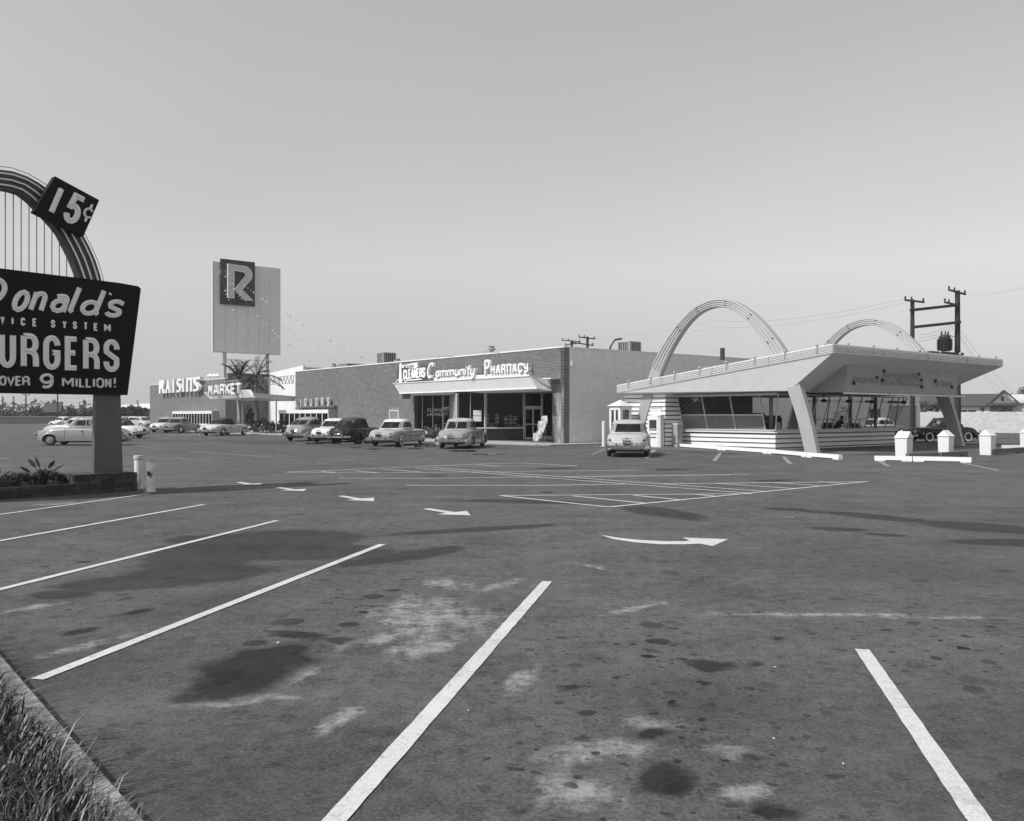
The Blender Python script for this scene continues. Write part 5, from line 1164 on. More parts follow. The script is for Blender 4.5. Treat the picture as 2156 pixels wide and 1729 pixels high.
    def cls(i):
        j = i if i >= nst else 2*nst-2-i
        j -= nst
        if i == nst-1: return 'rear'
        if fast and stn[j][0] == 'r' and j >= 3: return None
        if j < 0: return None
        k0 = stn[j]; k1 = stn[min(j+1, nst-1)]
        if k0[0] == 'r' and k1[0] == 'r' and j < 4: return 'rear'
        if k0[0] == 'f' and k1[0] == 'f' and j >= nst-5: return 'front'
        if k0[0] == 's' and k1[0] == 's':
            if -.80 <= k0[1] and k1[1] <= -.34: return 'q'
            if -.30 <= k0[1] and k1[1] <= .06: return 'm'
            if .10 <= k0[1] and k1[1] <= .8: return 'd'
        return None
    for r_ in range(len(hs_)-1):
        for i in range(m_):
            i2 = (i+1) % m_; f_ = (r_*m_+i, r_*m_+i2, (r_+1)*m_+i2, (r_+1)*m_+i); c = cls(i) if i < m_-1 else 'front'
            if i == m_-1: c = 'front'
            sd2 = 'L' if i >= nst else 'R'
            if c and lo <= r_ < hi: win.setdefault((c, sd2 if c in 'qmd' else ''), []).append(f_)
            elif (c == 'front' or (c == 'rear' and not fast)) and r_ == 1: win.setdefault((c, ''), []).append(f_)
            else: fr_f.append(f_)
    fr_f.append(tuple(range((len(hs_)-1)*m_, len(hs_)*m_)))
    rmb.add(vs, fr_f); obj('roof', rmb, rm, t, smooth=55)
    nmz = {'rear':'rear_window','front':'windscreen','q':'side_window','m':'side_window','d':'side_window'}
    for (c, _), fs in win.items():
        wm = MB(); wm.add(vs, fs); used = sorted({i for f in fs for i in f}); ix = {v: k for k, v in enumerate(used)}
        wm.v = [vs[i] for i in used]; wm.f = [tuple(ix[i] for i in f) for f in fs]; wo_ = obj(nmz[c], wm, CG, t, smooth=60)
        if c in ('rear', 'front'):
            ef_ = (.76,.58,.3,0) if (fast and c == 'rear') else (.86,.76,.58,.3,0); edge = [pt('r' if c == 'rear' else 'f', f, .68) for f in ef_]+[(lambda q: (q[0], -q[1], q[2]))(pt('r' if c == 'rear' else 'f', f, .68)) for f in ef_[::-1][1:]]
            obj('window_trim', MB().tube(edge, .014, 4), chrome, wo_)
            if split: p0_, p1_ = pt('r' if c == 'rear' else 'f', 0, .1), pt('r' if c == 'rear' else 'f', 0, .68); obj('window_divider', MB().bar(p0_, p1_, .035), rm, wo_)
    obj('seat', MB().box(.0,.14,-Wd*.34,Wd*.34,.6,belt+.16).box((cb0+tp0)/2+.35,(cb0+tp0)/2+.5,-Wd*.34,Wd*.34,.6,belt+.12), seatm, t)
    sw = MB(); sw.tube([(.62+.06*math.sin(q)*0, .38+.19*math.cos(q), belt+.03+.17*math.sin(q)) for q in [2*math.pi*k/12 for k in range(13)]], .014, 4); obj('steering_wheel', sw, seatm, t)
    # wheels
    for c in (xf, xr):
        for s_ in (-1, 1):
            y0 = s_*(Wd/2-.13); wh = obj('wheel', MB().lathe([(.2,-.085),(.3,-.095),(.345,-.05),(.35,0),(.345,.05),(.3,.095),(.2,.085)], 22, (0,0,0), 'y'), tyre, t, smooth=40, loc=(c, y0, .35))
            yo = s_*.09
            if ww: obj('whitewall', MB().lathe([(.215,yo*1.0),(.305,yo*1.09)], 22, (0,0,0), 'y'), rubw, wh)
            obj('hubcap', MB().lathe([(.215,yo*1.02),(.19,yo*1.25),(.12,yo*1.15),(.1,yo*1.5),(.01,yo*1.7)], 18, (0,0,0), 'y'), chrome if not fender else bm_, wh, smooth=40)
    # bumpers, lamps, plates
    for e, nm in ((-1, 'rear_bumper'), (1, 'front_bumper')):
        xs_ = [(.62,.93),(.97,.8),(1.0,.45),(1.012,0),(1.0,-.45),(.97,-.8),(.62,-.93)]; bmb = MB(); pts = []
        for fx, fy in xs_: pts.append((e*(h2_+.1)*(.955+.045*fx if fx > .7 else .93), Wd/2*fy*1.02, .44))
        for p, q in zip(pts, pts[1:]): bmb.bar(p, q, .05, .13)
        bo_ = obj(nm, bmb, chrome, t)
        for s_ in (-1, 1): obj('bumper_guard', MB().box(e*(h2_+.17)-.045,e*(h2_+.17)+.045,s_*.42-.04,s_*.42+.04,.36,.60), chrome, bo_)
    for s_ in (-1, 1):
        obj('tail_light', MB().lathe([(.001,0),(.05,0.02),(.055,.06),(.001,.1)], 10, (0,0,0), 'y'), lampm, t, loc=(-h2_+.06, s_*Wd*.385, .72), rotz=R(90))
        hl_ = obj('headlight', MB().lathe([(.001,-.06),(.1,-.04),(.115,.0),(.1,.03),(.001,.04)], 14, (0,0,0), 'y'), headm, t, loc=(h2_-.02+.0, s_*Wd*.36, .68), rotz=R(90), smooth=40)
        obj('rim', MB().lathe([(.12,-.02),(.135,.0),(.12,.02)], 14, (0,0,0), 'y'), chrome, hl_)
        obj('door_handle', MB().box(-.32,-.16,s_*(Wd/2+.0)-.02,s_*(Wd/2)+.02,.84,.87), chrome, t)
        obj('door_seam', MB().box(-.36,-.35,s_*(hw(-.35)*1.0)-.004,s_*(hw(-.35))+.006,.36,belt-.1).box(.72,.73,s_*(hw(.7))-.004,s_*(hw(.7))+.006,.36,belt-.1), under, t)
    gr_ = MB()
    for k in range(4): gr_.bar((h2_+.065,-Wd*.27,.52+k*.055), (h2_+.065,Wd*.27,.52+k*.055), .03, .025)
    obj('grille', gr_, chrome, t)
    pz = .62 if deck > .8 else .7; pl_ = obj('licence_plate', MB().box(-h2_-.115,-h2_-.09,-.17,.17,pz-.07,pz+.08), platem, t)
    obj('plate_rim', MB().box(-h2_-.12,-h2_-.088,-.185,.185,pz+.08,pz+.1), chrome, pl_)
    if plate: text('plate_number', plate, .13, platel, pl_, (-h2_-.118, 0, pz), FACE_L)
    obj('boot_ornament', MB().bar((-h2_-.07,-.2,pz+.16), (-h2_-.07,.2,pz+.16), .03).box(-h2_-.1,-h2_-.06,-.05,.05,pz+.14,pz+.2), chrome, t)
    if driver:
        for k, (yy, xx) in enumerate(((.38,.18),(-.36,.16))[:driver]):
            loc = Matrix.Rotation(a,3,'Z')@Vector((xx, yy, belt-.30)); person(('person sitting at the wheel of the dark car behind the bins','passenger with head and shoulders showing in the dark car')[k], (t.location.x+loc.x, t.location.y+loc.y, loc.z), a, seated=True)
    return t
# ------------------------------------------------------------------ people
skin = mat('skin', .2, .6); shirt = mat('dark_shirt', .05, .8); cloth_w = mat('white_shirt', .5, .8); hairm = mat('hair', .015, .7)
def skinmesh(name, joints, edges, m, parent, lev=2):
    me = bpy.data.meshes.new(name); me.from_pydata([j[:3] for j in joints], edges, []); o = bpy.data.objects.new('tmp', me); COL.objects.link(o)
    md = o.modifiers.new('s', 'SKIN'); me.skin_vertices[0].data[0].use_root = True
    for i, j in enumerate(joints): r_ = j[3]; me.skin_vertices[0].data[i].radius = (r_, r_) if not isinstance(r_, tuple) else r_
    sub = o.modifiers.new('d', 'SUBSURF'); sub.levels = lev; sub.render_levels = lev
    out = bpy.data.meshes.new_from_object(o.evaluated_get(bpy.context.evaluated_depsgraph_get())); bpy.data.objects.remove(o)
    out.name = name; out.materials.clear(); out.materials.append(m); out.polygons.foreach_set('use_smooth', [True]*len(out.polygons))
    q = bpy.data.objects.new(name, out); COL.objects.link(q); q.parent = parent; return q
def person(label, loc, rz, seated=False):
    p = thing('person', label, 'person', loc, rz)
    if seated:      # hips at z .0, facing +x, hands on the wheel
        J = [(0,0,0,.16),(.02,0,.25,.15),(.03,0,.46,.13),(.04,0,.56,.06),(.06,0,.66,.085),(.08,0,.77,.09),(.02,.19,.44,.06),(.12,.24,.25,.045),(.36,.14,.32,.035),(.44,.12,.36,.04),(.02,-.19,.44,.06),(.12,-.24,.25,.045),(.36,-.14,.32,.035),(.44,-.12,.36,.04),(.28,.1,.0,.085),(.48,.1,-.02,.065),(.28,-.1,0,.085),(.48,-.1,-.02,.065)]
        E_ = [(0,1),(1,2),(2,3),(3,4),(4,5),(2,6),(6,7),(7,8),(8,9),(2,10),(10,11),(11,12),(12,13),(0,14),(14,15),(0,16),(16,17)]
        skinmesh('body', J, E_, skin, p); hz = .735; hx = .075
    else:           # standing, bent forward over the counter, looking down to the left
        J = [(0,0,.95,.15),(.06,0,1.12,.145),(.2,0,1.34,.135),(.27,0,1.43,.06),(.34,0,1.50,.085),(.4,0,1.57,.085),(.2,.2,1.34,.06),(.3,.24,1.12,.045),(.5,.16,1.05,.035),(.58,.14,1.05,.04),(.2,-.2,1.34,.06),(.32,-.24,1.14,.045),(.52,-.14,1.05,.035),(.6,-.1,1.05,.04),(-.02,.1,.5,.075),(-.06,.1,.1,.05),(.08,.1,.04,.045),(-.02,-.1,.5,.075),(-.06,-.1,.1,.05),(.08,-.1,.04,.045)]
        E_ = [(0,1),(1,2),(2,3),(3,4),(4,5),(2,6),(6,7),(7,8),(8,9),(2,10),(10,11),(11,12),(12,13),(0,14),(14,15),(15,16),(0,17),(17,18),(18,19)]
        skinmesh('body', J, E_, skin, p); hz = 1.55; hx = .37
        skinmesh('shirt', [(0,0,.94,.17),(.06,0,1.12,.165),(.2,0,1.33,.155),(.19,.2,1.33,.075),(.25,.22,1.2,.07),(.19,-.2,1.33,.075),(.26,-.22,1.2,.07)], [(0,1),(1,2),(2,3),(3,4),(2,5),(5,6)], shirt, p)
    if seated: skinmesh('shirt', [(0,0,.0,.17),(.02,0,.25,.165),(.03,0,.45,.15),(.02,.19,.44,.07),(.08,.22,.33,.062),(.02,-.19,.44,.07),(.08,-.22,.33,.062)], [(0,1),(1,2),(2,3),(3,4),(2,5),(5,6)], shirt, p)
    obj('hair', MB().lathe([(.02,.12),(.085,.09),(.108,.03),(.1,-.03),(.07,-.06)], 14, (hx-.03,0,hz+.03)), hairm, p, smooth=60)
    for s_ in (-1, 1): obj('ear', MB().lathe([(.004,-.03),(.02,-.01),(.02,.01),(.004,.03)], 8, (hx,s_*.09,hz-.01)), skin, p, smooth=60)
    obj('nose', MB().add([(hx+.085,-.012,hz-.03),(hx+.085,.012,hz-.03),(hx+.11,0,hz-.03),(hx+.085,0,hz+.01)], [(0,1,2),(0,2,3),(1,3,2),(0,3,1)]), skin, p)
    return p
v = Matrix.Rotation(ANG,3,'Z')@Vector((ony(z4(835,0)[0], OO, 1.15), 1.35, 0)); person('person in a dark shirt bending over the counter inside the stand', (OO.x+v.x, OO.y+v.y, .06), ANG-.4)
# ------------------------------------------------------------------ the parked cars, near ones first
S40 = dict(fast=True, fender=True, belt=1.0, deck=.8, cab=(-2.05,.8), top=(-.6,.2), trim=False, H=1.66, Wd=1.8, split=True)
car('pale grey two-door sedan seen from behind, parked beside the painted wall by the stand', 4.95, 37.55, 80, .42, L=4.75, Wd=1.82, H=1.58, belt=1.0, deck=.93, cab=(-1.5,.8), top=(-.75,.15), plate='4T3551', group='parked cars')
car('rounded grey sedan with chrome bumper parked in front of the pharmacy window', -3.0, 46.9, 79, .27, .38, L=4.9, Wd=1.8, H=1.62, belt=1.0, deck=.92, cab=(-1.5,.7), top=(-.75,.1), fender=True, split=True, trim=False, plate='4Z1X879')
car('pale sedan with whitewall tyres parked left of the rounded grey sedan', -7.15, 50.6, 72, .34, .62, L=5.1, ww=True, H=1.57, belt=.97, deck=.9)
car('dark fastback sedan with bright rear bumper between two pale cars', -10.4, 55.0, 73, .018, L=5.0, **S40)
car('white sedan with small oval rear window half hidden by the dark fastback', -12.05, 57.4, 73, .62, L=5.0, H=1.58, belt=.98)
car('old tall rounded grey sedan at the left end of the row by the display case', -14.6, 60.6, 74, .24, L=4.7, **S40)
car('two-tone coupe with black roof and pale body parked before the entrance court', -25.85, 76.3, 71, .55, .03, L=5.3, Wd=1.95, H=1.58, belt=1.0)
car('grey sedan with pale rear window beside the white sedan by the market wall', -33.8, 87.6, 78, .17, .24, L=5.0, fender=False, H=1.6)
car('white sedan with grey roof parked leftmost by the far brick wall', -36.5, 91.3, 78, .6, .3, L=5.0, H=1.6)
car('large pale old sedan seen side-on, crossing behind the sign pole', -23.8, 52.0, 180, .24, L=5.15, fender=True, H=1.68, belt=1.05, cab=(-1.9,.75), top=(-1.35,.3), trim=False, wb=3.1, group='cars standing in the open lot')
car('light sedan partly hidden behind the large side-on sedan', -27.1, 58.2, 180, .6, L=5.0, H=1.62, fender=False, wb=2.9, group='cars standing in the open lot')
car('white hardtop with black roof and chrome tail right of the sign pole', -29.3, 67.6, 160, .62, .03, L=5.2, Wd=1.95, H=1.55, skirt=True, group='cars standing in the open lot')
car('dark sedan with only its roof showing over the light sedans', -34.9, 73.0, 175, .4, L=4.9, group='cars standing in the open lot')
def farcar(px, Y, hd, label, b, **k): car(label, (px-CXP)/FP*Y, Y, hd, b, group='cars standing far off in the lot', **k)
farcar(121, 127, 72, 'white fastback farthest left, before the long low wall', .62, fast=True)
farcar(150, 124, 64, 'two-tone sedan beside the white fastback before the long low wall', .5, roof=.2)
farcar(262, 146, 110, 'far light grey car just right of the sign pole', .3, fast=True)
farcar(277, 143, 100, 'far white car second right of the sign pole', .6)
farcar(283, 138, 30, 'far dark car third right of the sign pole', .04)
farcar(308, 130, 150, 'far pale rounded coupe touching the corner of the brick market', .45, fender=True, fast=True)
car('dark sedan with driver facing left behind the white bins', 30.1, 59.2, 193, .02, L=5.0, Wd=1.85, H=1.62, fast=True, fender=True, split=True, ww=True, belt=1.0, driver=2, group='cars behind the stand')
car('sedan with pale roof standing beyond the stand by the roll-up door', 29.2, 67.5, 192, .1, .6, L=5.0, H=1.6, fast=True, group='cars behind the stand')
# ================================================================== ROADSIDE SIGN, PLANTER, GRASS
SA = R(49); SP = Vector((-9.52, 20.0, 0)); EX = (math.cos(SA), math.sin(SA)); EY_ = (-math.sin(SA), math.cos(SA))
def sgn(px, py, yy=-.06):
    rx = (px-CXP)/FP; ox = SP.x+EY_[0]*yy; oy = SP.y+EY_[1]*yy
    k = (rx*oy-ox)/(EX[0]-rx*EX[1]); Y = oy+EX[1]*k; return (k, EYE+(HZP-py)/FP*Y)
c1_ = crop(0,640,620,2144); c2_ = crop(0,1060,620,1985)
s1 = lambda x, y, yy=-.06: sgn(*c1_(x, y), yy); s2 = lambda x, y, yy=-.06: sgn(*c2_(x, y), yy)
sb_ = mat('sign_black', .008, .6, .2, 4, spec=.15); ltr = mat('sign_letter_cream', .85, .5, .05, 6); gt = mat('glass_tube', .8, .1, .02); archs = mat('sign_arch_paint', .05, .45, .1, 3); hole = mat('tube_socket', .02, .6)
sg_ = thing('hamburger_sign', 'large black roadside hamburger sign with white lettering, striped arch and tilted price panel', 'sign', SP, SA)
fS = lambda y0: (lambda u, v, d: (u, y0-d, v))
# panel, symmetrical about the arch; the left part lies outside the picture
TRc = s2(1790,258); BRc = s2(1620,1625); TLx = s2(0,50); BLx = s2(0,1608)
ctr = s1(20,0)[0]; wR = TRc[0]-ctr
slT = (TRc[1]-TLx[1])/(TRc[0]-TLx[0])
poly = [(ctr-wR+.25,BRc[1]),(BRc[0],BRc[1]),(TRc[0]+.0,TRc[1]-.03),(TRc[0]-.06,TRc[1]+.02),(TRc[0]-.5,TRc[1]+.05),(ctr,TLx[1]+.06),(ctr-wR+.5,TRc[1]+.05),(ctr-wR,TRc[1])]
obj('panel', MB().prism(poly, fS(.34), 0, .4), sb_, sg_)
pp_ = obj('post', MB().hexa([(0,.0,.38),(.67,.0,.38),(.67,.16,.38),(0,.16,.38)], [(.06,.02,2.4),(.62,.02,2.4),(.62,.16,2.4),(.06,.16,2.4)]), mat('sign_post_paint', .1, .55, .08, 2, streak=.1), sg_)
obj('post', MB().hexa([(2*ctr-.67,.0,0),(2*ctr,.0,0),(2*ctr,.16,0),(2*ctr-.67,.16,0)], [(2*ctr-.62,.02,2.4),(2*ctr-.06,.02,2.4),(2*ctr-.06,.16,2.4),(2*ctr-.62,.16,2.4)]), MC['sign_post_paint'], sg_)
TUBE = (.010, .025, gt)
ys_ = -.06
def sletters(keys, spans, z0f, hh, wd, lean=0.0, depth=.03, tube=TUBE, kmin=None):
    """keys with measured (xleft, xright, ybottom, ytop) in the sign crop"""
    for ch, (xa, xb, yb, yt) in zip(keys, spans):
        ua, zb = s2(xa, yb); ub, zt = s2(xb, yt); ua2 = ua; h = zt-zb; w_ = ub-ua
        gw = GL[ch][0]; full = gw*h; kx = 1.0
        lx = lean*h; inner = w_-wd-lx
        if gw > .02: kx = max(.25, inner/(gw*(h-wd)))
        hh_ = h-wd; x0 = ua+wd/2+(0 if gw > .02 else (w_-wd-lx)/2)
        o = obj('letter', glyph(ch, x0, zb+wd/2, hh_, kx, wd, fS(ys_), 0, depth, lean), ltr, sg_)
        if tube:
            for s in strokes(ch, x0, zb+wd/2, hh_, kx, lean): obj('neon_tube', MB().tube([(u, ys_-depth-.02, v) for u, v in s], tube[0], 4), gt, o)
            for s in strokes(ch, x0, zb+wd/2, hh_, kx, lean)[:1]:
                for u, v in (s[0], s[-1]): obj('tube_socket', MB().lathe([(.018,-.012),(.018,.0)], 8, (u, ys_-depth-.012, v), 'y'), hole, o)
# McDonald's: the part in the picture measured, the rest continued to the left
D1 = [('D_',(-260,110,455,150)),('o_',(110,352,560,300)),('n_',(352,620,560,318)),('a_',(605,855,575,350)),('l_',(850,1050,590,248)),('d_',(988,1318,605,282)),('s_',(1312,1570,628,418))]
for ch, sp_ in D1:
    xa, xb, yb, yt = sp_; ua, zb = s2(xa, yb); ub, zt = s2(xb, yt); gt_ = {'D_':1.0,'o_':.59,'n_':.6,'a_':.6,'l_':1.02,'d_':1.02,'s_':.6}[ch]; wd = .1
    h = (zt-zb-wd*.8)/gt_; lean = .34; gw = max(GL[ch][0], .1); lc = {'o_':.3,'a_':.4,'s_':.5,'n_':.9,'d_':.7,'D_':.8,'l_':1}[ch]; kx = max(.3, (ub-ua-wd-lean*h*gt_*lc)/(gw*h))
    x0 = ua+wd/2
    o = obj('letter', glyph(ch, x0, zb+wd*.4, h, kx, wd, fS(ys_), 0, .03, lean), ltr, sg_)
    for s in strokes(ch, x0, zb+wd*.4, h, kx, lean): obj('neon_tube', MB().tube([(u, ys_-.05, v) for u, v in s], .010, 4), gt, o)
ua, za = s2(1350, 415); ub, zb = s2(1415, 335)
o = obj('letter', glyph("'", ua+.03, za, (zb-za), 1.0, .06, fS(ys_), 0, .03, .35), ltr, sg_)
def lefttext(keys, u_end, z, h, kx, gap, wd, lean=0):
    tot = sum((GL[k][0]*kx*h if k != ' ' else .35*h) for k in keys)+gap*(len(keys)-1)
    word(keys, u_end-tot, z, h, kx, gap, wd, fS(ys_), 0, .03, ltr, sg_, lean)
uD = s2(-260, 0)[0]; zM = s2(0,470)[1]
lefttext(['M_','c_'], uD-.12, zM, .55, .9, .12, .11, .3)
# SELF SERVICE SYSTEM
S2 = [(5,55,720,625),(150,166,730,635),(262,318,742,643),(412,466,752,653),(645,698,768,672),(790,845,780,683),(924,975,784,690),(1060,1112,795,702),(1190,1242,806,714),(1322,1402,818,722)]
sletters('VICESYSTEM', S2, 0, 0, .035, tube=None, depth=.012)
lefttext('SELF SER', s2(-50,0)[0], s2(0,715)[1], .19, .55, .16, .035)
S3 = [(-20,197,1275,835),(260,487,1290,848),(545,760,1300,872),(820,1000,1308,886),(1052,1258,1320,902),(1312,1510,1328,922)]
sletters('URGERS', S3, 0, 0, .115)
lefttext('HAMB', s2(-80,0)[0], s2(0,1270)[1]+.06, .74, .5, .28, .115)
S4 = [(-10,75,1505,1380),(80,185,1505,1383),(190,268,1508,1385),(278,375,1510,1386)]
sletters('OVER', S4, 0, 0, .038, tube=(.008,.02,gt))
sletters('9', [(490,685,1540,1352)], 0, 0, .06, lean=.1)
S5 = [(785,928,1525,1400),(948,985,1527,1402),(1000,1070,1528,1404),(1085,1158,1530,1406),(1172,1205,1532,1408),(1220,1315,1534,1408),(1330,1405,1536,1410),(1435,1470,1534,1395)]
sletters('MILLION!', S5, 0, 0, .038, tube=(.008,.02,gt))
lefttext('WE HAVE SOLD', s2(-70,0)[0], s2(0,1500)[1]+.02, .22, .55, .07, .038)
# arch behind the panel: full parabola, right half measured
oR = [s1(20,105), s1(200,128), s1(400,200), s1(560,290), s1(700,390), s1(900,600), s1(1060,830), s1(1150,985), s1(1250,1170), s1(1330,1350), s1(1385,1520), s1(1420,1650), s1(1436,1740)]
iR = [s1(20,365), s1(150,385), s1(300,430), s1(420,520), s1(520,620), s1(650,760), s1(760,880), s1(840,985), s1(930,1160), s1(1010,1320), s1(1070,1470), s1(1115,1600), s1(1140,1720)]
def mir(P): return [(2*ctr-x, z) for x, z in P[::-1][:-1]]+P
oA, iA = mir(oR), mir(iR); rows = [[(a[0],.02,a[1]),(b[0],.02,b[1]),(b[0],.28,b[1]),(a[0],.28,a[1]),(a[0],.02,a[1])] for a, b in zip(oA, iA)]
am = MB(); am.grid(rows); ar_ = obj('arch', am, archs, sg_, smooth=30)
for f in (.2,.5,.8): obj('neon_tube', MB().tube([(a[0]+(b[0]-a[0])*f, -.02, a[1]+(b[1]-a[1])*f) for a, b in zip(oA, iA)], .02, 5), gt, ar_, smooth=60)
obj('rim_wire', MB().tube([(a[0]+(a[0]-b[0])/math.hypot(a[0]-b[0], a[1]-b[1])*.09, .1, a[1]+(a[1]-b[1])/math.hypot(a[0]-b[0], a[1]-b[1])*.09) for a, b in zip(oA, iA)], .009, 4), galv, ar_)
# harp of thin rods filling the arch
rodm = mat('rod_grey', .12, .5)
for k in range(-19, 20):
    u = ctr+.005+k*.158; uu = ctr+abs(u-ctr); zt = None
    for (a, za), (b, zb) in zip(iR, iR[1:]):
        if a <= uu <= b: zt = za+(zb-za)*(uu-a)/(b-a)
    if zt: obj('rod', MB().tube([(u,.2,4.6),(u,.2,zt)], .011, 4), rodm, sg_)
# tilted price panel
q15 = [s1(755,205,-.3), s1(1362,533,-.3), s1(1145,1030,-.3), s1(465,690,-.3)]
pr_ = obj('price_panel', MB().prism(q15, fS(-.1), 0, .2), sb_, sg_)
obj('price_strut', MB().bar((q15[0][0]+.1,-.1,q15[0][1]-.5),(q15[0][0]+.1,.2,q15[0][1]-.5),.08).bar((q15[2][0]-.4,-.1,q15[2][1]+.3),(q15[2][0]-.4,.2,q15[2][1]+.3),.08), galv, pr_)
o0 = Vector((*s1(675,720,-.3), 0)); ux = (Vector((*q15[1],0))-Vector((*q15[0],0))).normalized(); uy = (Vector((*s1(810,320,-.3),0))-Vector((*s1(650,690,-.3),0))).normalized()
H_ = (Vector((*s1(835,330,-.3),0))-Vector((*s1(690,700,-.3),0))).length*.93
def fT(u, v, d): p = o0+ux*u+uy*v; return (p.x, -.3-d, p.y)
for ch, x, y, h, kx, wd in (('1',.02,.05,.58,1,.11),('5',.31,.05,.60,.66,.12),('¢',.63,.21,.43,1.0,.045)):
    o = obj('numeral', glyph(ch, x, y, h, kx, wd, fT, 0, .03), ltr, pr_)
    for s in strokes(ch, x, y, h, kx): obj('neon_tube', MB().tube([fT(u, v, .05) for u, v in s], .010, 4), gt, o)
# ------------------------------------------------------------------ brick planter
bkm = [mat('planter_brick%d' % k, v, .8, .3, 6, bump=.4) for k, v in enumerate((.035,.05,.028,.06))]
pl = thing('brick_planter', 'low dark brick planter with raised end block round the sign post', 'planter', (-8.73, 20.45, 0), SA)
obj('mortar_bed', MB().box(-1.38,-.02,.02,.96,0,.40).box(-6,-1.38,.02,1.5,0,.22), mat('planter_mortar', .13, .9), pl)
bme = MB().box(0,.285,0,.10,0,.092); me0 = None; rnd = random.Random(3)
for c in range(4):
    z = c*.102; n_ = 5 if c >= 3 else 5
    x = -1.4
    k = 0
    for x in [-1.4+i*.29-(.145 if c % 2 else 0) for i in range(6)]:
        x0, x1 = max(x, -1.4), min(x+.283, 0)
        if x1-x0 > .03: obj('brick', MB().box(x0,x1,-.012+rnd.uniform(-.006,.006),.1,z,z+.095), bkm[rnd.randrange(4)], pl)
    for y in [i*.29 for i in range(3)]:
        if c > 1: obj('brick', MB().box(-1.412,-1.38,.1+y,.1+y+.28,z,z+.095), bkm[rnd.randrange(4)], pl)
    for y in [i*.29-(.145 if c % 2 else 0) for i in range(4)]:
        y0, y1 = max(y, .1), min(y+.283, .97)
        if y1-y0 > .03: obj('brick', MB().box(-.1,.012+rnd.uniform(-.005,.005),y0,y1,z,z+.095), bkm[rnd.randrange(4)], pl)
for i in range(5): obj('cap_brick', MB().box(-1.4+i*.28,-1.4+i*.28+.272,-.02,.98,.408,.432), bkm[i % 4], pl)
for c in range(3):
    z = c*.082
    for i in range(17):
        x0 = -1.4-(i+1)*.29+(.145 if c % 2 else 0); obj('brick', MB().box(x0,min(x0+.283,-1.4),-.012+rnd.uniform(-.006,.006),.1,z,z+.076), bkm[rnd.randrange(4)], pl)
obj('soil', MB().box(-6,-1.4,.1,1.5,.2,.235), mat('soil', .04, .95, .4, 5, bump=1), pl)
wl_ = SP+Vector((0,0,0))
jun = mat('juniper_leaf', .035, .7, .5, 8); jun2 = mat('juniper_leaf_pale', .07, .7, .5, 8)
def juniper(x, y, rx, h, label, n=900, m=jun):
    w0 = Matrix.Rotation(SA,3,'Z')@Vector((x,y,0)); r_ = thing('low_shrub', label, 'shrub', (-8.73+w0.x, 20.45+w0.y, .22), SA, 'clipped ground shrubs in the planter')
    mb = MB()
    for _ in range(n):
        a = random.uniform(0, 6.283); q = random.random()**.5; px_, py_ = rx*q*math.cos(a), min(.62,rx)*q*math.sin(a); hz_ = h*(1-q*q*.75)*random.uniform(.45,1.0); 
        d = Vector((math.cos(a)*.6+random.gauss(0,.4), math.sin(a)*.6+random.gauss(0,.4), random.uniform(.3,1.2))).normalized()
        blade(mb, Vector((px_,py_,hz_)), d, random.uniform(.05,.12), .009, .1)
    obj('foliage', mb, m, r_, fix=False)
    obj('stem', MB().tube([(0,0,0),(0,0,h*.6)], .03, 5), stemm, r_); return r_
for i, (x, rx, h, lb, m_) in enumerate(((-1.75,.42,.3,'spiky dark shrub touching the raised brick end block',jun),(-2.3,.5,.26,'dark feathery shrub right of the bird-of-paradise plant',jun),(-2.85,.5,.2,'low small-leafed shrub below the bird-of-paradise stems',jun2),(-3.45,.5,.24,'dense dark shrub left of the bird-of-paradise plant',jun),(-4.1,.55,.26,'dark ground shrub near the left edge',jun),(-4.8,.5,.24,'ground shrub cut by the left edge of the picture',jun))):
    juniper(x, .65, rx, h, lb, 1500, m_)
def strel(px, label, stems):
    y_ = .55; rx = (px-CXP)/FP; ex, ey = math.cos(SA), math.sin(SA); ox = -8.73-ey*y_; oy = 20.45+ex*y_; k = (rx*oy-ox)/(ex-rx*ey)
    r_ = thing('bird_of_paradise_plant', label, 'plant', (ox+ex*k, oy+ey*k, .23), 0)
    r_.scale = (.8, .8, .72)
    for dx, dz, l, tw in stems:
        p0 = Vector((dx*.1, 0, 0)); p1 = Vector((dx*.55, .0, dz*.72)); p2 = Vector((dx, 0, dz)); 
        obj('stalk', MB().tube([p0, (p0+p1)/2+Vector((-dx*.06,0,.05)), p1], [.012,.01,.008], 5), MC.get('stalk') or mat('stalk', .06, .6), r_)
        d = (p2-p1).normalized(); sd3 = Vector((-d.z, .35*tw, d.x)).normalized(); mb = MB(); rows = []
        for i in range(9):
            t = i/8; wv = .055*math.sin(math.pi*min(1, t*.93+.06))**.8; c = p1+d*l*t; rows.append([c-sd3*wv+Vector((0,.012,0)), c, c+sd3*wv+Vector((0,.012,0))])
        mb.grid(rows); obj('leaf', mb, mat('strelitzia_leaf', .025, .4, .2, 10), r_, fix=False)
strel(90, 'bird-of-paradise plant with broad paddle leaves rising from the planter', [(-.62,.52,.36,1),(-.36,.72,.34,-1),(-.16,.7,.38,1),(-.06,.4,.2,-1),(.05,.42,.22,1),(.28,.68,.3,-1),(.55,.62,.34,1)])
strel(-12, 'single paddle leaf plant poking in at the left edge of the picture', [(.42,.5,.25,1),(.1,.45,.25,-1),(-.2,.5,.25,1)])
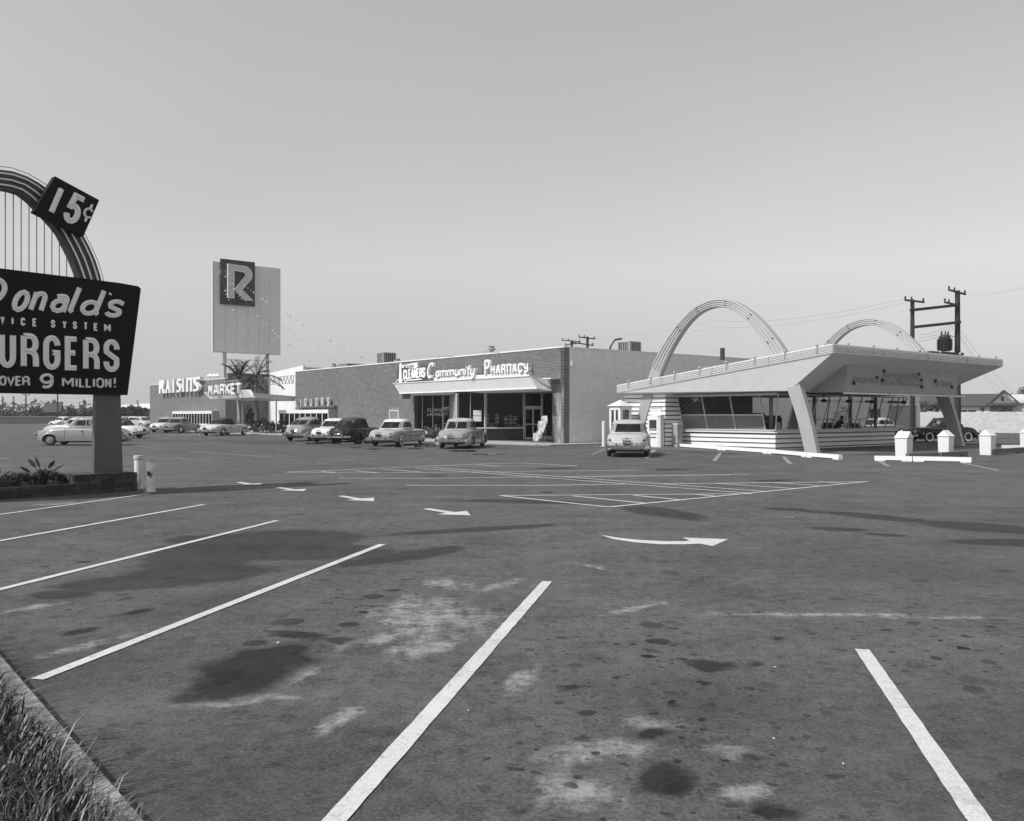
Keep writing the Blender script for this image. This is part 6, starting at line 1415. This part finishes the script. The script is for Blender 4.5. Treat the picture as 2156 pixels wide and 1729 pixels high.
# pipe bollards
scratch = mat('bollard_paint', .72, .6, .2, 9, streak=.25)
for (x, y), lb in ((l2p, t_) for l2p, t_ in (((283.1+8.8, 0), 'farther white pipe bollard directly behind the planter corner'), ((317.5, 0), 'nearer white pipe bollard with black scuff marks beside the planter'))):
    g = G(x, 1029.5 if x < 300 else 1035.5); q = thing('pipe_bollard', lb, 'bollard', g, 0)
    h = .80; obj('pipe', MB().lathe([(.098,0),(.098,h-.09)], 18), scratch, q, smooth=40); obj('collar', MB().lathe([(.1,h-.1),(.115,h-.085),(.115,h-.02),(.108,h)], 18), mat('collar_paint', .45, .7, .3, 14), q, smooth=40)
    obj('footing', MB().lathe([(.15,0),(.13,.015),(.1,.02)], 14), kerbm, q)
    if x > 300:
        for a in range(5): an = -1.9+a*.22; z = .34+random.uniform(-.06,.12); obj('scuff', MB().box(-.015,.02,-.002,.004,0,random.uniform(.02,.12)), hole, q, loc=(math.cos(an)*.1, math.sin(an)*.1, z), rotz=an+1.57)
# ------------------------------------------------------------------ foreground verge: kerb and long grass
ke = [G(-60, 1305, .14), G(24, 1400, .14), G(150, 1540, .14), G(314, 1729, .14), G(430, 1865, .14)]
kv = thing('verge', 'x', 'x'); del kv['label']; del kv['category']; kv['kind'] = 'structure'
d_ = (ke[-1]-ke[0]).normalized(); nv = Vector((-d_.y, d_.x, 0)); nv = nv if nv.x < 0 else -nv
# straight kerb along the measured edge
A0 = ke[0]-d_*6; B0 = ke[-1]+d_*2; L_ = (B0-A0).length; kn = int(L_/1.6)
kmat2 = mat('verge_kerb', .28, .9, .5, 5, bump=.6)
for k in range(kn):
    a = A0+(B0-A0)*k/kn; b = A0+(B0-A0)*(k+.992)/kn; mb = MB(); z1 = Vector((0,0,-.14))
    mb.hexa([a+z1, b+z1, b+z1+nv*.12, a+z1+nv*.12], [a+nv*.012, b+nv*.012, b+nv*.12, a+nv*.12]); obj('kerb_stone', mb, kmat2, kv)
so_ = MB(); so_.quad(A0+nv*.115-Vector((0,0,.02)), B0+nv*.115-Vector((0,0,.02)), B0+nv*6-Vector((0,0,.01)), A0+nv*6-Vector((0,0,.01))); obj('verge_soil', so_, MC['soil'], kv)
def grassmat():
    m, n, p = newmat('grass_blade'); oi = N(n, 'ShaderNodeNewGeometry'); v_ = math_(n, 'ADD', ramp(n, oi.outputs['Random Per Island'], 0, .85, .018, .09), ramp(n, oi.outputs['Random Per Island'], .9, .93, 0, .12))
    cc = N(n, 'ShaderNodeCombineColor')
    for i in range(3): n.links.new(v_, cc.inputs[i])
    n.links.new(cc.outputs[0], p.inputs['Base Color']); p.inputs['Roughness'].default_value = .5; return m
gm = grassmat(); gb = MB(); rg = random.Random(5)
for _ in range(60000):
    t = rg.random()*L_; ov = rg.random() < .06; off = rg.uniform(.11,.24) if ov else .14+rg.random()**.9*2.3
    c = A0+d_*t+nv*off
    if c.y > 9.5 or c.y < 1.2 or c.x < -.75*c.y-1: continue
    dens = .5+.5*math.sin(t*2.1+off*3)*math.sin(t*.9+off*5)
    h = rg.uniform(.04,.12)*(1+.7*dens)*(rg.uniform(.7,1.5) if ov else 1)*(1.5 if rg.random() < .05 else 1)
    a = rg.uniform(0, 6.283); dx, dy = math.cos(a), math.sin(a); lean_ = rg.uniform(.15,.9)
    if ov: lean_ = rg.uniform(.5,1.3)
    if ov: dx, dy = -nv.x*.6+dx*.6, -nv.y*.6+dy*.6
    w2 = rg.uniform(.003,.0065); sx_, sy_ = -dy*w2, dx*w2; vs = []
    for k, (f, ww2) in enumerate(((0,1),(.4,.95),(.75,.65))):
        px_, py_, pz_ = c.x+dx*lean_*h*f*f, c.y+dy*lean_*h*f*f, .12+h*(f-.18*lean_*f*f); vs += [(px_-sx_*ww2, py_-sy_*ww2, pz_), (px_+sx_*ww2, py_+sy_*ww2, pz_)]
    vs.append((c.x+dx*lean_*h, c.y+dy*lean_*h, .12+h*(1-.3*lean_))); gb.add(vs, [(0,1,3,2),(2,3,5,4),(4,5,6)])
go = obj('grass', gb, gm, fix=False, kind='stuff')
# ================================================================== BACKDROP: poles, wall, houses, trees
wood = mat('pole_wood', .035, .9, .25, 6, streak=.2); insul = mat('insulator', .05, .3); wirem = mat('wire', .03, .6)
def upole(px, ytop, Y, label, arms, r0=.16, zb=0, group='utility poles'):
    """arms: list of (x left, x right, y) in photo units"""
    X = (px-CXP)/FP*Y; zt = EYE+(HZP-ytop)/FP*Y; q = thing('utility_pole', label, 'utility pole', (X, Y, 0), 0, group)
    obj('pole', MB().tube([(0,0,0),(0,0,zt)], [r0, r0*.72], 10), wood, q)
    for xa, xb, ya, yb in arms:
        pa = Vector(((xa-CXP)/FP*Y-X, -.18, EYE+(HZP-ya)/FP*Y)); pb = Vector(((xb-CXP)/FP*Y-X, -.12, EYE+(HZP-yb)/FP*Y)); ar = obj('crossarm', MB().bar(pa, pb, .1, .13), wood, q)
        for f in (.03,.35,.95): p = pa+(pb-pa)*f; obj('insulator', MB().lathe([(.04,.05),(.07,.12),(.07,.24),(.03,.3)], 7, tuple(p)), insul, ar)
    return q
u1 = upole(1921, 631, 63, 'left tall pole of the braced pair behind the right arch', [(1902.5,1944.5,632.5,637)], .19)
u2 = upole(2016, 612, 64, 'right tallest pole of the braced pair beside the transformer', [(1994.4,2031.5,611,620.5),(1986,2014,637,643)], .24)
def W3(px, py, Y): return Vector(((px-CXP)/FP*Y, Y, EYE+(HZP-py)/FP*Y))
for (a, b), lb in ((((1917,653.5,62.8),(2016,642.5,63.8)),'upper timber beam bracing the two tall poles'),(((1924,689,62.8),(2022,678.5,63.8)),'lower timber beam bracing the two tall poles')):
    tag(obj('brace_beam', MB().bar(W3(*a), W3(*b), .16, .2), wood), lb, 'beam')
tb = W3(1955,742,63.5); te = W3(2026,746,63.5)
tr2 = thing('transformer', 'dark ribbed transformer with bushings on a timber platform between the poles', 'transformer', tb)
obj('platform', MB().bar((0,0,0), te-tb, .5, .16), wood, tr2)
cxx = W3(1989,0,63.5).x-tb.x; zt_ = W3(0,697,63.5).z-tb.z
fin = MB()
for k in range(12): a = k*math.pi/6; fin.bar((cxx+.45*math.cos(a),.45*math.sin(a),.15),(cxx+.45*math.cos(a),.45*math.sin(a),zt_*.62),.09)
obj('tank', MB().lathe([(.38,.08),(.4,.15),(.4,zt_*.7),(.3,zt_*.8)], 14, (cxx,0,0)), kb, tr2); obj('fin', fin, kb, tr2)
for dx in (-.22,.05,.25): obj('bushing', MB().lathe([(.05,zt_*.75),(.07,zt_*.85),(.03,zt_*1.0)], 8, (cxx+dx,0,0)), insul, tr2)
obj('conduit', MB().tube([(cxx+.3,0,zt_*.8),(cxx+.8,0,zt_*.7),(cxx+.9,0,0)], .03), kb, tr2)
upole(1204, 719, 120, 'distant pole tops showing left above the painted wall corner', [(1183,1222,716.5,720),(1190,1222,727,722)], .18)
upole(1237, 709, 100, 'pole top with two crossarms above the painted wall corner', [(1218,1253,710,714),(1203,1250,721,728)], .2)
l_ = crop(0,1560,620,2156)
for x, yt, Y, arms, lb in ((38,40,260,[(0,60,180,182)],'faint far pole nearest the left edge'),(190,45,210,[(183,200,62,64)],'leaning pole second from the left edge'),(358,18,190,[(315,415,22,25),(297,420,155,160)],'pole with two crossarms above the far low wall'),
        (795,-30,170,[(722,862,126,131),(740,850,-20,-18)],'tall pole with crossarms just left of the sign post'),(1098,135,330,[(1085,1115,137,138)],'thin far pole first over the trees left of the sign post'),(1183,130,330,[(1165,1200,133,134)],'thin far pole second over the trees left of the sign post'),
        (1022,170,420,[(1015,1030,175,175)],'tiny far pole between tree crowns'),(1895,102,300,[(1885,1903,108,108)],'far pole over the trees beside the brick market corner'),(500,170,420,[(490,510,175,175)],'tiny far pole over the trees at far left')):
    D_ = l_(x, yt); upole(D_[0], D_[1], Y, lb, [(l_(a,0)[0], l_(b,0)[0], l_(0,c)[1], l_(0,d)[1]) for a, b, c, d in arms], .16 if Y < 250 else .2)
lp = thing('lamp_mast', 'slender pale mast right of the sign post before the trees', 'mast', (W3(l_(1655,0)[0],0,95).x, 95, 0)); obj('mast', MB().tube([(0,0,0),(0,0,W3(0,822,95).z)], [.09,.06], 8), galv, lp); obj('base', MB().lathe([(.2,0),(.2,.3)], 8), conc, lp)
def wire(label, pts, sag=.4, r=.018):
    out = []
    for a, b in zip(pts, pts[1:]):
        a, b = Vector(a), Vector(b)
        for k in range(13): t = k/12; out.append(a+(b-a)*t+Vector((0,0,-sag*4*t*(1-t))))
    tag(obj('overhead_wire', MB().tube(out, r, 3), wirem), label, 'wire', 'overhead wires')
wire('overhead wire climbing from the far left to the pole pair', [W3(1190,712,122), W3(1500,676,95), W3(1903,630,63)], .6, .007)
wire('lower overhead wire climbing toward the pole pair', [W3(1215,722,120), W3(1500,690,95), W3(1921,634,63)], .6, .007)
wire('top wire running off right from the tallest pole', [W3(2030,620,64), W3(2200,590,50)], .3, .006)
for k, (a, b) in enumerate((((2018,700),(2150,868)),((2018,705),(2140,872)),((2018,690),(2170,860)))): wire(('steepest service wire falling right from the tall pole','second service wire falling right from the tall pole','third service wire falling right from the tall pole')[k], [W3(*a,64), W3(*b,95)], .5, .008)
for k in range(3): wire(('upper','middle','lower')[k]+' short wire between the right arch and the transformer', [W3(1935,705+k*7,70), W3(2008,680+k*6,63.6)], .2, .012)
for k in range(3): wire(('upper','middle','lower')[k]+' long wire strung between the far left poles', [W3(-40,842+k*7,210), W3(103,834+k*8,190), W3(230,826+k*9,168)], .8, .02)
# pale block wall on the right, blocks laid one by one
bw_ = thing('block_wall', 'pale concrete block wall along the back of the lot at right', 'wall', CO+Matrix.Rotation(ANG,3,'Z')@Vector((57.7,-32,0)), ANG)
bmt = [mat('wall_block%d' % k, v, .85, .06, 3, streak=.05) for k, v in enumerate((.55,.51,.58))]; WH = 2.13
obj('wall_core', MB().box(.03,.19,0,62,0,WH-.02), mat('wall_mortar', .44, .9), bw_)
bmesh_ = []
for k in range(3):
    me = bpy.data.meshes.new('block'); q = MB().box(0,.04,.006,.394,.006,.206); me.from_pydata(q.v, [], q.f); me.materials.append(bmt[k]); bmesh_.append(me)
cnt = 0
for r_ in range(10):
    for c in range(30):
        o = bpy.data.objects.new('block', bmesh_[random.randrange(3)]); COL.objects.link(o); o.parent = bw_; o.location = (random.uniform(-.004,.004), 22.6+c*.4+(.2 if r_ % 2 else 0), r_*.212)
q = MB()
for r_ in range(10):
    for c in range(155):
        y = c*.4+(.2 if r_ % 2 else 0)
        if y+.4 < 22.7 or y > 34.5: q.box(0,.04,y+.006,y+.394,r_*.212+.006,r_*.212+.206)
obj('wall_face', q, bmt[0], bw_, kind='stuff')
lw = thing('low_wall', 'long low dull wall across the far left end of the lot', 'wall', (0,0,0)); a, b = G(-200,893).xy, G(262,890.5).xy
a = Vector((-190,176,0)); b = Vector((-56,190,0)); obj('wall', MB().bar(a+Vector((0,0,.75)), b+Vector((0,0,.75)), .2, 1.5), mat('low_wall', .09, .9, .1, .3), lw); obj('coping', MB().bar(a+Vector((0,0,1.53)), b+Vector((0,0,1.53)), .3, .08), mat('low_wall_cap', .4, .9), lw)
# houses
def house(label, x0, x1, Y, ze, zr, dep, rot, wallv, roofv, roofkind='gable', win=()):
    h = thing('house', label, 'house', ((x0-CXP)/FP*Y, Y, 0), rot); w_ = (x1-x0)/FP*Y
    obj('wall', MB().box(0,w_,0,dep,0,ze), mat('house_wall%d' % int(wallv*100), wallv, .8), h)
    rm_ = mat('house_roof%d' % int(roofv*100), roofv, .9, .15, 4, bump=.5)
    o = .5
    rb = MB().add([(-o,-o,ze-.05),(w_+o,-o,ze-.05),(w_+o,dep+o,ze-.05),(-o,dep+o,ze-.05),(-o+.05,dep/2,zr),(w_+o-.05,dep/2,zr)], [(3,2,1,0),(0,1,5,4),(2,3,4,5),(1,2,5),(3,0,4)]) if roofkind == 'gable' else MB().hexa([(-o,-o,ze),(w_+o,-o,ze),(w_+o,dep+o,ze),(-o,dep+o,ze)], [(-o,-o,ze+.3),(w_+o,-o,ze+.3),(w_+o,dep+o,zr),(-o,dep+o,zr)])
    obj('roof', rb, rm_, h)
    for wx in win: wd_ = obj('window', MB().box(w_*wx,w_*wx+1.9,-.05,.0,ze-1.5,ze-.5), alum, h); obj('pane', MB().box(w_*wx+.07,w_*wx+.9,-.07,-.05,ze-1.43,ze-.57).box(w_*wx+1.0,w_*wx+1.83,-.07,-.05,ze-1.43,ze-.57), mat('dark_glass', .02, .05), wd_)
    return h
house('white house with broad dark shingle roof above the block wall', 1930, 2100, 112, 3.0, 4.5, 7, R(-28), .7, .07, 'gable', (.47,))
gh = house('gabled wing coloured as in shadow right of the dark shingle roof', 2085, 2126, 104, 2.9, 3.0, 3, R(-28), .18, .07, 'flat')  # low wall tone puts the shade of the gable end into its colour
g0 = W3(2082,858,107.5); 
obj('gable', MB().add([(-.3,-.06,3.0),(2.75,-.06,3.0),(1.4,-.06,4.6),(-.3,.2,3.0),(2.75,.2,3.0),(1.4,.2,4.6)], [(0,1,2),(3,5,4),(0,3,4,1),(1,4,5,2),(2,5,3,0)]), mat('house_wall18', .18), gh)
obj('barge_board', MB().bar((-.5,-.12,2.85),(1.4,-.12,4.7),.1,.2).bar((1.4,-.12,4.7),(3.2,-.12,2.95),.1,.2), mat('house_roof7', .07), gh)
obj('louvre', MB().box(1.1,1.4,-.1,-.06,3.5,4.0), kb, gh)
house('white house with pale low roof at the right edge', 2112, 2240, 104, 3.2, 4.4, 7, R(-28), .7, .6, 'flat')
house('low dark shed roof house between trees at far left', 94, 120, 215, 2.6, 4.9, 7, R(20), .05, .06)
house('low house with white roof behind the cars right of the sign post', 248, 275, 230, 3.4, 4.6, 8, 0, .1, .65)
house('second white-roofed house touching the brick market corner', 286, 312, 235, 3.6, 5.0, 8, 0, .1, .65)
# trees with trunk, limbs and leaf clumps
def leaftree(label, px, Y, ytop, wpx, m, n=1500, leaf=None, group=None, zc0=.25, name='tree', bare=False):
    X = (px-CXP)/FP*Y; zt = EYE+(HZP-ytop)/FP*Y; rr = wpx/FP*Y/2; leaf = leaf or Y/FP*1.6
    t = thing(name, label, 'tree', (X, Y, 0), 0, group); tr_m = MB().tube([(0,0,0),(.1,0,zt*.3),(0,0,zt*.6)], [rr*.09+.1,rr*.06+.06,.06], 7); limbs = MB(); cl = []
    rt = random.Random(int(px*7+Y))
    for k in range(9):
        a = k*2.4+rt.random(); q = rt.uniform(.25,.8); c = Vector((math.cos(a)*rr*q, math.sin(a)*rr*q, zt*(zc0+.12)+(zt*(1-zc0)-zt*.16)*rt.random()*(1-.45*q))); cl.append((c, rr*rt.uniform(.3,.5)))
        limbs.tube([(0,0,zt*rt.uniform(.2,.4)), (c.x*.5,c.y*.5,c.z*.75), tuple(c)], [.09,.06,.03], 5)
    cl.append((Vector((0,0,zt*.78)), rr*.45)); obj('trunk', tr_m, stemm, t, smooth=60); obj('limb', limbs, stemm, t, smooth=60)
    mb = MB()
    for _ in range(n):
        c, r_ = cl[rt.randrange(len(cl))]; d = Vector((rt.gauss(0,1),rt.gauss(0,1),rt.gauss(0,1))).normalized(); p = c+Vector((d.x, d.y, d.z*.8))*r_*rt.uniform(.45,1.12)
        if p.z < .2: continue
        if p.z > zt: p.z = zt-rt.random()*.2*rr
        u = Vector((rt.gauss(0,1),rt.gauss(0,1),rt.gauss(0,1))).normalized(); v_ = u.orthogonal().normalized(); l = leaf*rt.uniform(.5,1.4); mb.add([p-u*l, p+v_*l*.6, p+u*l, p-v_*l*.6], [(0,1,2,3)])
    obj('crown', mb, m, t, fix=False); return t
tl1 = mat('tree_leaf', .075, .7, .5, 1.5); tl2 = mat('tree_leaf_dark', .04, .7, .5, 1.5); tl3 = mat('tree_leaf_far', .09, .8, .3, 1)
GT = 'trees along the far left boundary'
for x, yt, w_, Y, m_, lb in ((0,235,90,230,tl3,'low tree cut by the left edge beyond the lot'),(110,232,140,225,tl1,'small round tree left of the leaning pole'),(215,255,150,240,tl3,'low wide tree behind the leaning pole'),(330,232,110,220,tl3,'round tree just left of the two-crossarm pole'),
        (470,196,200,215,tl1,'broad tallest round tree at far left'),(610,232,130,235,tl3,'low tree behind the shed roof'),(730,240,120,250,tl3,'low tree left of the tall pole'),(860,205,150,222,tl1,'tree just right of the tall pole'),
        (960,195,170,215,tl1,'tree with small peaks in the middle of the left row'),(1080,215,140,225,tl3,'tree under the first thin far pole'),(1160,190,150,215,tl1,'tree left of the sign post'),(1250,185,140,215,tl1,'tree partly hidden by the sign post'),
        (1400,180,200,215,tl1,'tree hidden behind the sign post'),(1700,170,130,200,tl2,'dark tree just right of the sign post'),(1810,145,170,195,tl2,'rounded dark tree by the brick market corner'),(1900,165,110,200,tl2,'dark tree next to the brick market corner'),(1985,185,90,215,tl3,'pale tree touching the brick market corner')):
    D_ = l_(x, yt); leaftree(lb, D_[0], Y, D_[1], w_*.2876/1.884*1.25, m_, 2600, Y/FP*2.3, GT, .05)
zc = crop(3650,1500,412,2156)
leaftree('bushy tree over the gabled house at right', zc(1850,0)[0], 140, zc(0,215)[1], 34, tl2, 1500, .13, None, .1)
leaftree('taller dark tree cut by the right edge', zc(2200,0)[0], 135, zc(0,85)[1], 62, tl2, 2200, .14, None, .1)
leaftree('sparse small tree in front of the white house wall', zc(1310,0)[0], 98, zc(0,500)[1], 17, tl2, 260, .08, None, .35)
leaftree('dark bush against the shade-coloured gable wall', zc(1770,0)[0], 98, zc(0,490)[1], 28, tl2, 900, .09, None, .1)
for k, (x, yt, w_) in enumerate(((100,400,40),(330,395,44),(560,400,40),(-60,410,40))): leaftree(('twiggy tree behind the stand next to the garage wall','twiggy tree seen through the stand under the ICE CREAM sign','twiggy tree behind the far dark leg','twiggy tree behind the garage wall end')[k], zc(x,0)[0], 97, zc(0,yt)[1], w_, tl2, 900, .1, None, .1)
leaftree('distant tree mass right of the pylon behind the shops', 1990, 150, 826, 70, tl3, 900, .16, None, .1)
far_ = thing('distant_treeline', 'x', 'x'); del far_['label']; del far_['category']; far_['kind'] = 'stuff'
fm2 = MB(); rf = random.Random(9)
for _ in range(9000):
    X = rf.uniform(-420, 420); Y = rf.uniform(330, 420); hz_ = 5.5+2.2*math.sin(X*.05)+1.5*math.sin(X*.17+1)+math.sin(X*.41); p = Vector((X, Y, abs(rf.gauss(0,.5))*hz_ if rf.random() < .5 else hz_*rf.random()))
    if p.z > hz_*1.25: continue
    u = Vector((rf.gauss(0,1),rf.gauss(0,1),rf.gauss(0,1))).normalized(); v_ = u.orthogonal().normalized(); l = rf.uniform(.7,1.7); fm2.add([p-u*l, p+v_*l*.6, p+u*l, p-v_*l*.6], [(0,1,2,3)])
bpy.data.objects.remove(far_); obj('distant_trees', fm2, tl3, fix=False, kind='stuff')
# ================================================================== AIR
def haze():
    o = obj('haze', MB().box(-480,480,-20,470,-1,24), None, kind='stuff')
    m = bpy.data.materials.new('haze'); m.use_nodes = True; n = m.node_tree; n.nodes.clear(); v = n.nodes.new('ShaderNodeVolumePrincipled'); v.inputs['Color'].default_value = (.9,.9,.9,1); v.inputs['Density'].default_value = HZD; v.inputs['Anisotropy'].default_value = .2
    ou = n.nodes.new('ShaderNodeOutputMaterial'); n.links.new(v.outputs[0], ou.inputs['Volume']); o.data.materials.clear(); o.data.materials.append(m)
HZD = .00035
if HZD: haze()
